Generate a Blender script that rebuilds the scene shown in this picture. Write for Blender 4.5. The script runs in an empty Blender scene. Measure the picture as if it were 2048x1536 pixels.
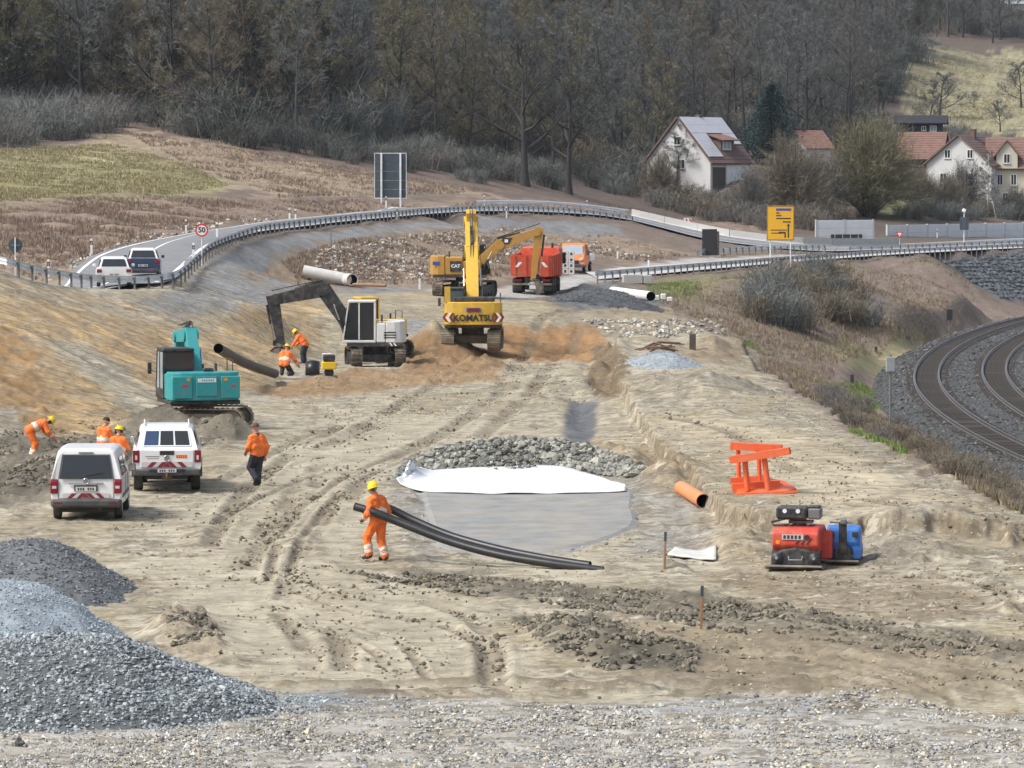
import bpy, math, random
import numpy as np
from mathutils import Vector, Matrix

# ------------------------------------------------------------------ camera, sky, sun, exposure
R = math.radians
F = 8000.0                       # focal length in pixels of the 2048 px wide photograph
TH = math.atan(430.0 / F)        # downward tilt of the camera
CAMZ = 9.0
scene = bpy.context.scene
COL = scene.collection
cam_d = bpy.data.cameras.new('camera')
cam_d.sensor_width = 36.0
cam_d.lens = F / 2048.0 * 36.0
cam_d.clip_start = 0.5
cam_d.clip_end = 6000
cam = bpy.data.objects.new('camera', cam_d)
cam.location = (0, 0, CAMZ)
cam.rotation_euler = (math.pi / 2 - TH, 0, 0)
COL.objects.link(cam)
scene.camera = cam

SUN_EL, SUN_AZ = R(50), R(-112)  # sun behind thin cloud, high on the left
world = bpy.data.worlds.new('World')
scene.world = world
world.use_nodes = True
wn = world.node_tree
wn.nodes.clear()
sky = wn.nodes.new('ShaderNodeTexSky')
sky.sky_type = 'NISHITA'
sky.sun_disc = False
sky.sun_elevation = SUN_EL
sky.sun_rotation = SUN_AZ
sky.air_density = 1.0
sky.dust_density = 3.0
hs = wn.nodes.new('ShaderNodeHueSaturation')
hs.inputs['Saturation'].default_value = 0.6      # thin cloud: pale sky light
bg = wn.nodes.new('ShaderNodeBackground')
bg.inputs['Strength'].default_value = 0.092
wo = wn.nodes.new('ShaderNodeOutputWorld')
wn.links.new(sky.outputs[0], hs.inputs['Color'])
wn.links.new(hs.outputs[0], bg.inputs['Color'])
wn.links.new(bg.outputs[0], wo.inputs['Surface'])

sun_d = bpy.data.lights.new('sun', 'SUN')
sun_d.energy = 1.5
sun_d.angle = R(16)
sun_d.color = (1.0, 0.975, 0.94)
sun = bpy.data.objects.new('sun', sun_d)
sd = Vector((math.sin(SUN_AZ) * math.cos(SUN_EL), math.cos(SUN_AZ) * math.cos(SUN_EL), math.sin(SUN_EL)))
sun.rotation_euler = sd.to_track_quat('Z', 'Y').to_euler()
sun.location = (0, 0, 60)
COL.objects.link(sun)

scene.view_settings.view_transform = 'Standard'
scene.view_settings.look = 'None'
scene.view_settings.gamma = 1.0
scene.view_settings.use_curve_mapping = False
scene.view_settings.exposure = 1.15

# ------------------------------------------------------------------ helpers: pixels of the photograph <-> places
CT, ST = math.cos(TH), math.sin(TH)
def ray(px, py):
    dx = (px - 1024.0) / F
    dy = (py - 768.0) / F
    return Vector((dx, CT - ST * dy, -ST - CT * dy))
def W(px, py, d):
    return Vector((0, 0, CAMZ)) + ray(px, py) * d
def G(px, py, z=0.0):
    v = ray(px, py)
    return Vector((0, 0, CAMZ)) + v * ((z - CAMZ) / v.z)

# ------------------------------------------------------------------ noise
def _h(ix, iy, seed):
    n = (ix.astype(np.int64) * 374761393 + iy.astype(np.int64) * 668265263 + seed * 974711) & 0x7fffffff
    n = ((n ^ (n >> 13)) * 1274126177) & 0x7fffffff
    n = (n ^ (n >> 16)) & 0xffff
    return n / 65535.0
def vnoise(x, y, seed=0):
    x = np.asarray(x, float); y = np.asarray(y, float)
    ix = np.floor(x); iy = np.floor(y)
    fx = x - ix; fy = y - iy
    fx = fx * fx * (3 - 2 * fx); fy = fy * fy * (3 - 2 * fy)
    a = _h(ix, iy, seed); b = _h(ix + 1, iy, seed)
    c = _h(ix, iy + 1, seed); d = _h(ix + 1, iy + 1, seed)
    return (a * (1 - fx) + b * fx) * (1 - fy) + (c * (1 - fx) + d * fx) * fy
def fbm(x, y, seed=0, oct=4, gain=0.5):
    s = 0; a = 1; t = 0
    for i in range(oct):
        s = s + a * vnoise(x * 2 ** i + 13.7 * i, y * 2 ** i - 7.1 * i, seed + i * 17)
        t += a; a *= gain
    return s / t
def sstep(a, b, x):
    t = np.clip((x - a) / (b - a), 0, 1)
    return t * t * (3 - 2 * t)

# ------------------------------------------------------------------ helpers: materials
MATS = {}
def nodemat(name):
    m = bpy.data.materials.new(name)
    m.use_nodes = True
    b = m.node_tree.nodes['Principled BSDF']
    MATS[name] = m
    return m, m.node_tree, b
def mat(name, col, rough=0.6, metal=0.0, var=0.12, scale=4.0, bump=0.0, dirt=None, dirt_amt=0.35, dirt_scale=2.0, spec=0.5, coat=0.0):
    """plain procedural material: colour mottled by noise, optional dirt patches, optional bump"""
    m, nt, b = nodemat(name)
    tc = nt.nodes.new('ShaderNodeTexCoord')
    nz = nt.nodes.new('ShaderNodeTexNoise')
    nz.inputs['Scale'].default_value = scale
    nz.inputs['Detail'].default_value = 6
    nz.inputs['Roughness'].default_value = 0.65
    nt.links.new(tc.outputs['Object'], nz.inputs['Vector'])
    rp = nt.nodes.new('ShaderNodeMapRange')
    rp.inputs[1].default_value = 0.3; rp.inputs[2].default_value = 0.7
    rp.inputs[3].default_value = 1 - var; rp.inputs[4].default_value = 1 + var
    nt.links.new(nz.outputs['Fac'], rp.inputs[0])
    mx = nt.nodes.new('ShaderNodeVectorMath'); mx.operation = 'SCALE'
    mx.inputs[0].default_value = col[:3]
    nt.links.new(rp.outputs[0], mx.inputs['Scale'])
    out = mx.outputs[0]
    if dirt:
        n2 = nt.nodes.new('ShaderNodeTexNoise')
        n2.inputs['Scale'].default_value = dirt_scale
        n2.inputs['Detail'].default_value = 8
        n2.inputs['Roughness'].default_value = 0.7
        nt.links.new(tc.outputs['Object'], n2.inputs['Vector'])
        r2 = nt.nodes.new('ShaderNodeMapRange')
        r2.inputs[1].default_value = 0.45; r2.inputs[2].default_value = 0.75
        r2.inputs[3].default_value = 0; r2.inputs[4].default_value = dirt_amt * 2
        r2.clamp = True
        nt.links.new(n2.outputs['Fac'], r2.inputs[0])
        mm = nt.nodes.new('ShaderNodeMix'); mm.data_type = 'RGBA'
        nt.links.new(r2.outputs[0], mm.inputs['Factor'])
        nt.links.new(out, mm.inputs['A'])
        mm.inputs['B'].default_value = (*dirt, 1)
        out = mm.outputs['Result']
    nt.links.new(out, b.inputs['Base Color'])
    b.inputs['Roughness'].default_value = rough
    b.inputs['Metallic'].default_value = metal
    b.inputs['Specular IOR Level'].default_value = spec
    b.inputs['Coat Weight'].default_value = coat
    if bump:
        bp = nt.nodes.new('ShaderNodeBump')
        bp.inputs['Strength'].default_value = 0.6
        bp.inputs['Distance'].default_value = bump
        nt.links.new(nz.outputs['Fac'], bp.inputs['Height'])
        nt.links.new(bp.outputs[0], b.inputs['Normal'])
    return m
def M(n): return MATS[n]

# ------------------------------------------------------------------ helpers: meshes
def tag(o, label=None, cat=None, group=None, kind=None):
    if label: o['label'] = label
    if cat: o['category'] = cat
    if group: o['group'] = group
    if kind: o['kind'] = kind
    return o
def empty(name, loc=(0, 0, 0), rz=0.0):
    o = bpy.data.objects.new(name, None)
    o.empty_display_size = 0.3
    o.location = loc; o.rotation_euler = (0, 0, rz)
    COL.objects.link(o)
    return o
def link(name, me, parent=None, loc=None):
    o = bpy.data.objects.new(name, me)
    COL.objects.link(o)
    if parent is not None: o.parent = parent
    if loc is not None: o.location = loc
    return o
def fastmesh(name, V, faces, mats, midx=None, smooth=False, cols=None):
    """V (n,3) array; faces (m,3|4) int array"""
    V = np.ascontiguousarray(V, dtype=np.float32); faces = np.ascontiguousarray(faces, dtype=np.int32)
    me = bpy.data.meshes.new(name)
    k = faces.shape[1]
    me.vertices.add(len(V)); me.vertices.foreach_set('co', V.ravel())
    me.loops.add(faces.size); me.loops.foreach_set('vertex_index', faces.ravel())
    me.polygons.add(len(faces))
    me.polygons.foreach_set('loop_start', np.arange(len(faces), dtype=np.int32) * k)
    if midx is not None: me.polygons.foreach_set('material_index', np.asarray(midx, dtype=np.int32))
    me.polygons.foreach_set('use_smooth', np.full(len(faces), smooth, dtype=bool))
    for m in (mats if isinstance(mats, (list, tuple)) else [mats]): me.materials.append(m)
    me.update(calc_edges=True)
    if cols is not None:
        at = me.color_attributes.new('Col', 'FLOAT_COLOR', 'POINT')
        c = np.zeros((len(V), 4), np.float32); c[:, :np.shape(cols)[1]] = cols
        at.data.foreach_set('color', c.ravel())
    return me

class MB:
    """collects shapes; build() links them as ONE mesh object"""
    def __init__(s): s.v = []; s.f = []; s.m = []; s.sm = []
    def add(s, vs, fs, mi=0, smooth=False):
        b = len(s.v)
        s.v += [tuple(v) for v in vs]
        s.f += [tuple(i + b for i in f) for f in fs]
        s.m += [mi] * len(fs); s.sm += [smooth] * len(fs)
        return s
    def box(s, lo, hi, mi=0, ch=0.0, rot=None, mtx=None):
        x0, y0, z0 = lo; x1, y1, z1 = hi
        c = Vector(((x0 + x1) / 2, (y0 + y1) / 2, (z0 + z1) / 2))
        h = (abs(x1 - x0) / 2, abs(y1 - y0) / 2, abs(z1 - z0) / 2)
        if ch <= 0 or min(h) < ch * 1.05:
            vs = [Vector((a * h[0], b * h[1], d * h[2])) for a in (-1, 1) for b in (-1, 1) for d in (-1, 1)]
            fs = [(0, 1, 3, 2), (4, 6, 7, 5), (0, 4, 5, 1), (2, 3, 7, 6), (0, 2, 6, 4), (1, 5, 7, 3)]
        else:
            vs = []; idx = {}
            for ax in range(3):
                for a in (-1, 1):
                    for b in (-1, 1):
                        for d in (-1, 1):
                            sg = (a, b, d)
                            p = [sg[i] * (h[i] - (0 if i == ax else ch)) for i in range(3)]
                            idx[(ax, a, b, d)] = len(vs); vs.append(Vector(p))
            fs = []
            for ax in range(3):
                for sgn in (-1, 1):
                    o = [i for i in range(3) if i != ax]
                    q = []
                    for (u, w) in ((-1, -1), (1, -1), (1, 1), (-1, 1)):
                        t = [0, 0, 0]; t[ax] = sgn; t[o[0]] = u; t[o[1]] = w
                        q.append(idx[(ax, *t)])
                    if (sgn > 0) == (ax == 1): q.reverse()
                    fs.append(tuple(q))
            for ax in range(3):           # edge chamfers: edges parallel to ax
                o = [i for i in range(3) if i != ax]
                for u in (-1, 1):
                    for w in (-1, 1):
                        def key(a2, e):
                            t = [0, 0, 0]; t[ax] = e; t[o[0]] = u; t[o[1]] = w
                            return idx[(a2, *t)]
                        fs.append((key(o[0], -1), key(o[0], 1), key(o[1], 1), key(o[1], -1)))
            for a in (-1, 1):
                for b in (-1, 1):
                    for d in (-1, 1):
                        fs.append((idx[(0, a, b, d)], idx[(1, a, b, d)], idx[(2, a, b, d)]))
        if rot is not None: vs = [rot @ v for v in vs]
        vs = [v + c for v in vs]
        if mtx is not None: vs = [mtx @ v for v in vs]
        return s.add(vs, fs, mi)
    def cyl(s, p0, p1, r0, r1=None, n=12, mi=0, cap=True, smooth=True):
        p0 = Vector(p0); p1 = Vector(p1); r1 = r0 if r1 is None else r1
        d = (p1 - p0)
        if d.length < 1e-6: return s
        d.normalize()
        u = d.orthogonal().normalized(); w = d.cross(u)
        vs = []
        for (p, r) in ((p0, r0), (p1, r1)):
            for i in range(n):
                a = 2 * math.pi * i / n
                vs.append(p + (u * math.cos(a) + w * math.sin(a)) * r)
        s.add(vs, [(i, (i + 1) % n, n + (i + 1) % n, n + i) for i in range(n)], mi, smooth)
        if cap:
            s.add(vs[:n], [tuple(range(n))[::-1]], mi); s.add(vs[n:], [tuple(range(n))], mi)
        return s
    def tube(s, pts, r, n=10, mi=0, cap=True, smooth=True):
        pts = [Vector(p) for p in pts]
        rs = r if isinstance(r, (list, tuple)) else [r] * len(pts)
        vs = []; pu = None
        for i, p in enumerate(pts):
            d = (pts[min(i + 1, len(pts) - 1)] - pts[max(i - 1, 0)]).normalized()
            u = d.orthogonal().normalized() if pu is None else (pu - d * pu.dot(d)).normalized()
            pu = u; w = d.cross(u)
            for k in range(n):
                a = 2 * math.pi * k / n
                vs.append(p + (u * math.cos(a) + w * math.sin(a)) * rs[i])
        fs = [(i * n + k, i * n + (k + 1) % n, (i + 1) * n + (k + 1) % n, (i + 1) * n + k) for i in range(len(pts) - 1) for k in range(n)]
        s.add(vs, fs, mi, smooth)
        if cap:
            s.add(vs[:n], [tuple(range(n))[::-1]], mi); s.add(vs[-n:], [tuple(range(n))], mi)
        return s
    def lathe(s, prof, c, axis, n=24, mi=0, smooth=True, closed=False):
        """prof: list of (distance along axis, radius)"""
        c = Vector(c); d = Vector(axis).normalized(); u = d.orthogonal().normalized(); w = d.cross(u)
        vs = []
        for (t, r) in prof:
            for k in range(n):
                a = 2 * math.pi * k / n
                vs.append(c + d * t + (u * math.cos(a) + w * math.sin(a)) * r)
        m = len(prof)
        fs = [(i * n + k, i * n + (k + 1) % n, ((i + 1) % m) * n + (k + 1) % n, ((i + 1) % m) * n + k) for i in range(m if closed else m - 1) for k in range(n)]
        return s.add(vs, fs, mi, smooth)
    def prism(s, poly, x0, x1, mi=0, taper=None):
        """poly: (y, z) outline; extruded along x. taper: optional scale of x per vertex"""
        n = len(poly); tp = taper or [1] * n
        vs = [(x0 * tp[i], p[0], p[1]) for i, p in enumerate(poly)] + [(x1 * tp[i], p[0], p[1]) for i, p in enumerate(poly)]
        fs = [tuple(range(n)), tuple(range(2 * n - 1, n - 1, -1))] + [(i, n + i, n + (i + 1) % n, (i + 1) % n) for i in range(n)]
        return s.add(vs, fs, mi)
    def quad(s, a, b, c, d, mi=0): return s.add([a, b, c, d], [(0, 1, 2, 3)], mi)
    def slab(s, pts, nrm, t, mi=0):
        """flat polygon with thickness t along nrm"""
        nrm = Vector(nrm).normalized() * t
        a = [Vector(p) for p in pts]; b = [p + nrm for p in a]; n = len(a)
        return s.add(a + b, [tuple(range(n))[::-1], tuple(range(n, 2 * n))] + [(i, (i + 1) % n, n + (i + 1) % n, n + i) for i in range(n)], mi)
    def mesh(s, name, mats):
        me = bpy.data.meshes.new(name)
        me.from_pydata([tuple(v) for v in s.v], [], s.f)
        for m in (mats if isinstance(mats, (list, tuple)) else [mats]): me.materials.append(M(m) if isinstance(m, str) else m)
        me.polygons.foreach_set('material_index', s.m)
        me.polygons.foreach_set('use_smooth', s.sm)
        import bmesh
        bm = bmesh.new(); bm.from_mesh(me); bmesh.ops.recalc_face_normals(bm, faces=bm.faces); bm.to_mesh(me); bm.free()
        me.update()
        return me
    def build(s, name, mats, parent=None, bevel=0.0, loc=None):
        o = link(name, s.mesh(name, mats), parent, loc)
        if bevel:
            b = o.modifiers.new('bevel', 'BEVEL'); b.width = bevel; b.segments = 2; b.limit_method = 'ANGLE'; b.angle_limit = R(35)
        return o
def copytree(o, parent=None):
    c = o.copy(); COL.objects.link(c); c.parent = parent
    for ch in list(o.children): copytree(ch, c)
    return c
def textmesh(name, body, size, material, parent, loc, rot, depth=0.006, align='CENTER', sx=1.0, bold=0.0):
    cu = bpy.data.curves.new(name, 'FONT')
    cu.body = body; cu.size = size; cu.align_x = align; cu.align_y = 'CENTER'; cu.extrude = depth; cu.offset = bold; cu.resolution_u = 3
    t = bpy.data.objects.new(name, cu)
    COL.objects.link(t)
    me = bpy.data.meshes.new_from_object(t)
    bpy.data.objects.remove(t)
    me.materials.clear(); me.materials.append(M(material))
    o = link(name, me, parent)
    o.location = loc; o.rotation_euler = rot; o.scale = (sx, 1, 1)
    return o
# ------------------------------------------------------------------ materials of the ground
def ground_material():
    m, nt, b = nodemat('earth')
    at = nt.nodes.new('ShaderNodeAttribute'); at.attribute_name = 'Col'
    tc = nt.nodes.new('ShaderNodeTexCoord')
    def nz(scale, det=6, rough=0.65):
        n = nt.nodes.new('ShaderNodeTexNoise'); n.inputs['Scale'].default_value = scale
        n.inputs['Detail'].default_value = det; n.inputs['Roughness'].default_value = rough
        nt.links.new(tc.outputs['Object'], n.inputs['Vector']); return n
    def rng(n, a, c, lo, hi):
        r = nt.nodes.new('ShaderNodeMapRange'); r.inputs[1].default_value = a; r.inputs[2].default_value = c
        r.inputs[3].default_value = lo; r.inputs[4].default_value = hi
        nt.links.new(n.outputs['Fac'], r.inputs[0]); return r
    def mapped(sx, sy, det=7, rough=.68):
        mp = nt.nodes.new('ShaderNodeMapping'); mp.inputs['Scale'].default_value = (sx, sy, 1.0)
        nt.links.new(tc.outputs['Object'], mp.inputs['Vector'])
        n = nz(1.0, det, rough); nt.links.new(mp.outputs[0], n.inputs['Vector']); return n
    def mul(a, c):
        q = nt.nodes.new('ShaderNodeMath'); q.operation = 'MULTIPLY'; nt.links.new(a, q.inputs[0]); nt.links.new(c, q.inputs[1]); return q.outputs[0]
    n1 = nz(1.3); n2 = nz(7.0, 8, 0.75); n3 = nz(0.25)
    r1 = rng(n1, 0.3, 0.7, 0.86, 1.12); r2 = rng(n2, 0.3, 0.7, 0.74, 1.22); r3 = rng(n3, 0.3, 0.7, 0.9, 1.1)
    fac = mul(mul(r1.outputs[0], r2.outputs[0]), r3.outputs[0])
    sc = nt.nodes.new('ShaderNodeVectorMath'); sc.operation = 'SCALE'
    nt.links.new(at.outputs['Color'], sc.inputs[0]); nt.links.new(fac, sc.inputs['Scale'])
    out = sc.outputs[0]
    # wheel-smeared streaks of damp and dry earth, strength in the alpha of the colour attribute
    for (sx, sy, lo, hi, amt, colr) in (.3, .5, .5, .58, .4, (.26, .225, .165)), (.75, 1.7, .50, .56, .66, (.16, .135, .095)), (2.0, 3.6, .54, .59, .66, (.13, .108, .078)), (1.4, 2.6, .57, .62, .55, (.58, .53, .43)), (4.5, 7.0, .57, .62, .5, (.5, .45, .36)):
        n = mapped(sx, sy); r = rng(n, lo, hi, 0, amt)
        r.clamp = True
        mx = nt.nodes.new('ShaderNodeMix'); mx.data_type = 'RGBA'
        nt.links.new(mul(r.outputs[0], at.outputs['Alpha']), mx.inputs['Factor']); nt.links.new(out, mx.inputs['A']); mx.inputs['B'].default_value = (*colr, 1); out = mx.outputs['Result']
    nt.links.new(out, b.inputs['Base Color'])
    b.inputs['Roughness'].default_value = 0.95; b.inputs['Specular IOR Level'].default_value = 0.15
    bp = nt.nodes.new('ShaderNodeBump'); bp.inputs['Strength'].default_value = 0.8; bp.inputs['Distance'].default_value = 0.05
    nt.links.new(n2.outputs['Fac'], bp.inputs['Height']); nt.links.new(bp.outputs[0], b.inputs['Normal'])
    return m
ground_material()
def attr_material(name, rough=0.9, bump=0.0):
    m, nt, b = nodemat(name)
    at = nt.nodes.new('ShaderNodeAttribute'); at.attribute_name = 'Col'
    nz = nt.nodes.new('ShaderNodeTexNoise'); nz.inputs['Scale'].default_value = 9; nz.inputs['Detail'].default_value = 5
    tc = nt.nodes.new('ShaderNodeTexCoord'); nt.links.new(tc.outputs['Object'], nz.inputs['Vector'])
    r = nt.nodes.new('ShaderNodeMapRange'); r.inputs[1].default_value = .3; r.inputs[2].default_value = .7; r.inputs[3].default_value = .8; r.inputs[4].default_value = 1.2
    nt.links.new(nz.outputs['Fac'], r.inputs[0])
    sc = nt.nodes.new('ShaderNodeVectorMath'); sc.operation = 'SCALE'
    nt.links.new(at.outputs['Color'], sc.inputs[0]); nt.links.new(r.outputs[0], sc.inputs['Scale'])
    nt.links.new(sc.outputs[0], b.inputs['Base Color'])
    b.inputs['Roughness'].default_value = rough; b.inputs['Specular IOR Level'].default_value = 0.2
    return m
attr_material('stone_mix')
attr_material('plant_mix')
mat('asphalt', (.19, .195, .2), .9, var=.12, scale=1.2, bump=.01, dirt=(.3, .28, .24), dirt_amt=.2, dirt_scale=.4)
mat('road_paint', (.78, .78, .76), .7, var=.08, scale=3)
mat('concrete', (.46, .45, .42), .9, var=.15, scale=2, bump=.01, dirt=(.3, .28, .24), dirt_amt=.25)
mat('ballast', (.058, .06, .06), .95, var=.6, scale=7, bump=.08)
mat('ballast_brown', (.055, .047, .04), .95, var=.5, scale=9, bump=.05)
mat('rail_steel', (.17, .16, .15), .4, .6, var=.2, scale=2)
mat('galv', (.74, .76, .77), .5, .05, var=.12, scale=1.5, dirt=(.3, .29, .27), dirt_amt=.2)
mat('galv_dark', (.17, .17, .17), .6, .2, var=.15)

# ------------------------------------------------------------------ terrain control points: (px, py, distance)
ROAD_N = [(100, 612, 192), (262, 579, 197), (350, 572, 204), (385, 545, 212), (402, 527, 219), (440, 500, 231), (520, 472, 250), (600, 461, 267), (750, 444, 296), (960, 428, 348), (1150, 432, 385), (1260, 445, 402), (1400, 480, 400), (1500, 495, 398), (1640, 507, 402), (1800, 503, 415), (2048, 492, 445), (2300, 484, 480)]
ROAD_E = [(-80, 620, 204), (100, 592, 206), (140, 563, 211), (165, 540, 217), (200, 517, 224), (260, 498, 236), (345, 480, 250), (440, 464, 270), (600, 442, 302), (900, 418, 368), (1150, 422, 408), (1260, 435, 424), (1400, 466, 420), (1500, 483, 417), (1640, 494, 420), (1800, 492, 435), (2048, 480, 470), (2300, 472, 505)]
RAIL_A = [(-90, 515, 184), (0, 546, 178), (78, 565, 182), (143, 576, 187), (195, 581, 192), (273, 583, 197), (340, 577, 202), (368, 563, 206), (404, 530, 218), (426, 510, 225), (469, 492, 238), (520, 474, 250), (586, 464, 264), (700, 450, 286), (750, 445, 296), (850, 435, 322), (960, 428, 348), (1060, 428, 368), (1150, 432, 385), (1265, 446, 402)]
RAIL_B = [(1195, 566, 262), (1300, 556, 276), (1450, 542, 300), (1600, 529, 335), (1800, 514, 380), (2048, 501, 425), (2200, 495, 450)]
ACC_E = [(1170, 547, 284), (1300, 535, 300), (1450, 524, 325), (1600, 514, 362), (1800, 504, 402), (2048, 496, 436), (2200, 490, 462)]
def smooth_line(pts, n=8):
    """Catmull-Rom through points"""
    p = [np.array(q, float) for q in pts]; out = []
    for i in range(len(p) - 1):
        a = p[max(i - 1, 0)]; b = p[i]; c = p[i + 1]; d = p[min(i + 2, len(p) - 1)]
        for k in range(n):
            t = k / n
            out.append(.5 * ((2 * b) + (-a + c) * t + (2 * a - 5 * b + 4 * c - d) * t * t + (-a + 3 * b - 3 * c + d) * t ** 3))
    out.append(p[-1])
    return out

CTRL = []
def cd(*pts):
    for (px, py, d) in pts: CTRL.append(W(px, py, d))
def cz(z, *pts):
    for (px, py) in pts: CTRL.append(G(px, py, z))
# site floor
for y in (40, 60, 75, 90):
    for x in (-60, -30, -14, -6, 0, 6, 14): CTRL.append(Vector((x, y, 0.0)))
cz(0, (-250, 1250), (-100, 1100), (0, 1050), (200, 1060), (500, 1000), (800, 1050), (1100, 1050), (1300, 1150), (1700, 1200), (2100, 1250), (2100, 1400), (1000, 1250), (500, 1200), (600, 900), (900, 900), (1100, 900), (500, 860), (700, 800), (900, 800), (1100, 780), (800, 740), (1000, 745), (1150, 730), (620, 770), (950, 702), (1150, 690))
cz(.25, (850, 690), (1000, 690))
# ramp up behind the big excavator
cd((1000, 630, 214), (900, 600, 226), (1000, 598, 232), (1080, 590, 240), (1150, 548, 280), (1250, 535, 292), (1090, 640, 210), (1130, 600, 235), (870, 575, 240), (760, 640, 205))
# left slope: toe and crest
cz(.1, (0, 900), (120, 885), (330, 835), (470, 775), (540, 745), (600, 700), (-200, 960))
cd((0, 560, 174), (78, 578, 178), (143, 590, 182), (230, 600, 184), (330, 625, 186), (440, 640, 190), (530, 620, 198), (600, 600, 212), (-200, 545, 170), (-400, 520, 165), (0, 700, 150), (170, 700, 158), (330, 720, 165), (450, 700, 176))
cd((450, 600, 206), (600, 578, 230), (720, 570, 238), (840, 578, 238), (380, 590, 202), (540, 560, 232))
# inside of the road bend
cd((560, 520, 245), (750, 520, 262), (900, 520, 280), (950, 470, 325), (1100, 470, 352), (1150, 505, 312), (1220, 490, 335), (1000, 540, 262), (700, 545, 250), (1300, 505, 340), (1380, 515, 325))
for L in (ROAD_N, ROAD_E):
    CTRL += [Vector(p) for p in smooth_line([W(*p) for p in L], 4)]
CTRL += [Vector(p) for p in smooth_line([W(x, y - 1, d) for (x, y, d) in RAIL_A[:9]], 2)]
CTRL += [Vector(p) for p in smooth_line([W(*p) for p in RAIL_B], 4)]
CTRL += [Vector(p) for p in smooth_line([W(*p) for p in ACC_E], 4)]
# beyond the road: scrub, meadow, hills
cd((-200, 500, 225), (0, 490, 238), (120, 500, 236), (250, 470, 262), (380, 440, 285), (0, 400, 290), (350, 400, 305), (560, 410, 325), (0, 300, 380), (250, 262, 420), (-300, 300, 380), (500, 290, 420), (700, 350, 400), (700, 400, 345), (950, 398, 395), (1000, 350, 450), (1250, 415, 450), (1250, 365, 520), (1400, 400, 500), (1400, 440, 460), (1460, 365, 500), (1350, 350, 515), (1550, 440, 460), (1700, 440, 480), (1900, 430, 500), (2100, 430, 510), (2000, 385, 545), (1880, 330, 570), (1700, 340, 560), (2150, 330, 570), (1800, 260, 700), (2048, 260, 700), (2300, 260, 720), (1820, 110, 900), (2048, 105, 900), (2300, 100, 900))
cd((-400, 240, 430), (0, 240, 440), (250, 220, 455), (-300, 0, 560), (0, 0, 570), (500, 240, 470), (500, 0, 610), (800, 290, 470), (1000, 290, 520), (1000, 0, 680), (1250, 270, 590), (1400, 250, 620), (1400, 0, 780), (1700, 210, 720), (1700, 0, 860), (2048, 0, 1000), (2400, 0, 1050), (0, -200, 680), (1000, -250, 850), (2048, -220, 1250), (-800, -200, 700), (3000, -200, 1300), (-1200, 200, 500), (0, -500, 950), (1000, -600, 1250), (2048, -450, 1600))
# right: platform, slope to the railway, bank below the second road
cz(.2, (1300, 800), (1450, 760), (1400, 900), (1600, 950), (1500, 850), (1750, 1000), (1900, 1050), (2048, 1100), (1450, 1010), (1350, 700), (1250, 720), (1230, 860), (1290, 950))
cz(.15, (1480, 692), (1560, 775), (1650, 835), (1800, 925), (1950, 1005), (2060, 1060), (2250, 1150))
cz(-1.6, (1560, 705), (1640, 765), (1700, 815), (1850, 905))
cz(-4.0, (1770, 800), (1800, 745), (1830, 850), (2048, 975), (2200, 1060), (1760, 720))
cd((1400, 640, 235), (1300, 640, 225), (1250, 610, 238), (1400, 590, 262), (1550, 650, 256), (1600, 600, 275), (1700, 700, 277), (1800, 600, 321), (1700, 560, 303), (1500, 560, 285), (1900, 625, 350), (1850, 560, 335), (1960, 582, 370), (1905, 552, 362), (1880, 530, 372))
cd((2048, 592, 408), (1960, 585, 395), (2200, 590, 425))
_C = np.array([[p.x, p.y, p.z] for p in CTRL])
_YS = 0.55
def _feat(X, Y): return X, Y * _YS
_cx, _cy = _feat(_C[:, 0], _C[:, 1])
# merge near-duplicates
_keep = []
for i in range(len(_cx)):
    if all((_cx[i] - _cx[j]) ** 2 + (_cy[i] - _cy[j]) ** 2 > 0.8 ** 2 for j in _keep): _keep.append(i)
_cx = _cx[_keep]; _cy = _cy[_keep]; _cz = _C[_keep, 2]
_c2 = 2.0 ** 2
_n = len(_cx)
_A = np.sqrt((_cx[:, None] - _cx[None]) ** 2 + (_cy[:, None] - _cy[None]) ** 2 + _c2)
_A -= np.eye(_n) * 0.15
_P = np.stack([np.ones(_n), _cx / 100, _cy / 100], 1)
_sol = np.linalg.solve(np.block([[_A, _P], [_P.T, np.zeros((3, 3))]]), np.concatenate([_cz, np.zeros(3)]))
def rbf(X, Y):
    X = np.atleast_1d(np.asarray(X, float)); Y = np.atleast_1d(np.asarray(Y, float))
    u, v = _feat(X, Y)
    out = np.empty(len(u))
    for i in range(0, len(u), 20000):
        a = u[i:i + 20000]; b = v[i:i + 20000]
        k = np.sqrt((a[:, None] - _cx[None]) ** 2 + (b[:, None] - _cy[None]) ** 2 + _c2)
        out[i:i + 20000] = k @ _sol[:_n] + _sol[_n] + _sol[_n + 1] * a / 100 + _sol[_n + 2] * b / 100
    return out

# railway curve: x of the outer rail as a function of y, from the rail seen in the photograph
RZ = -3.4
_tp = [G(x, y, RZ) for (x, y) in ((2048, 635), (1931, 660), (1874, 693), (1831, 736), (1855, 793), (1912, 840), (1978, 882), (2048, 918))]
_tc = np.polyfit([p.y for p in _tp], [p.x for p in _tp], 2)
def track_x(y): return np.polyval(_tc, y)
def track_dx(y): return np.polyval(np.polyder(_tc), y)

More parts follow.
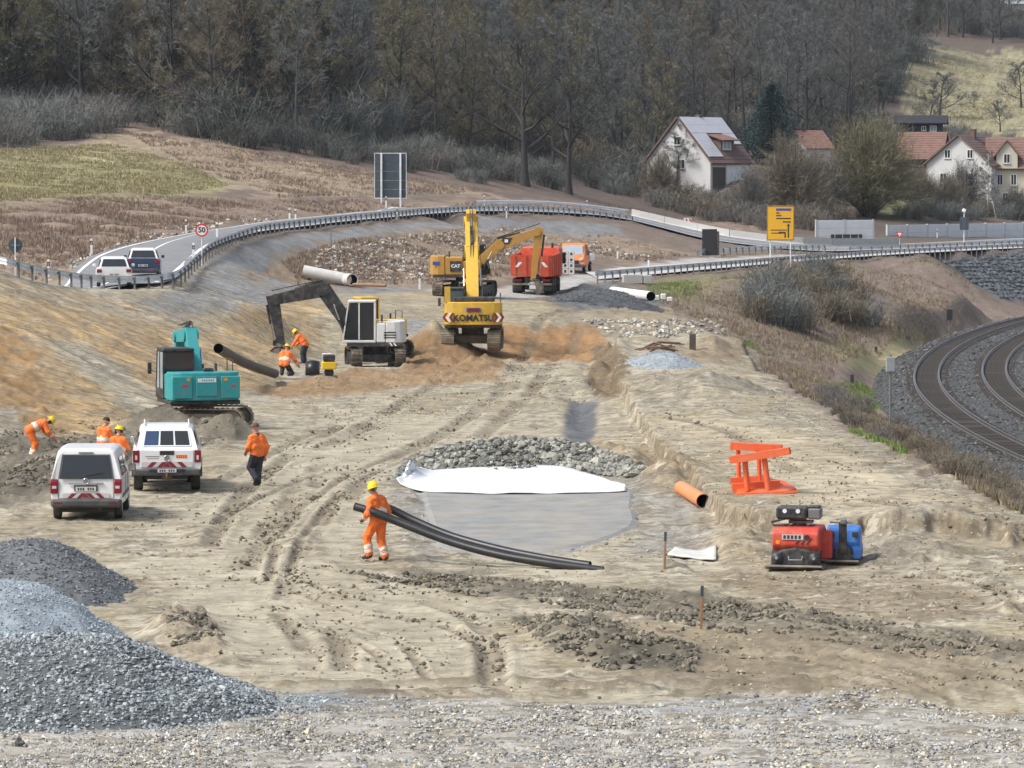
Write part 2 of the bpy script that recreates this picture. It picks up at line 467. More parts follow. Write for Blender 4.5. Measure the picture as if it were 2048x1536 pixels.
# mounds and hollows: (px, py, height, half width x, half depth y) on the site floor
MOUNDS = [(60, 960, .4, 1.6, 5), (150, 930, .4, 1.0, 4), (30, 905, .4, 1.5, 5), (215, 905, .45, .8, 4), (290, 865, .45, .9, 2.5), (400, 874, .5, 1.5, 1.4), (455, 878, .45, .8, 1.4), (335, 870, .42, .9, 1.4), (100, 1000, .15, 1.6, 2),
          (860, 700, 1.0, .9, 3), (905, 712, .75, 1.2, 2.5), (830, 715, .45, 1.3, 3), (880, 725, .45, 1.8, 3), (960, 735, .3, 1.2, 3),
          (1050, 690, -.35, 1.8, 6), (1120, 700, -.4, 1.5, 8), (1190, 730, -.5, .55, 9), (1205, 770, -.55, .5, 6), (1160, 830, -.25, .5, 12),
          (1200, 740, .45, .35, 6), (1235, 700, .35, .5, 9), (1345, 790, .45, 1.6, 3), (1450, 790, .4, 1.3, 3), (1400, 800, .35, 1.2, 2),
          (1310, 945, .4, .6, 2.5), (1260, 900, .3, .5, 4), (1350, 950, .35, .35, 1.2), (1430, 838, .3, .5, 1.5),
          (1480, 1090, .35, .7, 2.4), (1800, 1110, .35, 1.2, 2), (1900, 1095, .35, 1.5, 2.4), (1640, 1080, .2, 1.2, 2.5), (1400, 1050, -.15, .8, 5),
          (1150, 1280, .3, .55, 2.0), (1230, 1310, .3, .6, 1.6), (1100, 1265, .2, .5, 1.5), (1340, 1310, .22, .5, 1.2), (1420, 1215, .15, .8, 1),
          (1340, 1215, .18, .5, 1.0), (380, 1265, .3, .5, 1.6), (330, 1275, .22, .5, 1.6), (430, 1290, .18, .5, 1.2), (2020, 1225, .2, .3, .5),
          (2000, 1390, .22, 1.2, 1.2), (1850, 1400, .14, 1, .8), (1700, 1405, .16, .8, 1), (600, 1085, .12, .4, 2.2), (400, 1080, .12, .5, 2),
          (1420, 690, .35, .8, 5), (1220, 592, .75, 1.5, 3), (1165, 592, .6, 1.0, 3), (1280, 600, .4, 1.3, 3), (1570, 532, .5, 2.0, 4), (640, 765, .25, 1.2, 2.5), (560, 765, -.3, .9, 3), (700, 745, .2, 1.5, 4)]
_MW = []
for (px, py, h, rx, ry) in MOUNDS:
    zz = 0.0 if py > 720 else None
    if px > 1210 and 690 <= py < 1060: zz = .5
    if zz is None:                      # find the ground along the ray
        t = np.linspace(150, 420, 800); v = ray(px, py)
        zb = rbf(v.x * t, v.y * t); k = np.argmax(CAMZ + v.z * t < zb)
        _MW.append((v.x * t[k], v.y * t[k], h, rx, ry))
    else:
        p = G(px, py, zz); _MW.append((p.x, p.y, h, rx, ry))
def pmask(X, Y, poly, soft=.3, warp=.5, ys=.3, seed=0, f=.8):
    """1 inside the outline, 0 outside; edge made uneven by noise"""
    P = np.asarray(poly) * [1, ys]
    lo = P.min(0) - 3 * (soft + warp); hi = P.max(0) + 3 * (soft + warp)
    x = X; y = Y * ys
    out = np.zeros(len(X))
    q = (x > lo[0]) & (x < hi[0]) & (y > lo[1]) & (y < hi[1])
    if not q.any(): return out
    x = x[q]; y = y[q]
    inside = np.zeros(len(x), bool); dm = np.full(len(x), 1e9)
    for i in range(len(P)):
        a = P[i]; b = P[(i + 1) % len(P)]
        c = (a[1] > y) != (b[1] > y)
        xi = (b[0] - a[0]) * (y - a[1]) / ((b[1] - a[1]) if abs(b[1] - a[1]) > 1e-9 else 1e-9) + a[0]
        inside ^= c & (x < xi)
        e = b - a; L = max(e @ e, 1e-9)
        t = np.clip(((x - a[0]) * e[0] + (y - a[1]) * e[1]) / L, 0, 1)
        dm = np.minimum(dm, np.hypot(x - a[0] - t * e[0], y - a[1] - t * e[1]))
    sdm = np.where(inside, dm, -dm) + warp * 2 * (fbm(x * f, y * f / ys * .5, 300 + seed, 4) - .5)
    out[q] = sstep(-soft, soft, sdm)
    return out
BENCH = np.array([G(x, y, .25)[:2] for (x, y) in ((1238, 690), (1226, 760), (1262, 830), (1300, 890), (1350, 945), (1452, 1042), (1560, 1074), (1750, 1086), (1950, 1088), (2120, 1100), (2120, 1082), (2060, 1052), (1950, 996), (1800, 916), (1650, 826), (1560, 766), (1485, 690), (1400, 682))])
def bench(X, Y): return pmask(X, Y, BENCH, .08, .32, .3, 7, 1.8)
def ground(X, Y):
    X = np.atleast_1d(np.asarray(X, float)); Y = np.atleast_1d(np.asarray(Y, float))
    z = rbf(X, Y)
    for i, (mx, my, h, rx, ry) in enumerate(_MW):
        r2 = ((X - mx) / rx) ** 2 + ((Y - my) / ry) ** 2
        q = r2 < 6
        if q.any():
            w = fbm(X[q] * 1.3, Y[q] * .6, 50 + i, 3)
            z[q] += h * np.exp(-r2[q] * (0.9 + .6 * (w - .5))) * (.55 + .9 * w)
    if X.max() > 1.0 and Y.min() < 215: z = z + .45 * bench(X, Y)
    off = X - track_x(np.clip(Y, 100, 480))
    wq = sstep(-4.4, -2.0, off) * sstep(560, 480, Y)
    z = z * (1 - wq) + (RZ - .75) * wq
    return np.clip(z, -4.6, 155)
def gz(x, y): return float(ground([x], [y])[0])
_T = np.geomspace(28, 1500, 260)
def hit(px, py):
    """where the line of sight through a photo pixel meets the ground"""
    v = ray(px, py)
    k = max(1, int(np.argmax(CAMZ + v.z * _T < rbf(v.x * _T, v.y * _T))))
    if k == 1 and CAMZ + v.z * _T[1] > 0: k = len(_T) - 1
    t = np.linspace(_T[max(k - 3, 0)], _T[min(k + 1, len(_T) - 1)], 50)
    zb = ground(v.x * t, v.y * t); zr = CAMZ + v.z * t
    k = int(np.argmax(zr < zb))
    if k == 0: k = len(t) - 1 if zr[0] > zb[0] else 1
    a = zr[k - 1] - zb[k - 1]; c = zr[k] - zb[k]
    f = min(max(a / (a - c), 0), 1) if abs(a - c) > 1e-9 else 0
    q = t[k - 1] + f * (t[k] - t[k - 1])
    return Vector((v.x * q, v.y * q, gz(v.x * q, v.y * q)))

# ------------------------------------------------------------------ ground kinds (areas of different soil)
def wpoly(pts): return np.array([hit(*p)[:2] for p in pts])
def ldist(X, Y, pts):
    """distance to a polyline and arc length along it"""
    d = np.full(len(X), 1e9); s = np.zeros(len(X)); acc = 0
    for i in range(len(pts) - 1):
        a = np.array(pts[i][:2]); b = np.array(pts[i + 1][:2]); e = b - a; L = np.hypot(*e)
        t = np.clip(((X - a[0]) * e[0] + (Y - a[1]) * e[1]) / (L * L), 0, 1)
        dd = np.hypot(X - a[0] - t * e[0], Y - a[1] - t * e[1])
        k = dd < d
        d[k] = dd[k]; s[k] = acc + t[k] * L
        acc += L
    return d, s
TAN = np.array((.36, .31, .208)); PALE = np.array((.45, .405, .302)); BROWN = np.array((.27, .195, .115)); MUD = np.array((.13, .117, .09))
GREY = np.array((.22, .23, .235)); CONC = np.array((.33, .33, .315)); SLOPE = np.array((.43, .295, .14)); DRY = np.array((.30, .225, .155))
OLIVE = np.array((.27, .26, .11)); SCRUB = np.array((.17, .13, .105)); FOREST = np.array((.125, .1, .082)); STONE = np.array((.42, .405, .365))
DKGREY = np.array((.12, .13, .14)); GREEN = np.array((.16, .2, .06))
# (outline in photo pixels, colour, strength, softness, warp, roughness of relief)
ZONES = [
    ([(-250, 1000), (-250, 560), (0, 558), (143, 588), (330, 620), (440, 640), (560, 600), (640, 590), (640, 690), (545, 745), (470, 790), (330, 845), (120, 890), (0, 900)], SLOPE, 1, .6, .8, .05),
    ([(0, 560), (143, 590), (330, 622), (440, 640), (400, 665), (250, 640), (100, 610), (0, 590)], np.array((.33, .29, .21)), .8, .5, .8, .05),
    ([(75, 675), (180, 690), (340, 800), (335, 840), (260, 835), (180, 760)], np.array((.33, .31, .24)), .95, .4, .5, .03),
    ([(-100, 660), (20, 660), (70, 700), (130, 800), (110, 880), (-100, 880)], np.array((.27, .165, .075)), .9, .4, .6, .08),
    ([(-100, 810), (40, 820), (110, 890), (-100, 930)], np.array((.32, .30, .25)), .9, .3, .4, .05),
    ([(-150, 890), (120, 880), (250, 845), (340, 835), (480, 830), (490, 880), (400, 895), (260, 920), (190, 985), (80, 1010), (-150, 1020)], MUD, 1, .25, .5, .13, .2),
    ([(230, 598), (330, 585), (400, 545), (430, 512), (520, 480), (700, 458), (840, 445), (1000, 436), (1240, 452), (1250, 470), (1000, 455), (800, 470), (640, 490), (560, 520), (480, 560), (600, 572), (860, 572), (860, 585), (600, 590), (440, 620), (330, 625)], GREY, .95, .5, .8, .04),
    ([(640, 490), (850, 462), (1000, 455), (1230, 470), (1400, 510), (1280, 530), (1110, 500), (1000, 560), (860, 572), (600, 572), (500, 550), (560, 520)], DRY * .95, .9, .6, 1.4, .12),
    ([(860, 580), (1000, 575), (1110, 555), (1180, 545), (1320, 525), (1500, 512), (1650, 508), (1650, 520), (1450, 535), (1300, 550), (1190, 565), (1110, 590), (1000, 605)], np.array((.44, .43, .40)), .95, .4, .4, .01),
    ([(620, 580), (860, 578), (1000, 600), (1090, 600), (1150, 640), (1000, 660), (860, 640), (640, 600)], TAN * .95, 1, .5, .6, .04),
    ([(795, 640), (855, 640), (850, 668), (800, 672)], GREY * 1.2, 1, .2, .2, .03),
    ([(1095, 600), (1180, 565), (1300, 580), (1340, 610), (1260, 630), (1160, 625)], DKGREY * 1.1, .95, .3, .5, .1),
    ([(1150, 625), (1330, 610), (1480, 640), (1480, 690), (1300, 680), (1200, 660)], np.array((.36, .30, .2)), .8, .5, .8, .08),
    ([(1290, 560), (1480, 545), (1700, 525), (1720, 560), (1500, 590), (1350, 610)], OLIVE * .8, .6, .6, 1.2, .06),
    ([(1340, 620), (1480, 560), (1720, 530), (1880, 520), (1960, 580), (2100, 600), (2100, 640), (1900, 655), (1760, 700), (1770, 790), (1640, 830), (1500, 700)], SCRUB * 1.25, .9, .6, 1.2, .12),
    ([(1480, 690), (1500, 680), (1640, 760), (1780, 840), (1870, 880), (2048, 990), (2160, 1080), (2100, 1090), (1950, 1010), (1800, 930), (1650, 840), (1560, 780)], SCRUB * 1.2, .9, .4, .8, .1),
    ([(1640, 770), (1720, 760), (1790, 790), (1780, 830), (1700, 820)], GREEN, .7, .3, .6, .05),
    ([(1640, 690), (1780, 660), (1900, 640), (1900, 660), (1770, 730), (1700, 740)], np.array((.32, .29, .14)), .8, .5, .6, .05),
    ([(1000, 655), (1190, 650), (1210, 690), (1195, 722), (1010, 722), (960, 700)], np.array((.32, .18, .08)), 1, .3, .4, .1, .05),
    ([(800, 680), (880, 670), (1000, 700), (1010, 740), (840, 750), (790, 730)], np.array((.25, .155, .078)), 1, .3, .4, .16, .05),
    ([(480, 770), (700, 735), (1000, 740), (1000, 765), (800, 775), (560, 800)], np.array((.28, .18, .092)), .95, .3, .5, .1, .1),
    ([(1185, 690), (1215, 690), (1260, 740), (1230, 800), (1190, 800), (1175, 760)], BROWN * .6, .95, .15, .25, .15, 0),
    ([(1140, 800), (1197, 806), (1190, 900), (1115, 900)], DKGREY, 1, .15, .25, .04, 0),
    ([(1270, 770), (1480, 770), (1560, 790), (1560, 810), (1280, 800)], np.array((.24, .22, .17)), .9, .3, .4, .12),
    ([(1320, 700), (1500, 700), (1480, 735), (1340, 728)], BROWN * .85, .8, .3, .4, .12),
    ([(1190, 880), (1300, 880), (1420, 960), (1350, 1000), (1230, 950)], np.array((.32, .25, .155)), .9, .3, .5, .12),
    ([(760, 955), (850, 900), (1100, 880), (1230, 930), (1300, 985), (1280, 1010), (820, 1000)], np.array((.24, .23, .19)), .95, .2, .4, .04),
    ([(1265, 985), (1400, 978), (1440, 1020), (1500, 1075), (1420, 1115), (1270, 1105)], np.array((.30, .29, .26)), .9, .3, .5, .06),
    ([(1400, 1030), (1560, 1040), (1560, 1130), (1420, 1120)], np.array((.33, .27, .18)), .9, .3, .5, .1),
    ([(1700, 1085), (1900, 1080), (1960, 1110), (1900, 1130), (1720, 1135)], np.array((.24, .215, .17)), .9, .3, .5, .12),
    ([(790, 985), (850, 990), (870, 1120), (820, 1110), (780, 1010)], np.array((.27, .26, .24)), .9, .15, .3, .08),
    ([(832, 985), (1245, 985), (1275, 1050), (1230, 1080), (1140, 1105), (960, 1115), (870, 1090)], CONC, 1, .08, .14, .004),
    ([(960, 1110), (1150, 1102), (1210, 1130), (1200, 1150), (1100, 1150), (1000, 1135)], PALE * .98, .9, .2, .3, .01),
    ([(680, 1140), (850, 1145), (1000, 1155), (1200, 1172), (1450, 1195), (1600, 1225), (2100, 1290), (2100, 1335), (1700, 1300), (1500, 1270), (1300, 1225), (1050, 1200), (760, 1180)], MUD, .95, .15, .5, .05, .35),
    ([(1400, 1150), (1800, 1150), (2000, 1200), (1900, 1240), (1600, 1215)], np.array((.26, .205, .14)), .85, .25, .5, .06),
    ([(1280, 1245), (1600, 1270), (2100, 1330), (2100, 1385), (1700, 1385), (1350, 1390), (1250, 1370)], np.array((.25, .205, .14)), .9, .25, .5, .06),
    ([(1030, 1240), (1190, 1235), (1260, 1270), (1400, 1300), (1390, 1345), (1200, 1345), (1080, 1300)], MUD, .95, .15, .4, .09, .3),
    ([(300, 1230), (400, 1225), (460, 1280), (440, 1330), (340, 1300)], np.array((.32, .265, .19)), .9, .15, .3, .12),
    ([(230, 1120), (500, 1110), (720, 1140), (1000, 1205), (1050, 1380), (600, 1392), (470, 1300), (400, 1215)], PALE, .85, .3, .4, .010, .25),
    ([(480, 900), (800, 830), (1100, 860), (850, 900), (770, 960), (725, 1130), (430, 1120), (300, 1060), (430, 1000)], PALE * .97, .8, .3, .4, .012, .25),
    ([(1290, 830), (1500, 840), (1700, 920), (1960, 1040), (1700, 1050), (1500, 960)], np.array((.5, .42, .29)), .7, .4, .5, .014, .25),
    ([(560, 1050), (640, 1040), (650, 1110), (570, 1105)], np.array((.33, .285, .21)), .7, .15, .4, .06),
    ([(360, 1045), (450, 1040), (440, 1110), (360, 1110)], np.array((.35, .3, .225)), .7, .15, .4, .06),
    ([(1875, 520), (2060, 503), (2060, 596), (1965, 580)], np.array((.12, .14, .155)), .95, .3, .3, .1),
    ([(-150, 1440), (450, 1425), (700, 1398), (1000, 1405), (1250, 1412), (1500, 1398), (1750, 1402), (2200, 1450), (2400, 1800), (-600, 1800)], STONE, 1, .12, .25, .03),
    ([(560, 1385), (750, 1378), (850, 1400), (600, 1425)], GREY * 1.2, .9, .12, .2, .03),
    ([(1080, 1412), (1300, 1405), (1500, 1395), (1760, 1398), (1900, 1430), (1300, 1436)], GREY * 1.25, .8, .12, .25, .03),
    # beyond the road
    ([(-300, 620), (-300, 380), (0, 400), (350, 395), (640, 405), (900, 400), (1250, 420), (1440, 440), (1560, 470), (1400, 455), (1240, 425), (960, 410), (560, 438), (340, 472), (160, 530), (120, 560)], np.array((.265, .195, .15)), .9, 1., 2., .15),
    ([(-300, 400), (-300, 290), (0, 305), (230, 285), (380, 330), (470, 375), (330, 395), (150, 400), (0, 410)], np.array((.29, .27, .125)), .95, 1.2, 3., .05, .3),
    ([(150, 290), (260, 262), (400, 285), (560, 320), (760, 355), (1000, 392), (800, 380), (560, 395), (470, 372), (380, 330)], np.array((.36, .28, .19)), .9, .8, 2.5, .08, .3),
    ([(165, 314), (190, 314), (240, 330), (225, 332)], np.array((.6, .52, .36)), 1, .2, .1, .02),
    ([(185, 305), (205, 305), (236, 317), (220, 318)], np.array((.55, .48, .34)), 1, .2, .1, .02),
    ([(840, 285), (960, 300), (1040, 345), (960, 335), (860, 305)], np.array((.24, .23, .13)), .6, 1, 2, .03),
    ([(1790, 160), (1830, 105), (2000, 100), (2400, 130), (2400, 300), (1980, 275), (1830, 255)], np.array((.33, .3, .185)), .95, 1.5, 5., .1, .3),
    ([(1700, 395), (1960, 395), (2000, 430), (1760, 440)], np.array((.16, .17, .08)), .7, 1, 3, .06),
]
RUTS = [  # (line in photo pixels, half width, depth)
    ([(690, 850), (600, 900), (520, 960), (470, 1010), (420, 1090)], .22, -.07), ([(760, 850), (680, 900), (610, 960), (560, 1030), (500, 1090)], .22, -.06),
    ([(640, 960), (580, 1040), (520, 1100), (480, 1180)], .2, -.06), ([(700, 960), (650, 1040), (600, 1110), (570, 1200)], .2, -.06),
    ([(860, 1210), (950, 1240), (985, 1300), (990, 1370)], .22, -.07), ([(760, 1225), (880, 1250), (960, 1290), (970, 1370)], .16, -.05),
    ([(640, 1240), (680, 1280), (690, 1340)], .2, -.05), ([(560, 1230), (610, 1290), (620, 1340)], .2, -.05),
    ([(300, 1110), (600, 1130), (900, 1180), (1300, 1230), (1700, 1290), (2100, 1350)], .25, -.08), ([(300, 1160), (600, 1165), (900, 1200), (1300, 1255), (1700, 1320), (2100, 1390)], .25, -.07),
    ([(1000, 1160), (1300, 1190), (1600, 1240), (2100, 1310)], .25, -.09), ([(1100, 1185), (1400, 1215), (1700, 1260), (2100, 1325)], .2, -.08),
    ([(560, 1375), (760, 1372), (980, 1368), (1250, 1376), (1600, 1360)], .16, .09), ([(700, 1392), (900, 1388), (1150, 1388), (1300, 1384)], .14, .08),
    ([(1130, 620), (1060, 700), (1000, 790), (900, 860), (780, 920), (700, 1000)], .3, -.07), ([(1160, 660), (1120, 720), (1060, 790), (980, 860), (860, 930)], .3, -.06),
    ([(900, 745), (820, 800), (720, 860), (640, 900)], .3, -.07), ([(620, 800), (900, 790), (1150, 760)], .3, -.08), ([(560, 830), (860, 820), (1150, 790)], .3, -.06),
    ([(1300, 830), (1450, 870), (1600, 950), (1800, 1020), (2048, 1080)], .3, -.05), ([(1500, 1010), (1750, 1040), (2060, 1075)], .3, -.06), ([(1450, 930), (1600, 925), (1750, 960)], .25, -.05),
    ([(820, 900), (700, 950), (620, 1010), (560, 1080), (540, 1160)], .11, -.05), ([(850, 905), (735, 955), (655, 1015), (600, 1085), (580, 1165)], .11, -.05), ([(420, 1010), (560, 940), (700, 905), (900, 880)], .12, -.05), ([(430, 1045), (580, 970), (720, 930), (930, 900)], .12, -.05), ([(250, 1140), (420, 1130), (560, 1150), (700, 1195), (840, 1215)], .11, -.05), ([(250, 1165), (420, 1155), (560, 1175), (700, 1222), (840, 1245)], .11, -.05), ([(500, 1235), (620, 1260), (740, 1300), (800, 1370)], .1, -.05), ([(540, 1215), (660, 1240), (800, 1285), (860, 1370)], .1, -.05), ([(1450, 1155), (1700, 1160), (1900, 1190), (2100, 1240)], .12, -.05), ([(1450, 1175), (1700, 1182), (1900, 1215), (2100, 1268)], .12, -.05), ([(1300, 1300), (1600, 1320), (1900, 1370)], .12, -.05), ([(1300, 1340), (1600, 1350), (1900, 1395)], .12, -.05), ([(1750, 1150), (1980, 1170), (2010, 1215), (1850, 1235), (1700, 1215)], .2, -.06), ([(450, 960), (620, 870), (760, 845)], .2, -.05)]
# ------------------------------------------------------------------ the ground sheet
def make_ground():
    ys = [30.0]
    while ys[-1] < 1700:
        y = ys[-1]
        st = y * y / 36000 * .75
        if y < 58: st = 1.5
        elif y > 160: st = min(max(st * .6, .5), 6)
        ys.append(y + min(max(st, .1), 40))
    ys = np.array(ys)
    nu = 530
    u = np.concatenate([-np.geomspace(1.15, .165, 14), np.linspace(-.155, .155, nu), np.geomspace(.165, 1.15, 14)])
    Xg = u[None, :] * (ys[:, None] + 4); Yg = np.repeat(ys[:, None], len(u), 1)
    X = Xg.ravel(); Y = Yg.ravel()
    z = ground(X, Y)
    n = len(X)
    # colour by kind of soil
    dist = Y
    far = sstep(200, 235, Y)[:, None]
    nA = fbm(X * .35, Y * .12, 1, 5); nB = fbm(X * 1.1, Y * .35, 2, 5); nC = fbm(X * 2.5, Y * 1.0, 3, 4)
    nD = fbm(X * 1.6, Y * .55, 5, 5, .6); nE = fbm(X * 4.5, Y * 1.5, 6, 4, .6)
    t = sstep(.42, .56, nA * .6 + nB * .4)[:, None]
    near = TAN * (1 - t) + PALE * t
    t2 = sstep(.56, .7, nB * .7 + nC * .3)[:, None]
    near = near * (1 - .55 * t2) + np.array((.3, .26, .19)) * .55 * t2
    t3 = sstep(.60, .74, nC)[:, None]
    near = near * (1 - .5 * t3) + np.array((.24, .2, .145)) * .5 * t3
    t4 = (sstep(.56, .62, nE * .55 + nD * .45) * .75)[:, None]  # dark marks: moist dirt, and crumb shadows painted into the colour
    near = near * (1 - t4) + np.array((.215, .18, .125)) * t4
    t5 = (sstep(.60, .66, nD) * .5)[:, None]
    near = near * (1 - t5) + np.array((.3, .285, .24)) * t5
    s2 = SCRUB * (1 + .5 * (nB[:, None] - .5))
    col = near * (1 - far) + s2 * far
    fo = sstep(400, 470, Y)[:, None]
    col = col * (1 - fo) + FOREST * fo
    calm = np.zeros(n); rough = np.full(n, .024) + .03 * sstep(.5, .62, nD) 
    for i, (poly, c, st, soft, warp, ro, *pat) in enumerate(ZONES):
        wp = wpoly(poly)
        dmean = wp[:, 1].mean()
        ysc = np.clip(.25 * (100 / dmean) ** .5, .08, .3) if dmean < 420 else .3
        m = pmask(X, Y, wp, soft, warp, ysc, i) * st
        if dmean < 205: m = m * sstep(235, 205, Y)
        pt = pat[0] if pat else (.25 if dmean < 205 and ro > .02 else 0)
        if pt: m = m * (1 - pt + pt * sstep(.40, .52, nD))
        if i < 4:
            ac = X * .83 + Y * .55; rl = fbm(ac * 1.5, (X * .55 - Y * .83) * .12, 33, 4) - .5; z += m * .14 * rl
            c = c * 1.0; m = m[:]; col_r = 1 + 1.2 * rl[:, None]
        else: col_r = 1.0
        c2 = col_r * c[None] * (1 + .45 * (nB[:, None] - .5) + .5 * (nC[:, None] - .5))
        col = col * (1 - m[:, None]) + c2 * m[:, None]
        rough = rough * (1 - m) + ro * m
        if dmean < 205: calm = calm * (1 - m) + m * (.75 if (c.mean() < .2 or pt <= .1) else 0)
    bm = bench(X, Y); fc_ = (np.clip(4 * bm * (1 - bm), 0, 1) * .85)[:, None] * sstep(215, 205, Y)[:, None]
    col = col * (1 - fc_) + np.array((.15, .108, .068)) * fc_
    streak = np.clip(rough / .03, .3, 1) * sstep(250, 200, Y) * .95
    streak = streak * (1 - calm)
    streak = np.where(Y > 400, 0, np.maximum(streak, .35 * sstep(200, 230, Y)))
    # relief
    q = Y < 260
    x = X[q]; y = Y[q]; rg = rough[q]
    clod = fbm(x * 1.1, y * 2.2, 11, 4, .6) - .5
    fine = fbm(x * 3.2, y * 4.5, 12, 3, .6) - .5
    lump = fbm(x * .8, y * .45, 13, 3) - .5
    dz = rg * (2.2 * clod + 1.3 * fine + 2.0 * lump)
    dz += np.maximum(0, clod - .10) * rg * 5 + np.maximum(0, fine - .13) * rg * 3
    rut_tone = np.zeros(len(x))  # how far the soil colour darkens along ruts and ridges
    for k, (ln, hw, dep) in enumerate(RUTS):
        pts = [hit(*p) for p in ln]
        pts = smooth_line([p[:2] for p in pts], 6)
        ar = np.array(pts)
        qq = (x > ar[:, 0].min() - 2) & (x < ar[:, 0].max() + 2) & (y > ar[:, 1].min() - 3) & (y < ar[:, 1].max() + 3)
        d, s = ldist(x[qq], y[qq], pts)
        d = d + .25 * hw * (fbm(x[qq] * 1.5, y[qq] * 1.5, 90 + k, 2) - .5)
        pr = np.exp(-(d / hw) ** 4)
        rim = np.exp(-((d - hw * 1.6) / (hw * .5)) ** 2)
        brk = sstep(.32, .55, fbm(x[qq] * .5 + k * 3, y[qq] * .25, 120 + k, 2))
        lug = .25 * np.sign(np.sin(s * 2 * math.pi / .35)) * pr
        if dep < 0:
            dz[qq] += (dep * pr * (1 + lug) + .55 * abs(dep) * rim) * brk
            rut_tone[qq] = np.maximum(rut_tone[qq], pr * brk * .75)
        else:
            dz[qq] += dep * pr * brk * (.6 + 1.2 * fbm(x[qq] * 4, y[qq] * 4, 140, 2)); rut_tone[qq] = np.maximum(rut_tone[qq], pr * brk * .9)
    z[q] += dz * sstep(260, 225, y)
    c = col[q]; col[q] = c * (1 - .8 * rut_tone[:, None]) + np.array((.17, .138, .095)) * (.8 * rut_tone[:, None])
    qf = Y > 230
    z[qf] += (fbm(X[qf] * .3, Y[qf] * .3, 21, 4) - .5) * np.minimum(rough[qf] * 6 + .15, .9) * sstep(230, 280, Y[qf])
    m_, k_ = Xg.shape
    ii = np.arange(m_ * k_).reshape(m_, k_)
    faces = np.stack([ii[:-1, :-1], ii[:-1, 1:], ii[1:, 1:], ii[1:, :-1]], -1).reshape(-1, 4)
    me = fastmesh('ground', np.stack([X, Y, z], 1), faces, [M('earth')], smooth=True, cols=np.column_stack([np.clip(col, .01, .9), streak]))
    o = link('ground', me); tag(o, kind='structure')
    print('ground', n)
    return o
make_ground()

# ------------------------------------------------------------------ roads
def pt3(p): return W(*p)
def resample(pts, n):
    pts = np.array([tuple(p) for p in pts]); d = np.r_[0, np.cumsum(np.linalg.norm(np.diff(pts, axis=0), axis=1))]
    t = np.linspace(0, d[-1], n)
    return np.stack([np.interp(t, d, pts[:, k]) for k in range(pts.shape[1])], 1)
_N = np.array(smooth_line([W(*p) for p in ROAD_N], 10)); _E = np.array(smooth_line([W(*p) for p in ROAD_E], 10))
def road_strip(name, a, b, lift, material, A=_N, B=_E, cols=9):
    V = []
    for k in range(cols):
        t = a + (b - a) * k / (cols - 1)
        V.append(A * (1 - t) + B * t)
    V = np.stack(V, 1)                       # rows, cols, 3
    r, c, _ = V.shape
    P = V.reshape(-1, 3).copy()
    P[:, 2] = np.maximum(ground(P[:, 0], P[:, 1]) + lift * .6, P[:, 2] + lift)
    ii = np.arange(r * c).reshape(r, c)
    fc = np.stack([ii[:-1, :-1], ii[1:, :-1], ii[1:, 1:], ii[:-1, 1:]], -1).reshape(-1, 4)
    return link(name, fastmesh(name, P, fc, [M(material)], smooth=True))
rd = tag(road_strip('country_road', .06, 1.04, .22, 'asphalt'), kind='structure')
for (a, b) in ((.1, .13), (.955, .985), (.525, .55)):
    o = road_strip('painted_line', a, b, .235, 'road_paint', cols=2); o.parent = rd
# second road behind the lower guardrail
_N2 = np.array(smooth_line([W(x, y - 3, d + 3) for (x, y, d) in RAIL_B], 10)); _E2 = np.array(smooth_line([W(*p) for p in ACC_E], 10))
tag(road_strip('access_road', .0, 1.0, .14, 'concrete', _N2, _E2), kind='structure')

# grey concrete pad
mat('pad', (.235, .235, .225), .9, var=.22, scale=1.3, bump=.015, dirt=(.35, .31, .235), dirt_amt=.42, dirt_scale=.45)
def pad():
    ol = np.array([G(x, y, 0)[:2] for (x, y) in smooth_line([(835, 984), (1040, 978), (1250, 988), (1270, 1025), (1277, 1050), (1258, 1066), (1195, 1088), (1120, 1101), (1000, 1107), (905, 1099), (874, 1085), (852, 1035), (835, 984)], 6)[:-1]])
    c = ol.mean(0); V = []; n = len(ol); rings = np.linspace(0, 1, 16)[1:]
    for r in rings:
        w = 1 + (.012 * (fbm(ol[:, 0] * 3, ol[:, 1] * 1.5, 8, 3) - .5) if r > .99 else 0)
        V.append(c + (ol - c) * r * np.reshape(w, (-1, 1)) if np.ndim(w) else c + (ol - c) * r)
    V = np.concatenate([[c]] + V); z = ground(V[:, 0], V[:, 1]) + .055; z[-n:] -= .08
    fs = [(0, 1 + k, 1 + (k + 1) % n, 0) for k in range(n)]
    q = [(1 + r * n + k, 1 + r * n + (k + 1) % n, 1 + (r + 1) * n + (k + 1) % n, 1 + (r + 1) * n + k) for r in range(len(rings) - 1) for k in range(n)]
    me = bpy.data.meshes.new('concrete_pad'); me.from_pydata([(p[0], p[1], zz) for p, zz in zip(V, z)], [], [f[:3] for f in fs] + [tuple(reversed(x)) for x in q]); me.materials.append(M('pad')); me.update()
    tag(link('concrete_pad', me), kind='structure')
pad()
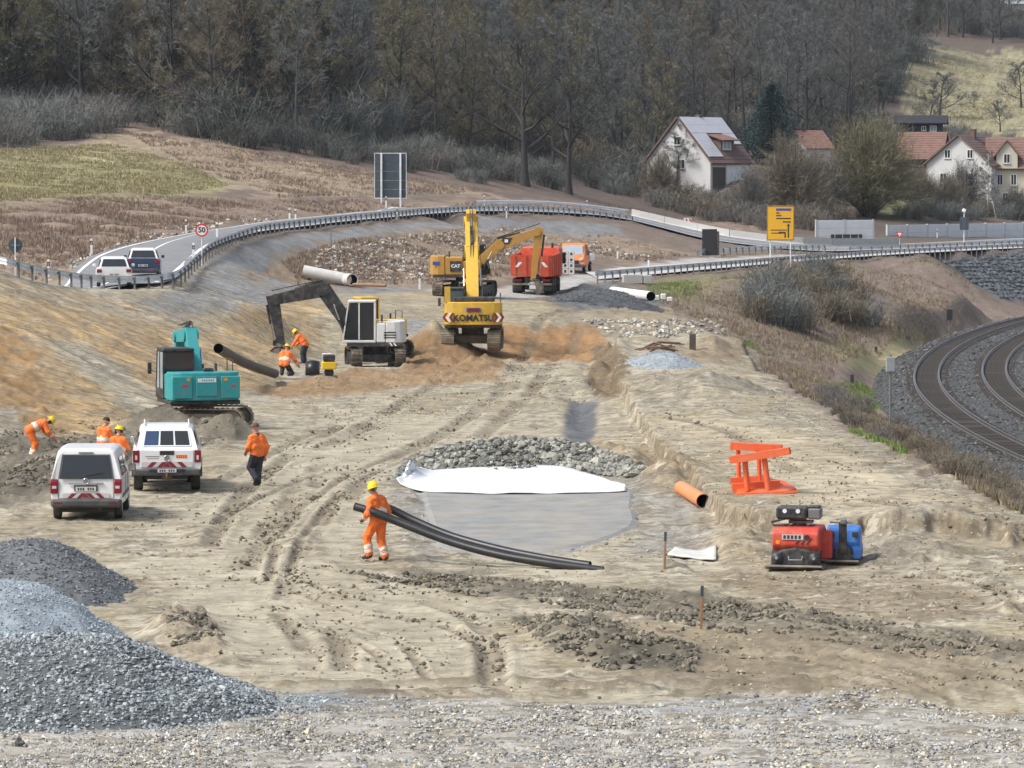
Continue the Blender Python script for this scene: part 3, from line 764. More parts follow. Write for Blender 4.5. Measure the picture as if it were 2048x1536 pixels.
# ------------------------------------------------------------------ more materials
DUST = (.42, .36, .26)
mat('white_paint', (.75, .75, .74), .35, var=.04, dirt=DUST, dirt_amt=.12, coat=.3)
mat('white_plain', (.78, .78, .77), .6, var=.05)
mat('black_plain', (.02, .02, .022), .6, var=.2)
mat('black_rubber', (.025, .025, .026), .85, var=.2, dirt=(.22, .19, .14), dirt_amt=.3)
mat('dark_plastic', (.05, .05, .052), .6, var=.15, dirt=(.25, .22, .17), dirt_amt=.15)
mat('glass_dark', (.02, .023, .026), .08, var=.1, spec=.7)
mat('glass_blue', (.03, .055, .12), .08, var=.1, spec=.7)
mat('glass_green', (.07, .11, .1), .08, var=.1, spec=.7)
mat('glass_pale', (.3, .36, .4), .1, var=.1, spec=.7)
mat('red_lamp', (.2, .006, .018), .25, var=.1)
mat('orange_lamp', (.85, .3, .03), .3, var=.1)
mat('warn_red', (.2, .012, .02), .5, var=.1); mat('warn_white', (.55, .52, .5), .5, var=.08)
mat('sign_red', (.6, .03, .03), .5, var=.05); mat('sign_black', (.03, .03, .035), .5, var=.1)
mat('sign_back', (.05, .07, .085), .55, var=.15, scale=1.5)
mat('sign_yellow', (.8, .42, .02), .5, var=.04); mat('sign_blue', (.03, .08, .32), .5, var=.05)
mat('chrome', (.6, .6, .6), .2, .9, var=.05)
mat('wood', (.3, .17, .09), .85, var=.25, scale=6); mat('wood_dark', (.09, .075, .06), .9, var=.3, scale=5)
mat('noise_wall', (.66, .68, .7), .8, var=.08, scale=1.0, bump=.01); mat('noise_wall_post', (.5, .52, .53), .6, var=.1)
mat('house_white', (.6, .595, .58), .9, var=.06, scale=1, dirt=(.45, .43, .4), dirt_amt=.25, dirt_scale=.5)
mat('house_cream', (.58, .54, .42), .9, var=.06, scale=1, dirt=(.45, .42, .34), dirt_amt=.2, dirt_scale=.5)
mat('house_stone', (.42, .39, .32), .95, var=.25, scale=2.5)
mat('tile_red', (.2, .115, .09), .85, var=.25, scale=1.5, dirt=(.2, .12, .1), dirt_amt=.3)
mat('tile_orange', (.27, .15, .115), .85, var=.22, scale=1.5)
mat('tile_brown', (.15, .095, .08), .85, var=.2, scale=2)
mat('solar_grey', (.56, .56, .58), .3, var=.05, scale=.6)
mat('timber_dark', (.045, .045, .055), .9, var=.25, scale=2)
mat('stone_blue', (.12, .13, .137), .9, var=.3, scale=1.3, bump=.05)
mat('galv_grey', (.3, .31, .31), .6, .1, var=.15)
mat('rust', (.15, .09, .06), .9, var=.3)

# ------------------------------------------------------------------ railway
def railway():
    yy = np.arange(95, 470, 1.0)
    tx = track_x(yy); sl = track_dx(yy); nrm = np.stack([np.ones_like(yy), -sl], 1) / np.hypot(1, sl)[:, None]
    def off(o): return np.stack([tx + nrm[:, 0] * o, yy + nrm[:, 1] * o], 1)
    # ballast bed: cross profile
    prof = [(-2.6, -.72), (-1.35, -.24), (-.55, -.2), (-.2, -.2), (1.7, -.2), (2.4, -.3), (3.2, -.3), (3.6, -.2), (5.9, -.2), (6.6, -.22), (9.5, -.75)]
    V = []
    for (o, z) in prof:
        p = off(o); jit = (fbm(p[:, 0] * 2, p[:, 1] * .7, 71, 3) - .5) * .09
        V.append(np.column_stack([p, np.full(len(yy), RZ + z) + jit]))
    V = np.stack(V, 1); r, c, _ = V.shape
    ii = np.arange(r * c).reshape(r, c)
    fc = np.stack([ii[:-1, :-1], ii[:-1, 1:], ii[1:, 1:], ii[1:, :-1]], -1).reshape(-1, 4)
    mi = np.tile(np.array([0, 0, 1, 1, 0, 0, 0, 1, 0, 0]), r - 1)
    tag(link('ballast_bed', fastmesh('ballast_bed', V.reshape(-1, 3), fc, [M('ballast'), M('ballast_brown')], mi, True)), kind='structure')
    sl_mb = MB().box((-1.25, -.13, -.2), (1.25, .13, 0), ch=.02); sme = sl_mb.mesh('sleeper', ['ballast_brown'])
    for k, o0 in enumerate((0, 4.15)):
        lab = ('left railway track nearest the slope, curving on dark ballast', 'right railway track cut off by the picture edge')[k]
        t = tag(empty('railway_track', (float(track_x(250.)) + o0, 250, RZ - .3)), lab, 'railway track', 'railway tracks in the curve')
        b = t.location
        for g in (0, 1.47):
            p = off(o0 + g)
            m = MB()
            pr = [(-.07, -.17), (.07, -.17), (.07, -.15), (.02, -.13), (.02, -.05), (.037, -.04), (.037, 0), (-.037, 0), (-.037, -.04), (-.02, -.05), (-.02, -.13), (-.07, -.15)]
            vs = []
            for i in range(0, len(yy), 2):
                for (a, z) in pr: vs.append((p[i, 0] + nrm[i, 0] * a - b.x, p[i, 1] + nrm[i, 1] * a - b.y, RZ + z - b.z))
            n = len(pr); nr = len(vs) // n
            m.add(vs, [(i * n + k2, i * n + (k2 + 1) % n, (i + 1) * n + (k2 + 1) % n, (i + 1) * n + k2) for i in range(nr - 1) for k2 in range(n)])
            m.build('rail', 'rail_steel', t)
        pm = off(o0 + .735)
        for i in range(60, 350, 1):
            s = link('sleeper', sme, t, (pm[i, 0] - b.x, pm[i, 1] - b.y, RZ - .155 - b.z))
            s.rotation_euler = (0, 0, math.atan2(nrm[i, 1], nrm[i, 0]))
railway()

# ------------------------------------------------------------------ guardrails
def guardrail(pts, label, spacing=2.0, h=.75, face=1):
    ln = resample(np.array(smooth_line([tuple(p) for p in pts], 8)), 400)
    L = np.linalg.norm(np.diff(ln, axis=0), axis=1).sum()
    n = int(L / spacing)
    ln = resample(ln, n * 2 + 1)
    z = ln[:, 2]
    for _ in range(6): z[1:-1] = (z[:-2] + z[1:-1] + z[2:]) / 3
    base = Vector(ln[0])
    t = tag(empty('guardrail', base), label, 'guardrail', 'guardrails along the roads')
    tg = np.gradient(ln[:, :2], axis=0); tg /= np.linalg.norm(tg, axis=1)[:, None]
    nm = np.stack([tg[:, 1], -tg[:, 0]], 1) * face
    m = MB(); vs = []
    pr = [(.10, h - .31), (.17, h - .24), (.17, h - .2), (.11, h - .155), (.17, h - .11), (.17, h - .07), (.10, h), (.09, h), (.155, h - .07), (.155, h - .11), (.095, h - .155), (.155, h - .2), (.155, h - .24), (.09, h - .31)]
    for i in range(len(ln)):
        for (o, z) in pr: vs.append((ln[i, 0] + nm[i, 0] * o - base.x, ln[i, 1] + nm[i, 1] * o - base.y, ln[i, 2] + z - base.z))
    k = len(pr)
    m.add(vs, [(i * k + j, i * k + (j + 1) % k, (i + 1) * k + (j + 1) % k, (i + 1) * k + j) for i in range(len(ln) - 1) for j in range(k)])
    m.build('rail_beam', 'galv', t)
    pme = MB().box((-.05, -.03, -.8), (-.042, .03, h - .05)).box((-.05, -.03, -.8), (.045, -.024, h - .05)).box((-.05, .024, -.8), (.045, .03, h - .05)).box((.045, -.02, h - .2), (.095, .02, h - .1)).mesh('post', ['galv_dark'])
    for i in range(0, len(ln), 2):
        o = link('post', pme, t, (ln[i, 0] - base.x, ln[i, 1] - base.y, ln[i, 2] - base.z))
        o.rotation_euler = (0, 0, math.atan2(nm[i, 1], nm[i, 0]))
guardrail([W(*p) for p in RAIL_A], 'long steel guardrail around the bend of the country road, in front of the white cars', 2.0, face=-1)
guardrail([W(*p) for p in RAIL_B], 'steel guardrail along the near side of the pale access road on the right', 2.0, face=-1)
guardrail([W(*p) for p in ((1700, 508, 405), (1800, 504, 413), (1920, 499, 428), (2048, 493, 443), (2200, 488, 462))], 'steel guardrail in front of the grey noise barrier at the right edge', 2.0, face=-1)
guardrail([W(x, y, d) for (x, y, d) in ((950, 417, 376), (1060, 416, 396), (1150, 421, 410), (1255, 433, 425))], 'short steel guardrail on the far side of the road at the top of the bend', 2.0, face=1)
guardrail([W(*p) for p in ((1395, 517, 342), (1450, 512, 350), (1530, 508, 362), (1650, 505, 380))], 'low steel guardrail beside the black equipment box behind the yellow sign', 2.0, face=-1)

# concrete barrier on the far side of the bend
def concrete_barrier():
    ln = np.array(smooth_line([W(x, y, d) for (x, y, d) in ((1264, 437, 424), (1400, 467, 420), (1500, 484, 417), (1640, 495, 419), (1760, 494, 429), (1800, 493, 434))], 20))
    L = np.linalg.norm(np.diff(ln, axis=0), axis=1).sum(); n = int(L / 4.0); ln = resample(ln, n + 1)
    ln[:, 2] = ground(ln[:, 0], ln[:, 1]); base = Vector(ln[0])
    t = tag(empty('concrete_barrier', base), 'pale concrete barrier along the outside of the bend below the white house', 'barrier')
    for i in range(n):
        a = Vector(ln[i]) - base; b = Vector(ln[i + 1]) - base; d = (b - a).normalized(); nn = Vector((-d.y, d.x, 0)); b = b - d * .04
        pr = [(-.3, -.3), (-.3, .1), (-.12, .35), (-.08, .95), (.08, .95), (.12, .35), (.3, .1), (.3, -.3)]
        vs = [p + nn * o + Vector((0, 0, z)) for p in (a, b) for (o, z) in pr]
        m = MB(); m.add(vs, [(j, (j + 1) % 8, 8 + (j + 1) % 8, 8 + j) for j in range(8)] + [tuple(range(8))[::-1], tuple(range(8, 16))])
        m.build('barrier_segment', 'concrete', t)
concrete_barrier()

# noise barrier walls
def noise_wall(a, b, h, label, name='noise_barrier', bands=3, opening=None, group='noise barriers'):
    a = Vector(a); b = Vector(b); z0 = min(a.z, b.z)
    a.z = b.z = z0
    L = (b - a).length; t = tag(empty(name, a, math.atan2(b.y - a.y, b.x - a.x)), label, 'noise barrier', group)
    n = max(1, round(L / 4.0)); w = L / n
    for i in range(n + 1): MB().box((i * w - .09, -.12, 0), (i * w + .09, .12, h + .05)).build('post', 'noise_wall_post', t)
    for i in range(n):
        for k in range(bands):
            z1 = h * k / bands; z2 = h * (k + 1) / bands - .02
            m = MB().box((i * w + .1, -.07, z1), (i * w + w - .1, .07, z2))
            for q in range(12): m.box((i * w + .14 + q * (w - .3) / 12, -.09, z1 + .04), (i * w + .14 + (q + .55) * (w - .3) / 12, -.071, z2 - .04))
            m.build('wall_panel', 'noise_wall', t)
    if opening:
        x0, x1, z1, z2 = opening
        o = MB().box((x0, -.15, z1), (x1, -.1, z2)).build('window_band', 'glass_dark', t)
        for q in range(4):
            xx = x0 + (x1 - x0) * (q + .5) / 4
            MB().box((xx - .04, -.17, z1), (xx + .04, -.152, z2)).build('mullion', 'noise_wall_post', o)
    return t
noise_wall(W(1774, 492, 455), W(2330, 484, 500), 2.75, 'long grey noise barrier of upright panels behind the road at the right edge', opening=None)
noise_wall(W(1632, 490, 440), W(1746, 488, 442), 2.75, 'short pale noise barrier with a dark window band, left of the long one', opening=(1.7, 5.4, .75, 1.15))

# ------------------------------------------------------------------ road signs and posts
def marker_post(px, py, label, tall=1.0):
    p = hit(px, py)
    t = tag(empty('marker_post', p), label, 'marker post', 'white roadside marker posts')
    MB().prism([(-.06, -.2), (.06, -.2), (.06, tall - .07), (-.06, tall)], -.06, .06).build('post', 'white_plain', t)
    MB().prism([(-.064, tall - .36), (.064, tall - .36), (.064, tall - .2), (-.064, tall - .13)], -.064, .064).build('black_band', 'sign_black', t)
    MB().box((-.02, -.07, tall - .32), (.02, -.065, tall - .2)).build('reflector', 'warn_white', t)
for (x, y, l) in ((183, 512, 'white marker post at the left edge of the bend, above the white estate car'), (372, 469, 'white marker post on the far verge, just left of the round speed limit sign'),
                  (579, 443, 'taller of two white marker posts close together on the far verge'), (591, 445, 'lower of two white marker posts close together on the far verge'),
                  (97, 556, 'white marker post behind the guardrail near the left picture edge'), (387, 522, 'white marker post on the near verge below the speed limit sign'),
                  (434, 478, 'white marker post behind the guardrail right of the speed limit sign'), (772, 416, 'white marker post under the big dark sign back'), (794, 440, 'white marker post on the near verge beneath the big dark sign back'),
                  (969, 412, 'white marker post at the top of the bend, above the yellow boom'), (1174, 420, 'white marker post on the bend straight above the orange van'), (1013, 436, 'small white marker post on the near side, right of the yellow boom'),
                  (839, 578, 'white marker post on the dirt track left of the brown and yellow excavator'), (1235, 518, 'white marker post right of the orange van'), (1297, 537, 'white marker post at the left end of the access road'),
                  (1874, 476, 'white marker post in front of the long noise barrier')):
    marker_post(x, y, l)

def sign_pole(name, px, py, h, label, cat, r=.03, d=None):
    p = hit(px, py) if d is None else W(px, py, d)
    t = tag(empty(name, p), label, cat)
    MB().cyl((0, 0, -.3), (0, 0, h), r, n=8).build('pole', 'galv', t)
    return t
def disc(mb, z, r, y0, y1, mi=0, n=28, x=0): return mb.cyl((x, y0, z), (x, y1, z), r, n=n, mi=mi, smooth=False)
# 50 sign
t = sign_pole('speed_limit_sign', 404, 532, 2.25, 'round red rimmed speed limit sign reading 50 in the road bend', 'road sign')
disc(MB(), 1.95, .36, -.06, -.04).build('plate', 'white_plain', t)
MB().lathe([(-.066, .36), (-.072, .36), (-.072, .275), (-.066, .275)], (0, 0, 1.95), (0, 1, 0), n=28, smooth=False, closed=True).build('red_ring', 'sign_red', t)
textmesh('number', '50', .4, 'sign_black', t, (0, -.068, 1.95), (R(90), 0, 0), .004, bold=.012)
# sign back at the left edge
t = sign_pole('round_sign', 31, 553, 1.75, 'dark back of a round road sign at the left picture edge', 'road sign')
disc(MB(), 1.4, .32, .04, .06).build('plate', 'sign_back', t)
MB().box((-.2, .0, 1.37), (.2, .038, 1.43)).build('clamp', 'galv_dark', t)
# big direction board seen from behind
def board_back():
    p = hit(781, 412); s = 8000 / p.y
    t = tag(empty('direction_board', p), 'large dark back of a direction board on two steel posts above the bend', 'road sign')
    w = 31 / s; z0 = (412 - 397) / s; z1 = (412 - 306) / s
    for x in (-18 / s, 20 / s): MB().box((x - .08, -.22, -.4), (x + .08, -.06, z1 - .05), ch=.01).build('post', 'galv', t)
    n = 5
    for i in range(n): MB().box((-w, -.04, z0 + (z1 - z0) * i / n), (w, 0, z0 + (z1 - z0) * (i + 1) / n - .03)).build('back_panel', 'sign_back', t)
    for q in (z0, z1 - .06): MB().box((-w - .05, -.05, q), (w + .05, .02, q + .06)).build('edge_strip', 'galv', t)
    for q in (-w - .05, w): MB().box((q, -.05, z0 + .062), (q + .05, .02, z1 - .062)).build('edge_strip', 'galv', t)
board_back()
def yellow_sign():
    p = hit(1561, 530); s = 8000 / p.y
    t = tag(empty('yellow_direction_sign', p), 'large yellow direction sign with black arrows on two thin posts', 'road sign')
    w = 27 / s; z0 = (530 - 481) / s; z1 = (530 - 412) / s; H = z1 - z0
    for x in (-.75 * w, .75 * w): MB().cyl((x, .05, -.4), (x, .05, z1 - .1), .05, n=8).build('post', 'galv', t)
    MB().box((-w, -.05, z0), (w, 0, z1), ch=.015).build('plate', 'sign_yellow', t)
    def bar(x0, x1, u0, u1, name, m, dy=0): MB().box((x0 * w, -.058 - dy, z0 + u0 * H), (x1 * w, -.052 - dy, z0 + u1 * H)).build(name, m, t)
    bar(-.98, -.95, .01, .99, 'border_line', 'sign_black'); bar(.95, .98, .01, .99, 'border_line', 'sign_black'); bar(-.94, .94, .975, .99, 'border_line', 'sign_black'); bar(-.94, .94, .01, .025, 'border_line', 'sign_black')
    bar(-.35, .78, .86, .93, 'blue_panel', 'sign_blue')
    MB().prism([(0, 0)] * 0 + [(.1 * w, z0 + .87 * H), (.5 * w, z0 + .87 * H), (.3 * w, z0 + .925 * H)], -.064, -.06).build('white_mark', 'white_plain', t).rotation_euler = (0, 0, R(-90))
    for (a, b, u) in ((-.35, -.1, .78), (-.35, .05, .70), (-.35, .75, .62), (.15, .75, .52)): bar(a, b, u, u + .035, 'lettering', 'sign_black')
    bar(.52, .62, .08, .42, 'arrow_shaft', 'sign_black')
    m = MB(); m.slab([(.45 * w, -.052, z0 + .42 * H), (.69 * w, -.052, z0 + .42 * H), (.57 * w, -.052, z0 + .5 * H)], (0, -1, 0), .006); m.build('arrow_head', 'sign_black', t)
    bar(-.75, .5, .29, .315, 'divider_line', 'sign_black')
    bar(.28, .38, .08, .2, 'arrow_shaft', 'sign_black'); bar(-.02, .38, .2, .25, 'arrow_shaft', 'sign_black')
    m = MB(); m.slab([(-.02 * w, -.052, z0 + .185 * H), (-.02 * w, -.052, z0 + .265 * H), (-.2 * w, -.052, z0 + .225 * H)], (0, -1, 0), .006); m.build('arrow_head', 'sign_black', t)
    bar(-.7, -.1, .2, .225, 'lettering', 'sign_black', .0)
yellow_sign()
# chevron board
t = sign_pole('chevron_board', 1375, 466, 1.5, 'small red and white chevron board behind the concrete barrier', 'road sign', d=424)
MB().box((-.4, -.08, .8), (.4, -.04, 1.6)).build('plate', 'white_plain', t)
for x in (-.25, .12): MB().slab([(x, -.082, .85), (x + .16, -.082, .85), (x + .3, -.082, 1.2), (x + .16, -.082, 1.55), (x, -.082, 1.55), (x + .14, -.082, 1.2)], (0, -1, 0), .006).build('red_chevron', 'sign_red', t)
# yield sign
t = sign_pole('yield_sign', 1799, 500, 1.9, 'white triangle yield sign with red rim before the noise barrier', 'road sign', d=432)
MB().slab([(-.42, -.04, 1.95), (.42, -.04, 1.95), (0, -.04, 1.2)], (0, -1, 0), .03).build('rim', 'sign_red', t)
MB().slab([(-.24, -.071, 1.85), (.24, -.071, 1.85), (0, -.071, 1.42)], (0, -1, 0), .006).build('face', 'white_plain', t)
# dark sign back with lamp
t = sign_pole('lit_sign', 1928, 484, 3.4, 'small dark sign back with a white lamp on top at the noise barrier', 'road sign', .06, d=445)
MB().box((-.5, -.12, 1.35), (.5, -.06, 2.75), ch=.02).build('plate', 'sign_back', t)
for x in (-.1, .1): MB().box((x - .03, -.16, 1.4), (x + .03, -.122, 2.7)).build('rail', 'galv_dark', t)
MB().box((-.22, -.35, 3.3), (.16, .1, 3.7), ch=.06, rot=Matrix.Rotation(R(25), 3, 'Y')).build('lamp_head', 'white_plain', t)
# black equipment box
p = W(1421, 516, 345); s = 8000 / 345
t = tag(empty('equipment_box', (p.x, p.y, gz(p.x, p.y))), 'tall black upright box standing beside the access road, left of yellow sign', 'box')
MB().prism([(-.35, 0), (.55, 0), (.45, 2.25), (-.25, 2.3)], -.72, .55).build('housing', 'black_plain', t, .03)
MB().box((.56, -.3, 0), (.74, .5, 2.1), ch=.02).build('side_cover', 'wood_dark', t)
MB().box((-.85, -.45, -.1), (.85, .65, .02)).build('base_plate', 'concrete', t)
# railway posts and small things by the track
def small_post(px, py, h, label, w=.08, m='timber_dark', head=None, name='trackside_post', z=None):
    p = hit(px, py) if z is None else G(px, py, z)
    t = tag(empty(name, p), label, 'post', None)
    MB().box((-w, -w, -.3), (w, w, h), ch=.02).build('post', m, t)
    if head:
        hw, z0, z1, hm = head
        MB().box((-hw, -.1, z0), (hw, .04, z1), ch=.02).build('head', hm, t)
    return t
_s = 8000 / hit(1780, 880).y
small_post(1780, 880, 172 / _s, 'thin mast with a grey plate beside the ballast', .04, 'galv_dark', (9 / _s, 137 / _s, 167 / _s, 'galv_grey'), 'track_mast')
small_post(1899, 662, 2.7, 'track signal post with dark head where the curve goes right', .05, 'galv_dark', (.22, 1.9, 2.7, 'sign_black'), 'track_signal')
small_post(1704, 768, .55, 'short black peg in the dry grass slope above the track', .1)
small_post(1752, 705, .4, 'short dark peg beside the pale grass north of the mast', .09)
small_post(1848, 678, .35, 'short dark peg at the outside of the curve', .1)
small_post(1857, 862, 1.0, 'dark trackside post standing in the ballast edge', .06, 'wood_dark', (.25, .0, .08, 'sign_black'))
small_post(1385, 702, .75, 'fat dark wooden stump standing on the brown mound', .15, 'wood_dark', (.17, .45, .5, 'wood'))
small_post(662, 515, 1.75, 'thin dark pole on the gravel slope inside the bend', .03, 'galv_dark')
# ------------------------------------------------------------------ houses on the far bank
def window(t, x, y, z, w, h, nx=0, ny=-1, m='glass_dark', frame='white_plain'):
    """window on a wall whose outward normal is (nx, ny): frame with recessed pane"""
    a = math.atan2(nx, -ny)
    o = MB()
    f = .09
    for (lo, hi) in (((-w / 2, -.05, -h / 2), (w / 2, .03, -h / 2 + f)), ((-w / 2, -.05, h / 2 - f), (w / 2, .03, h / 2)), ((-w / 2, -.05, -h / 2 + f), (-w / 2 + f, .03, h / 2 - f)), ((w / 2 - f, -.05, -h / 2 + f), (w / 2, .03, h / 2 - f)), ((-.035, -.045, -h / 2 + f), (.035, .03, h / 2 - f))): o.box(lo, hi)
    w_ = o.build('window', frame, t); w_.location = (x, y, z); w_.rotation_euler = (0, 0, a)
    MB().box((-w / 2 + f, -.02, -h / 2 + f), (w / 2 - f, .0, h / 2 - f)).build('pane', m, w_)
    MB().box((-w / 2 - .06, -.12, -h / 2 - .07), (w / 2 + .06, .0, -h / 2 - .003)).build('sill', 'concrete', w_)
    return w_
def gable_house(name, pos, rz, L, Wd, eave, ridge, wall, roof, label, over=.45, chim=None, th=.18):
    """ridge along local x (length L), gables at +-x, width Wd along y"""
    t = tag(empty(name, pos, rz), label, 'house')
    a, b = L / 2, Wd / 2
    v = [(-a, -b, -1.5), (a, -b, -1.5), (a, b, -1.5), (-a, b, -1.5), (-a, -b, eave), (a, -b, eave), (a, b, eave), (-a, b, eave), (-a, 0, ridge), (a, 0, ridge)]
    MB().add(v, [(0, 1, 5, 4), (2, 3, 7, 6), (1, 2, 6, 9, 5), (3, 0, 4, 8, 7), (4, 5, 9, 8), (6, 7, 8, 9)]).build('wall', wall, t)
    sl = (ridge - eave) / b
    for sg in (-1, 1):
        p = [(-a - over, sg * (b + over), eave - sl * over), (a + over, sg * (b + over), eave - sl * over), (a + over, 0, ridge), (-a - over, 0, ridge)]
        n = Vector((0, sg * (ridge - eave), b)).normalized()
        p = [Vector(q) + n * .03 for q in p]
        r = MB().slab(p, n, th).build('roof', roof, t)
        # rows of tiles as raised courses
        k = 12
        for i in range(k):
            u0 = i / k; q0 = p[0].lerp(p[3], u0); q1 = p[1].lerp(p[2], u0); e = (p[3] - p[0]) / k * .9
            MB().slab([q0 + n * (th - .01), q1 + n * (th - .01), q1 + e + n * (th - .03), q0 + e + n * (th - .03)], n, .05).build('tile_course', roof, r)
    if chim:
        cx, cy, h = chim
        c = MB().box((cx - .35, cy - .35, ridge - 1.2), (cx + .35, cy + .35, ridge + h), ch=.03).box((cx - .42, cy - .42, ridge + h), (cx + .42, cy + .42, ridge + h + .12)).build('chimney', 'tile_brown', t)
    return t

# white house: gable towards the camera's left, roof slope with solar panels and dormer to the right
g0 = W(1357, 365, 500); ax = Vector((math.sin(R(35)), math.cos(R(35)), 0))
pc = g0 + ax * 4.7; pc.z = g0.z
WL, WW, WE, WR = 9.4, 9.4, 2.7, 8.0
hw = gable_house('white_house', pc, R(55), WL, WW, WE, WR, 'house_white', 'tile_brown', 'white gabled house with pale solar roof and dormer on the hillside', .4)
def roof_pt(u, v, lift, sg=-1):
    b = WW / 2; n = Vector((0, sg * (WR - WE), b)).normalized()
    return Vector((-WL / 2 + u * WL, sg * b * (1 - v), WE + (WR - WE) * v)) + n * lift, n
def solar(t, u0, u1, v0, v1, nu_, nv):
    for i in range(nu_):
        for j in range(nv):
            a0 = u0 + (u1 - u0) * i / nu_; a1 = u0 + (u1 - u0) * (i + .97) / nu_; b0 = v0 + (v1 - v0) * j / nv; b1 = v0 + (v1 - v0) * (j + .98) / nv
            q = [roof_pt(a, b, .3)[0] for (a, b) in ((a0, b0), (a1, b0), (a1, b1), (a0, b1))]
            MB().slab(q, roof_pt(a0, b0, 0)[1], .05).build('solar_panel', 'solar_grey', t)
solar(hw, -.03, 1.03, .62, 1.0, 7, 2); solar(hw, -.03, .34, .06, .615, 2, 3); solar(hw, .74, 1.03, .36, .615, 2, 2)
# dormer
dm = MB()
y0 = -WW / 2 * .82; zb = WE + (WR - WE) * .18
dm.box((-.9, y0, zb), (2.2, -1.2, zb + 1.7)).build('dormer', 'tile_brown', hw)
dr = MB().slab([(-1.35, y0 - .6, zb + 1.55), (2.7, y0 - .6, zb + 1.55), (2.5, -.9, WE + (WR - WE) * .68), (-1.2, -.9, WE + (WR - WE) * .68)], (0, -.35, 1), .14).build('dormer_roof', 'tile_red', hw)
window(hw, .4, y0 - .05, zb + .95, 1.9, 1.0, 0, -1, 'glass_pale')
window(hw, -WL / 2 - .02, -.4, 2.3, 1.2, 1.2, -1, 0)
window(hw, -WL / 2 - .02, 2.6, 2.3, 1.1, 1.1, -1, 0)
window(hw, -WL / 2 - .02, .2, 5.2, 1.0, 1.1, -1, 0)
MB().box((-4.2, -WW / 2 - .06, -1), (-1.2, -WW / 2 - .003, 1.9)).build('garage_door', 'wood_dark', hw)
pw = MB().box((-.9, -WW / 2 - .05, -.9), (4.2, -WW / 2 - .003, 2.5)).build('painted_wall', 'white_plain', hw)
for (x, z, w, h) in ((-.1, .2, .7, 1.5), (.9, .8, .35, .9), (2.3, .3, .6, 1.4), (3.4, .2, .5, 1.2)): MB().box((x, -WW / 2 - .06, z - .5), (x + w, -WW / 2 - .052, z + h - .5), ch=.0).build('mural_mark', 'galv', pw)
MB().box((-.4, -.35, WR - .8), (.3, .35, WR + .5), ch=.03).build('chimney', 'tile_brown', hw)
# small red roofed house behind the spruce
p = W(1606, 300, 560); gable_house('red_roof_house', (p.x + .6, p.y, p.z - .6), R(35), 4.5, 5, 1.0, 3.2, 'house_white', 'tile_orange', 'small house with pale red roof just right of the spruce', .4, (-1., 0, .3))
# barn with broad red roof
p = W(1832, 335, 570)
b_ = gable_house('barn', (p.x + 1.0, p.y, p.z), R(-14), 6.0, 8.5, 1.4, 4.9, 'timber_dark', 'tile_red', 'barn with broad red tiled roof behind the willow', .5)
window(b_, 2.6, -5.3, .5, .8, .8)
# dark timber hut above the barn
p = W(1842, 272, 600)
h_ = gable_house('timber_hut', p, R(-8), 6.4, 5, 2.0, 2.9, 'timber_dark', 'timber_dark', 'dark timber hut with low roof above the barn', .8)
window(h_, 1.9, -2.55, 1.1, 1.0, .9, 0, -1, 'glass_pale'); window(h_, .5, -2.55, 1.1, .7, .7)
MB().box((2.2, -3.4, -1.2), (2.4, -2.52, -.1)).box((-2.4, -3.4, -1.2), (-2.2, -2.52, -.1)).box((-3, -3.5, -.1), (3, -2.52, .02)).build('porch', 'timber_dark', h_)
# cream villa at the right edge: stone gable to the left, cream wing to the right
p = W(1945, 392, 535)
v_ = gable_house('cream_villa', p, R(62), 10, 9.2, 4.3, 8.0, 'house_white', 'tile_brown', 'cream villa with stone gable, red-brown roof and chimney at the right edge', .5, (-1.2, -.5, .8))
window(v_, -5.02, 1.6, 5.6, .9, 1.2, -1, 0); window(v_, -5.02, -1.6, 5.6, .9, 1.2, -1, 0); window(v_, -5.02, 2.2, 2.4, 1, 1.4, -1, 0); window(v_, -5.02, -1.4, 2.4, 1, 1.4, -1, 0)
p2 = W(2040, 388, 532)
w_ = gable_house('cream_wing', (0, 0, 0), 0, 9, 7.5, 3.6, 7.4, 'house_cream', 'tile_red', 'x', .4)
w_.parent = v_
iw = Matrix.Translation(p) @ Matrix.Rotation(R(62), 4, 'Z')
lm = iw.inverted() @ Vector((p2.x + .5, p2.y + 1.5, p2.z)); w_.location = lm; w_.rotation_euler = (0, 0, R(-62 - 8))
del w_['label']; del w_['category']
for x in (-2.9, -1.1, .7, 2.5): window(w_, x, -3.77, 1.9, .8, 1.5)
for x in (-2.2, -.4): window(w_, x, -3.77, -.3, .8, 1.0)
# gabled bay on the wing
MB().add([(-3.4, -4.3, 3.4), (-.6, -4.3, 3.4), (-.6, -3.77, 3.4), (-3.4, -3.77, 3.4), (-3.4, -4.3, 5.2), (-.6, -4.3, 5.2), (-.6, -1, 5.2), (-3.4, -1, 5.2), (-2, -4.3, 7.0), (-2, -1, 7.0)], [(0, 1, 5, 8, 4), (0, 4, 7, 3), (1, 2, 6, 5), (4, 8, 9, 7), (5, 6, 9, 8), (3, 2, 1, 0)]).build('bay', 'house_cream', w_)
for sg in (-1, 1): MB().slab([(-2 + sg * 1.75, -4.6, 4.8), (-2 + sg * 1.75, -.9, 4.8), (-2, -.9, 7.06), (-2, -4.6, 7.06)], (sg * 1.0, 0, .7), .12).build('bay_roof', 'tile_brown', w_)
window(w_, -2, -4.32, 4.7, .9, 1.3)
# far house at the top right
p = W(2022, 22, 980); gable_house('far_house', p, R(10), 6, 5, 1.6, 2.6, 'house_white', 'galv', 'tiny pale house in the forest at the top right corner', .3)
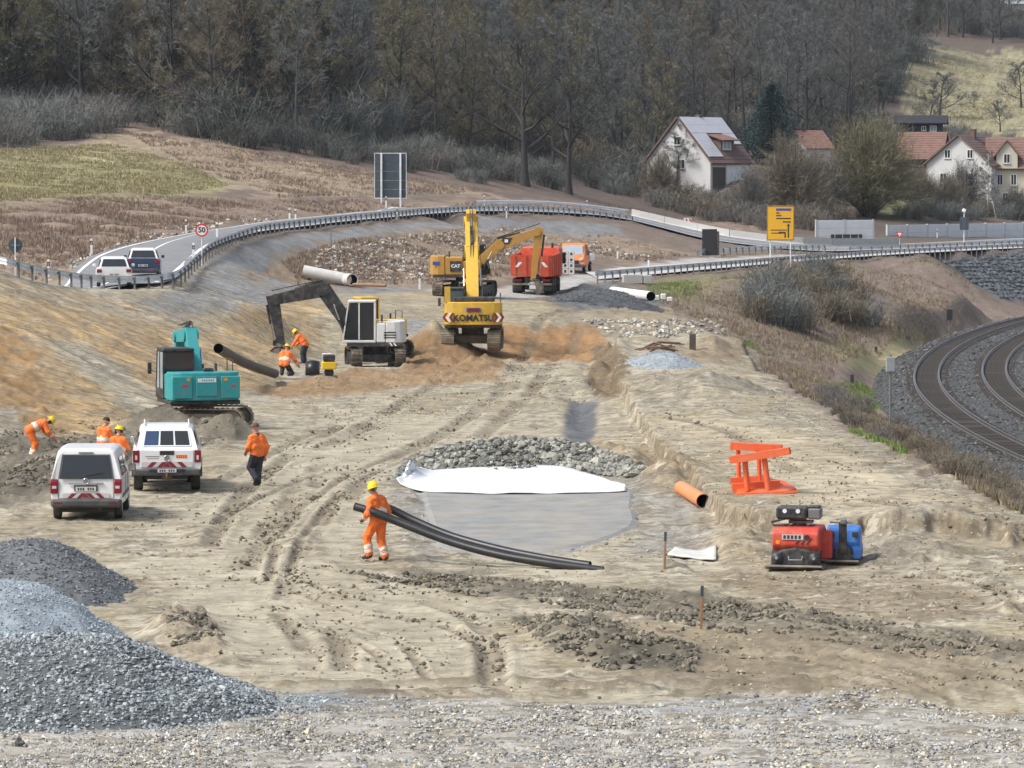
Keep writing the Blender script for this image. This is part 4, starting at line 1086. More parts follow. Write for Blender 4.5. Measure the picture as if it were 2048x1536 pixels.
# stone bank below the road at the right edge
def rock_bank():
    rng = random.Random(3); m = []
    t = tag(empty('stone_bank', hit(2010, 585)), 'blue-grey stone revetment below the road at the right edge', 'retaining wall')
    b = t.location; me = []
    for k in range(5):
        mb = MB(); n = 10; vs = []
        for i in range(3):
            for j in range(6):
                a = j * math.pi / 3; r = (.62, 1, .6)[i] * rng.uniform(.85, 1.1); vs.append((r * math.cos(a) * .55, r * math.sin(a) * .3, (-.28, 0, .28)[i] * rng.uniform(.8, 1.1)))
        mb.add(vs, [(i * 6 + j, i * 6 + (j + 1) % 6, i * 6 + 6 + (j + 1) % 6, i * 6 + 6 + j) for i in range(2) for j in range(6)] + [tuple(range(6))[::-1], tuple(range(12, 18))])
        me.append(mb.mesh('stone', ['stone_blue']))
    c = 0
    for row in range(12):
        for i in range(24):
            x = 1880 + i * 8 + (row % 2) * 4 + rng.uniform(-2, 2); y = 512 + row * 7.4 + rng.uniform(-2, 2)
            if y < 521 - (x - 1880) * .09 or x < 1880 + (y - 520) * 1.45 or c >= 290: continue
            p = hit(x, y)
            if p.y < 330: continue
            o = link('stone', rng.choice(me), t, p - b); o.rotation_euler = (rng.uniform(-.3, .3), rng.uniform(-.2, .2), rng.uniform(-.4, .4)); q = rng.uniform(.7, 1.1); o.scale = (q, q, q); c += 1
rock_bank()
# ------------------------------------------------------------------ cars (local +y is forward, the tail faces the camera)
def wheel(t, x, y, r, w, rim='chrome', n=20):
    sg = 1 if x > 0 else -1
    wl = MB().lathe([(-w / 2, r * .62), (-w / 2, r * .93), (-w * .36, r), (w * .36, r), (w / 2, r * .93), (w / 2, r * .62)], (0, 0, 0), (1, 0, 0), n).build('wheel', 'black_rubber', t)
    wl.location = (x, y, r)
    m = MB().lathe([(w * .3 * sg, .02), (w * .34 * sg, r * .3), (w * .22 * sg, r * .5), (w * .46 * sg, r * .6), (w * .46 * sg, r * .64)], (0, 0, 0), (1, 0, 0), n)
    for k in range(5):
        a = k * 2 * math.pi / 5; m.box((w * .3 * sg - .01, -.03, r * .12), (w * .3 * sg + .03, .03, r * .6), rot=None, mtx=Matrix.Rotation(a, 4, 'X'))
    m.build('rim', rim, wl)
    return wl
def loft(secs, parent, name, material, bevel=.02):
    """secs: list of rings; each ring a list of (x, y, z), closed; ends capped"""
    n = len(secs[0]); m = MB()
    vs = [p for s in secs for p in s]
    m.add(vs, [(i * n + k, i * n + (k + 1) % n, (i + 1) * n + (k + 1) % n, (i + 1) * n + k) for i in range(len(secs) - 1) for k in range(n)], smooth=False)
    m.add(secs[0], [tuple(range(n))[::-1]]); m.add(secs[-1], [tuple(range(n))])
    o = m.build(name, material, parent)
    w = o.modifiers.new('weld', 'WELD'); w.merge_threshold = .0005
    if bevel:
        b = o.modifiers.new('bevel', 'BEVEL'); b.width = bevel; b.segments = 3; b.limit_method = 'ANGLE'; b.angle_limit = R(14)
    return o
def ring(yb, ym, yt, wb, wm, wt, zb, zm, zt):
    """cross-section: sill width wb at zb, belt width wm at zm, roof width wt at zt; each height has its own y"""
    h = [(wb, zb, yb), (wm, zb + (zm - zb) * .35, yb + (ym - yb) * .3), (wm, zm, ym), (wt + (wm - wt) * .25, zm + (zt - zm) * .75, ym + (yt - ym) * .75), (wt, zt - .05, ym + (yt - ym) * .95), (wt - .13, zt, yt)]
    return [(x, y, z) for (x, z, y) in h] + [(-x, y, z) for (x, z, y) in reversed(h)]
def plate(t, x, y, z, w, h, text='', name='number_plate'):
    o = MB().box((x - w / 2, y - .015, z - h / 2), (x + w / 2, y, z + h / 2)).build(name, 'warn_white', t)
    k = 7
    for i in range(k):
        if i == 3: continue
        xx = x - w * .36 + i * w * .72 / (k - 1)
        MB().box((xx - w * .035, y - .019, z - h * .3), (xx + w * .035, y - .0155, z + h * .3)).build('plate_mark', 'sign_black', o)
    return o
def warn_band(t, y, z0, z1, w, n=6, name='warning_band', lean=0):
    """red and white slanting stripes rising towards a central triangle"""
    o = MB().box((-w, y - .012, z0), (w, y, z1)).build(name, 'warn_white', t)
    h = z1 - z0; st = w / n
    for sg in (-1, 1):
        for i in range(1, n, 2):
            a = i * st; q = [(sg * a, z0), (sg * (a + st), z0), (sg * max(a + st - h, .01), z1), (sg * max(a - h, .0), z1)]
            q = [(a2 if abs(a2) < w else sg * w, b2) for (a2, b2) in q]
            MB().slab([(x, y - .0125, z) for (x, z) in q], (0, -1, 0), .004).build('stripe', 'warn_red', o)
    MB().slab([(-h * .8, y - .0175, z0 + .01), (h * .8, y - .0175, z0 + .01), (0, y - .0175, z1 - .01)], (0, -1, 0), .004).build('stripe', 'warn_red', o)
    return o
def emblem(t, x, y, z, r):
    o = MB().cyl((x, y - .02, z), (x, y, z), r, n=18, smooth=False).build('badge', 'galv_dark', t)
    MB().lathe([(-.022, r), (-.026, r), (-.026, r * .78), (-.022, r * .78)], (x, y, z), (0, 1, 0), 18, closed=True).build('badge_ring', 'chrome', o)
    for sg in (-1, 1):
        MB().slab([(x - sg * r * .5, y - .021, z + r * .6), (x - sg * r * .3, y - .021, z + r * .6), (x + sg * r * .02, y - .021, z - r * .5), (x - sg * r * .1, y - .021, z - r * .55)], (0, -1, 0), .004).build('badge_mark', 'chrome', o)

def van():
    # small white delivery estate seen from behind
    p = G(170, 1043)
    t = tag(empty('small_van', (p.x, p.y + .8, gz(p.x, p.y + .8) + .02), R(2)), 'white small van with big dark rear window, nearest parked vehicle on the left', 'van')
    S = [ring(-.80, -.80, -.60, .82, .895, .70, .38, 1.05, 1.80), ring(-.5, -.6, -.35, .86, .9, .73, .36, 1.06, 1.83), ring(.9, .9, .9, .88, .9, .745, .34, 1.06, 1.84), ring(1.9, 1.9, 1.75, .88, .9, .745, .34, 1.06, 1.82),
         ring(2.3, 2.35, 2.05, .88, .9, .73, .34, 1.05, 1.70), ring(3.0, 3.0, 2.85, .86, .88, .68, .34, .98, 1.06), ring(3.5, 3.45, 3.3, .78, .8, .6, .36, .82, .9)]
    loft(S, t, 'body', 'white_paint', .03)
    # tailgate outlines and rear window on the raked tail
    def back(x, z, o=0):       # y of the tail surface at height z
        yy = -.80 if z <= 1.05 else -.80 + (z - 1.05) / .75 * .20
        return (x, yy - o, z)
    q = [(-.66, 1.1), (.66, 1.1), (.565, 1.66), (-.565, 1.66)]
    MB().slab([back(x, z, .012) for (x, z) in q], (0, -1, .2), .012).build('rear_window', 'glass_dark', t)
    MB().slab([back(x, z, .004) for (x, z) in ((-.71, 1.075), (.71, 1.075), (.61, 1.69), (-.61, 1.69))], (0, -1, .2), .009).build('window_rim', 'dark_plastic', t)
    MB().slab([back(x, z, .012) for (x, z) in ((-.2, 1.715), (.2, 1.715), (.18, 1.745), (-.18, 1.745))], (0, -1, .2), .012).build('brake_light', 'dark_plastic', t)
    MB().tube([back(-.02, 1.16, .04), back(.2, 1.2, .05), back(.42, 1.24, .045)], .012, 6).build('wiper', 'black_plain', t)
    for sg in (-1, 1):
        o = MB().prism([(-.83, .70), (-.60, .72), (-.56, 1.06), (-.79, 1.07), (-.825, 1.0)], sg * .72, sg * .905).build('tail_lamp', 'red_lamp', t, .015)
        MB().box((sg * .75, -.835, .83), (sg * .86, -.826, .9)).build('lamp_segment', 'warn_white', o)
        # side window and front side window
        for (a, b, nm) in (((-.35, .85), (.25, .85), 'side_window'), ((.95, 1.75), (.95, 1.7), 'side_window')):
            q = [(sg * .893, a[0], 1.12), (sg * .893, a[1], 1.12), (sg * .80, a[1] - .05, 1.58), (sg * .80, a[0] + .12, 1.58)]
            MB().slab(q, (sg, 0, .2), .014).build(nm, 'glass_dark', t)
        MB().box((sg * .9, -.3, .55), (sg * .915, 2.2, .64), ch=.004).build('rub_strip', 'dark_plastic', t)
        mr = MB().box((sg * .93, 1.75, 1.08), (sg * 1.12, 1.85, 1.28), ch=.03).build('mirror', 'dark_plastic', t)
        MB().box((sg * .95, 1.735, 1.1), (sg * 1.1, 1.749, 1.26)).build('mirror_glass', 'chrome', mr)
        for y in (0.0, 2.68): wheel(t, sg * .78, y, .315, .2)
    bp = MB().box((-.9, -.87, .34), (.9, -.45, .56), ch=.05).build('bumper', 'dark_plastic', t, .015)
    for sg in (-1, 1): MB().box((sg * .6, -.876, .44), (sg * .8, -.868, .48)).build('reflector', 'red_lamp', bp)
    MB().box((-.45, -.83, .94), (.45, -.79, .98), ch=.01).build('grab_strip', 'chrome', t)
    MB().box((-.3, -.815, .76), (.3, -.802, .92)).build('plate_recess', 'dark_plastic', t)
    plate(t, 0, -.818, .82, .52, .11); emblem(t, 0, -.805, 1.02, .075)
    warn_band(t, -.803, .585, .71, .6, 5)
    for sg in (-1, 1): MB().box((sg * .705 - .006, -.808, .58), (sg * .705 + .006, -.801, 1.07)).build('panel_gap', 'black_plain', t)
    MB().box((-.7, -.808, .572), (.7, -.801, .58)).build('panel_gap', 'black_plain', t)
    for sg in (-1, 1):
        for y in (.9, 1.85): MB().box((sg * .9, y - .006, .42), (sg * .908, y + .006, 1.06)).build('panel_gap', 'black_plain', t)
    MB().box((-.7, -.5, .2), (.7, 3.2, .36)).build('underbody', 'black_plain', t)
    MB().cyl((.35, -.75, .3), (.35, -.4, .3), .03, n=8).build('exhaust', 'rust', t)
    MB().box((-.72, 2.12, 1.12), (.72, 2.13, 1.62), rot=Matrix.Rotation(R(-30), 3, 'X')).build('windscreen', 'glass_dark', t)
    return t
van()
def pickup():
    p = G(331, 984)
    t = tag(empty('pickup_truck', (p.x, p.y + .5, gz(p.x, p.y + .5) + .02), R(5)), 'white pickup truck with canopy and three rear panes, parked ahead of the van', 'pickup')
    # bed and lower body
    S = [ring(-.95, -.95, -.95, .9, .955, .93, .62, 1.05, 1.22), ring(.9, .9, .9, .93, .96, .93, .55, 1.05, 1.22), ring(2.6, 2.6, 2.6, .93, .96, .93, .5, 1.05, 1.22), ring(3.7, 3.7, 3.7, .93, .95, .88, .5, 1.0, 1.14), ring(4.25, 4.3, 4.15, .85, .88, .7, .55, .85, .98)]
    loft(S, t, 'body', 'white_paint', .03)
    S = [ring(-.86, -.86, -.35, .84, .84, .70, 1.2, 1.24, 1.80), ring(.6, .6, .6, .87, .87, .74, 1.2, 1.24, 1.84), ring(.75, .75, .8, .87, .87, .74, 1.2, 1.24, 1.84), ring(2.1, 2.1, 1.9, .87, .87, .72, 1.2, 1.24, 1.80), ring(2.85, 2.85, 2.2, .85, .85, .66, 1.15, 1.2, 1.70)]
    loft(S, t, 'canopy', 'white_paint', .03)
    def back(x, z, o=0): return (x, -.86 + (z - 1.24) / .56 * .51 - o, z)
    nn = (0, -.74, .67)
    for (x0, x1, m) in ((-.64, -.24, 'glass_blue'), (-.19, .19, 'glass_dark'), (.24, .64, 'glass_dark')):
        k = .10
        def sh(x, z): return x * (1 - k * (z - 1.3) / .4)
        MB().slab([back(sh(x, z), z, .006) for (x, z) in ((x0, 1.33), (x1, 1.33), (x1, 1.70), (x0, 1.70))], nn, .012).build('rear_pane', m, t)
    MB().slab([back(x * (1 - .1 * (z - 1.3) / .4), z, .001) for (x, z) in ((-.68, 1.30), (.68, 1.30), (.68, 1.73), (-.68, 1.73))], nn, .006).build('pane_rim', 'galv', t)
    for sg in (-1, 1): MB().tube([(sg * .62, -.1, 1.86), (sg * .62, 1.6, 1.9)], .02, 6).build('roof_rail', 'galv', t)
    # tailgate
    MB().box((-.74, -.985, .72), (.74, -.952, 1.2), ch=.012).build('tailgate', 'white_paint', t)
    hd = MB().box((-.2, -1.0, 1.07), (.2, -.987, 1.19), ch=.005).build('tailgate_handle', 'black_plain', t)
    emblem(t, 0, -.987, .98, .085)
    o = MB().box((.26, -.992, .985), (.55, -.987, 1.07)).build('red_label', 'sign_red', t)
    for i in range(4): MB().box((.3 + i * .06, -.995, 1.0), (.335 + i * .06, -.9925, 1.055)).build('label_mark', 'orange_lamp', o)
    MB().box((-.6, -.99, 1.02), (-.2, -.987, 1.04)).build('lettering', 'galv_dark', t); MB().box((-.55, -.99, .965), (-.22, -.987, .98)).build('lettering', 'galv_dark', t)
    warn_band(t, -.988, .73, .88, .7, 5)
    for sg in (-1, 1):
        o = MB().prism([(-.985, .86), (-.8, .88), (-.8, 1.18), (-.985, 1.2)], sg * .765, sg * .945).build('tail_lamp', 'red_lamp', t, .012)
        MB().box((sg * .82, -.992, .94), (sg * .88, -.986, 1.06)).build('lamp_segment', 'warn_white', o)
        for y in (.25, 3.35): wheel(t, sg * .8, y, .39, .26)
        for (a, b) in ((-.3, .55), (.85, 1.55), (1.65, 2.25)):
            MB().slab([(sg * .872, a, 1.3), (sg * .872, b, 1.3), (sg * .775, b - .06, 1.66), (sg * .775, a + .08, 1.66)], (sg, 0, .2), .014).build('side_window', 'glass_dark', t)
        mr = MB().box((sg * .93, 2.25, 1.2), (sg * 1.03, 2.36, 1.38), ch=.03).build('mirror', 'white_paint', t)
        MB().box((sg * .95, 2.236, 1.22), (sg * 1.02, 2.249, 1.36)).build('mirror_glass', 'chrome', mr)
        MB().prism([(-.28, .42), (-.22, .72), (.0, .9), (.5, .9), (.72, .72), (.78, .42), (.66, .42), (.6, .66), (.45, .78), (.05, .78), (-.1, .66), (-.16, .42)], sg * .93, sg * .985).build('wheel_arch', 'dark_plastic', t)
    MB().box((-.92, -1.08, .5), (.92, -.8, .68), ch=.03).build('bumper', 'dark_plastic', t, .01)
    MB().box((-.5, -1.1, .60), (.5, -1.0, .69), ch=.02).build('bumper_step', 'black_plain', t)
    plate(t, 0, -1.102, .645, .52, .1)
    MB().cyl((0, -1.12, .48), (0, -1.12, .58), .035, n=10).cyl((0, -1.12, .46), (0, -.8, .46), .03, n=8).box((-.14, -1.0, .38), (.14, -.85, .52)).build('tow_hitch', 'rust', t)
    MB().box((-.6, -.8, .38), (.6, 3.9, .55)).build('chassis', 'black_plain', t)
    MB().cyl((-.6, .25, .39), (.6, .25, .39), .06, n=8).build('rear_axle', 'black_plain', t)
    for sg in (-1, 1): MB().box((sg * .55, .5, .2), (sg * .75, .54, .5)).build('mud_flap', 'black_rubber', t)
pickup()
def road_car(px, d, rz, label, front, low='white_paint'):
    z = 0; v = W(px, 560, d); p = Vector((v.x, v.y, gz(v.x, v.y) + .24))
    t = tag(empty('passenger_car', p, rz), label, 'car', 'cars on the country road')
    S = [ring(-.85, -.9, -.9, .8, .86, .78, .3, .75, .98), ring(-.4, -.4, -.4, .86, .9, .82, .22, .78, 1.0), ring(1.2, 1.2, 1.2, .86, .9, .82, .22, .78, .98), ring(2.2, 2.2, 2.2, .86, .9, .78, .22, .75, .95), ring(3.2, 3.2, 3.1, .8, .84, .62, .26, .66, .8)]
    loft(S, t, 'body', low, .04)
    S = [ring(-.78, -.78, -.4, .74, .74, .58, .95, .97, 1.45), ring(.0, .0, .1, .78, .78, .62, .95, .97, 1.5), ring(1.2, 1.2, 1.0, .78, .78, .6, .95, .97, 1.46), ring(2.1, 2.1, 1.4, .74, .74, .56, .92, .94, 1.38)]
    loft(S, t, 'cabin', 'white_paint', .03)
    MB().slab([(-.62, -.75, 1.02), (.62, -.75, 1.02), (.52, -.5, 1.36), (-.52, -.5, 1.36)], (0, -.8, .6), .03).build('rear_window', 'glass_dark', t)
    MB().slab([(-.62, 2.03, 1.02), (.62, 2.03, 1.02), (.5, 1.5, 1.34), (-.5, 1.5, 1.34)], (0, .6, .8), .05).build('windscreen', 'glass_pale', t)
    for sg in (-1, 1):
        for (a, b) in ((-.45, .45), (.52, 1.55)): MB().slab([(sg * .775, a, 1.0), (sg * .775, b, 1.0), (sg * .65, b - .15, 1.36), (sg * .65, a + .08, 1.36)], (sg, 0, .3), .02).build('side_window', 'glass_dark', t)
        MB().box((sg * .6, -.93, .72), (sg * .85, -.8, .88), ch=.02).build('tail_lamp', 'red_lamp', t)
        MB().box((sg * .5, 3.1, .56), (sg * .76, 3.2, .7), ch=.02).build('headlamp', 'warn_white', t)
        MB().box((sg * .88, 1.45, .95), (sg * 1.05, 1.6, 1.1), ch=.03).build('mirror', low, t)
        for y in (0, 2.6): wheel(t, sg * .76, y, .31, .19, n=16)
    MB().box((-.8, -.96, .28), (.8, -.85, .46), ch=.03).build('bumper', 'dark_plastic', t)
    plate(t, 0, -.93, .62, .5, .11)
    MB().box((-.5, 3.18, .4), (.5, 3.24, .54), ch=.02).build('grille', 'black_plain', t)
mat('car_blue', (.03, .05, .11), .3, var=.05, coat=.4)
road_car(228, 198.5, R(6), 'white hatchback on the country road, left of two cars behind the guardrail', False)
road_car(287, 204.5, R(4), 'car with white roof and dark blue body, right of two behind the guardrail', True, 'car_blue')
# ------------------------------------------------------------------ excavators and site vehicles
mat('komatsu_yellow', (.66, .40, .035), .55, var=.1, dirt=(.34, .26, .13), dirt_amt=.28, dirt_scale=3)
mat('cat_yellow', (.45, .235, .04), .55, var=.1, dirt=(.3, .22, .13), dirt_amt=.25)
mat('teal', (.02, .29, .30), .5, var=.08, dirt=(.2, .26, .22), dirt_amt=.25, dirt_scale=3)
mat('machine_white', (.66, .66, .64), .5, var=.06, dirt=DUST, dirt_amt=.22, dirt_scale=3)
mat('machine_black', (.022, .023, .026), .5, var=.2, dirt=(.22, .19, .145), dirt_amt=.28, dirt_scale=4)
mat('track_steel', (.075, .065, .055), .8, .2, var=.3, dirt=(.33, .26, .17), dirt_amt=.5, dirt_scale=3)
mat('track_mud', (.20, .16, .115), .9, .0, var=.3, dirt=(.4, .33, .23), dirt_amt=.4, dirt_scale=3)
mat('truck_red', (.62, .085, .035), .5, var=.1, dirt=DUST, dirt_amt=.2)
mat('van_orange', (.75, .2, .04), .45, var=.06, dirt=DUST, dirt_amt=.12)
mat('steel_worn', (.16, .14, .12), .6, .3, var=.3, dirt=(.33, .27, .19), dirt_amt=.4)
def beamgeo(m, p0, p1, h0, h1, w, mi=0, off=0.0):
    """tapered box beam in the y-z plane from p0 to p1 (y, z), heights h0, h1, half width w"""
    a = Vector((0, *p0)); b = Vector((0, *p1)); d = (b - a).normalized(); n = Vector((0, -d.z, d.y))
    pts = [a - n * h0 * (.5 - off) - d * h0 * .15, a + n * h0 * (.5 + off) - d * h0 * .15, b + n * h1 * .5 + d * h1 * .2, b - n * h1 * .5 + d * h1 * .2]
    m.prism([(q.y, q.z) for q in pts], -w, w, mi)
    return m
def track_unit(t, x, L, h, w, material):
    """one crawler: chain loop of shoes round wheels"""
    o = MB(); r = h / 2
    n = 44; per = 2 * (L - 2 * r) + 2 * math.pi * r
    def at(s):
        s %= per; a = L - 2 * r
        if s < a: return (-a / 2 + s, 0.0, 0.0, (0, -1))
        s -= a
        if s < math.pi * r: th = s / r; return (a / 2 + r * math.sin(th), r - r * math.cos(th), th, (math.sin(th), -math.cos(th)))
        s -= math.pi * r
        if s < a: return (a / 2 - s, h, math.pi, (0, 1))
        s -= a; th = s / r; return (-a / 2 - r * math.sin(th), r + r * math.cos(th), math.pi + th, (-math.sin(th), math.cos(th)))
    for k in range(n):
        y, z, th, nn = at(k * per / n)
        c = Matrix.Translation((x, y, z)) @ Matrix.Rotation(th, 4, 'X')
        o.box((-w / 2, -per / n * .46, .0), (w / 2, per / n * .46, .035), mtx=c); o.box((-w / 2, -.018, -.03), (w / 2, .018, .001), mtx=c)
    tr = o.build('track', material, t)
    f = MB().box((x - w * .28, -L / 2 + r, h * .22), (x + w * .28, L / 2 - r, h * .78), ch=.03)
    for sg in (-1, 1): f.cyl((x - w * .3, sg * (L / 2 - r), r), (x + w * .3, sg * (L / 2 - r), r), r * .82, n=16)
    for k in range(6): yy = -L / 2 + r + (L - 2 * r) * (k + .5) / 6; f.cyl((x - w * .32, yy, h * .2), (x + w * .32, yy, h * .2), h * .17, n=10)
    f.build('track_frame', 'machine_black' if material == 'track_steel' else 'track_mud', tr)
def cyl_ram(m, p0, p1, r, x, frac=.55):
    a = Vector((x, *p0)); b = Vector((x, *p1)); c = a.lerp(b, frac)
    m.cyl(a, c, r, n=10, mi=0); m.cyl(c, b, r * .55, n=8, mi=1)
def bucket(t, p, ang, w, sz, material='steel_worn'):
    """bucket hung at p (y, z); ang turns it about x; opening towards the machine"""
    pr = [(0, 0), (.34, -.08), (.62, -.4), (.66, -.8), (.4, -1.12), (0, -1.2), (-.02, -1.14), (.36, -1.06), (.58, -.78), (.55, -.44), (.3, -.16), (0, -.06)]
    m = MB(); m.prism([(a * sz, b * sz) for (a, b) in pr], -w / 2, w / 2)
    side = [(0, -.03), (.32, -.1), (.6, -.42), (.62, -.78), (.38, -1.09), (0, -1.17), (.05, -.6)]
    for x in (-w / 2, w / 2 - .025): m.prism([(a * sz, b * sz) for (a, b) in side], x, x + .025)
    for k in range(5):
        xx = -w / 2 + w * (k + .5) / 5; m.box((xx - w * .05, -.12 * sz, -1.22 * sz), (xx + w * .05, .02 * sz, -1.15 * sz))
    m.box((-w * .2, -.12 * sz, -.05 * sz), (w * .2, .25 * sz, .12 * sz), ch=.02)
    o = m.build('bucket', material, t); o.location = (0, *p); o.rotation_euler = (ang, 0, 0); return o
def cab(t, x0, x1, y0, y1, z0, z1, frame, glass='glass_dark', tint2=None, slope=.25, sill=.32):
    """operator cab: posts, roof and panes"""
    c = MB(); s = .06
    c.box((x0, y0, z0), (x1, y1, z0 + sill), ch=.02); c.box((x0, y0, z1 - .12), (x1, y1 - slope, z1), ch=.03)
    for x in (x0, x1 - s):
        c.box((x, y0, z0 + sill), (x + s, y0 + s * 1.5, z1 - .12))
        c.add([(x, y1 - s, z0 + sill), (x + s, y1 - s, z0 + sill), (x + s, y1, z0 + sill), (x, y1, z0 + sill), (x, y1 - s - slope, z1 - .12), (x + s, y1 - s - slope, z1 - .12), (x + s, y1 - slope, z1 - .12), (x, y1 - slope, z1 - .12)], [(0, 1, 2, 3), (4, 7, 6, 5), (0, 4, 5, 1), (1, 5, 6, 2), (2, 6, 7, 3), (3, 7, 4, 0)])
        ym = (y0 + y1) / 2; c.box((x, ym - s / 2, z0 + sill), (x + s, ym + s / 2, z1 - .12))
    o = c.build('cab', frame, t)
    g = MB().box((x0 + s, y0 + .03, z0 + sill + .02), (x1 - s, y0 + .045, z1 - .14)).build('pane', glass, o)
    for x in (x0 + .02, x1 - .035):
        for (a, b) in ((y0 + .1, (y0 + y1) / 2 - .035), ((y0 + y1) / 2 + .035, y1 - .1)):
            k = slope if b > (y0 + y1) / 2 else 0
            MB().slab([(x, a, z0 + sill + .02), (x, b, z0 + sill + .02), (x, b - k, z1 - .14), (x, a, z1 - .14)], (1, 0, 0), .015).build('pane', tint2 or glass, o)
    MB().slab([(x0 + s, y1 - .04, z0 + sill + .02), (x1 - s, y1 - .04, z0 + sill + .02), (x1 - s, y1 - .04 - slope, z1 - .14), (x0 + s, y1 - .04 - slope, z1 - .14)], (0, 1, .2), .015).build('pane', glass, o)
    st = MB().box((x0 + .3, y0 + .4, z0 + .35), (x1 - .25, y0 + .85, z0 + .55), ch=.04).box((x0 + .3, y0 + .25, z0 + .55), (x1 - .25, y0 + .42, z0 + 1.15), ch=.05).build('seat', 'machine_black', o)
    return o
def excavator(name, pos, rz, under, label, body, w, boom, arm_p, bkt, colors, cabx, tail, zdeck=1.05, track=(3.6, .8, .5), track_mat='track_steel', group='excavators on the site', bodyh=1.15, bucket_w=.9, bucket_s=1.0, boom_w=.2, boom_h=(.5, .62, .36), cab_glass='glass_dark', cab_h=1.75, extra=None, cab_frame=None):
    """boom: [(y, z) foot, knee, tip]; arm_p: [(y, z) top, bottom]; colours: body, arm, trim"""
    cb, ca, ct = colors
    t = tag(empty(name, pos, rz), label, 'excavator', group)
    # undercarriage, turned against the upper part
    u = MB().box((-w * .3, -.9, track[1] * .3), (w * .3, .9, track[1] * .75), ch=.05).cyl((0, 0, track[1] * .7), (0, 0, zdeck - .02), .55, n=20).build('undercarriage', 'machine_black' if track_mat == 'track_steel' else 'track_mud', t)
    u.rotation_euler = (0, 0, under)
    for sg in (-1, 1): track_unit(u, sg * (w / 2 - track[2] / 2), track[0], track[1], track[2], track_mat)
    # deck
    MB().box((-w / 2 + .02, -tail + .25, zdeck), (w / 2 - .02, 1.25, zdeck + .14), ch=.02).build('deck', ct, t)
    # counterweight with rounded tail
    n = 8; pr = []
    for k in range(n + 1):
        a = math.pi * k / n; pr.append((math.cos(a), math.sin(a)))
    m = MB(); lo = []; hi = []
    for (c, s) in pr: lo.append((c * w / 2, -tail + .55 - s ** .6 * .5, zdeck + .145)); hi.append((c * w / 2 * .985, -tail + .57 - s ** .6 * .48, zdeck + bodyh))
    lo += [(-w / 2, -tail + .95, zdeck + .145), (w / 2, -tail + .95, zdeck + .145)]; hi += [(-w / 2 * .985, -tail + .95, zdeck + bodyh), (w / 2 * .985, -tail + .95, zdeck + bodyh)]
    k = len(lo); m.add(lo + hi, [(i, (i + 1) % k, k + (i + 1) % k, k + i) for i in range(k)] + [tuple(range(k))[::-1], tuple(range(k, 2 * k))])
    cw = m.build('counterweight', cb, t, .04)
    # engine hood and side boxes
    MB().box((-w / 2 + .03, -tail + .96, zdeck + .145), (w / 2 - .03, -.1, zdeck + bodyh - .08), ch=.05).build('engine_hood', cb, t)
    MB().box((.25, -.09, zdeck + .145), (w / 2 - .03, .95, zdeck + bodyh - .3), ch=.05).build('tank_box', cb, t)
    x0, x1 = cabx; cab(t, x0, x1, -.08, 1.45, zdeck + .145, zdeck + .145 + cab_h, cab_frame or ct, cab_glass, 'glass_pale' if cb == 'teal' else None, sill=.12 if cb == 'machine_white' else .32)
    # boom, arm, rams, bucket
    f, kn, tp_ = boom
    bm = MB(); beamgeo(bm, f, kn, boom_h[0], boom_h[1], boom_w); beamgeo(bm, kn, tp_, boom_h[1], boom_h[2], boom_w)
    for q, r in ((f, boom_h[0] * .5), (kn, boom_h[1] * .45), (tp_, boom_h[2] * .55)): bm.cyl((-boom_w - .06, *q), (boom_w + .06, *q), r, n=14)
    b = bm.build('boom', ca, t, .015)
    a0, a1 = arm_p
    am = MB(); beamgeo(am, a0, a1, boom_h[2] * 1.25, boom_h[2] * .7, boom_w * .8); am.cyl((-boom_w, *a1), (boom_w, *a1), boom_h[2] * .3, n=12)
    am.build('arm', ca, t, .012)
    fy, fz = f
    for x in (-boom_w - .11, boom_w + .11):
        r1 = MB(); cyl_ram(r1, (fy + .35, fz - .25), ((f[0] + kn[0] * 2) / 3, (f[1] + kn[1] * 2) / 3), .075, x); r1.build('boom_ram', [ct, 'chrome'], t)
    r2 = MB(); top = ((kn[0] + tp_[0]) / 2, (kn[1] + tp_[1]) / 2)
    d = Vector((tp_[0] - kn[0], tp_[1] - kn[1])).normalized(); nn = Vector((-d.y, d.x))
    if nn.y < 0: nn = -nn
    cyl_ram(r2, (kn[0] + nn.x * .42, kn[1] + nn.y * .42), (a0[0], a0[1]), .075, 0); r2.build('arm_ram', [ct, 'chrome'], t)
    r3 = MB(); ad = Vector((a1[0] - a0[0], a1[1] - a0[1])).normalized(); an = Vector((-ad.y, ad.x))
    if an.x < 0: an = -an
    q0 = (a0[0] + ad.x * .3 + an.x * .33, a0[1] + ad.y * .3 + an.y * .33); q1 = (a1[0] - ad.x * .35 + an.x * .33, a1[1] - ad.y * .35 + an.y * .33)
    cyl_ram(r3, q0, q1, .06, 0); r3.cyl((-.1, *q1), (.1, *q1), .05, n=8, mi=1); r3.box((-.05, min(q1[0], a1[0]) - .02, min(q1[1], a1[1])), (.05, max(q1[0], a1[0]) + .02, max(q1[1], a1[1]))); r3.build('bucket_ram', [ct, 'chrome'], t)
    bucket(t, a1, bkt, bucket_w, bucket_s)
    # hoses, mirrors, rails, exhaust
    for x in (-.06, .06):
        h = MB(); h.tube([(x, f[0] + .1, f[1] + .3), (x, kn[0] + nn.x * .45, kn[1] + nn.y * .45), (x, a0[0] + .05, a0[1] + .3)], .022, 6); h.build('hose', 'black_rubber', t)
    MB().cyl((w * .22, -tail + 1.2, zdeck + bodyh - .1), (w * .22, -tail + 1.2, zdeck + bodyh + .25), .05, n=8).build('exhaust', 'machine_black', t)
    MB().tube([(w / 2 - .06, .9, zdeck + bodyh - .3), (w / 2 - .06, .9, zdeck + bodyh + .35), (w / 2 - .06, -.1, zdeck + bodyh + .35), (w / 2 - .06, -.1, zdeck + bodyh - .1)], .02, 6).build('handrail', ct, t)
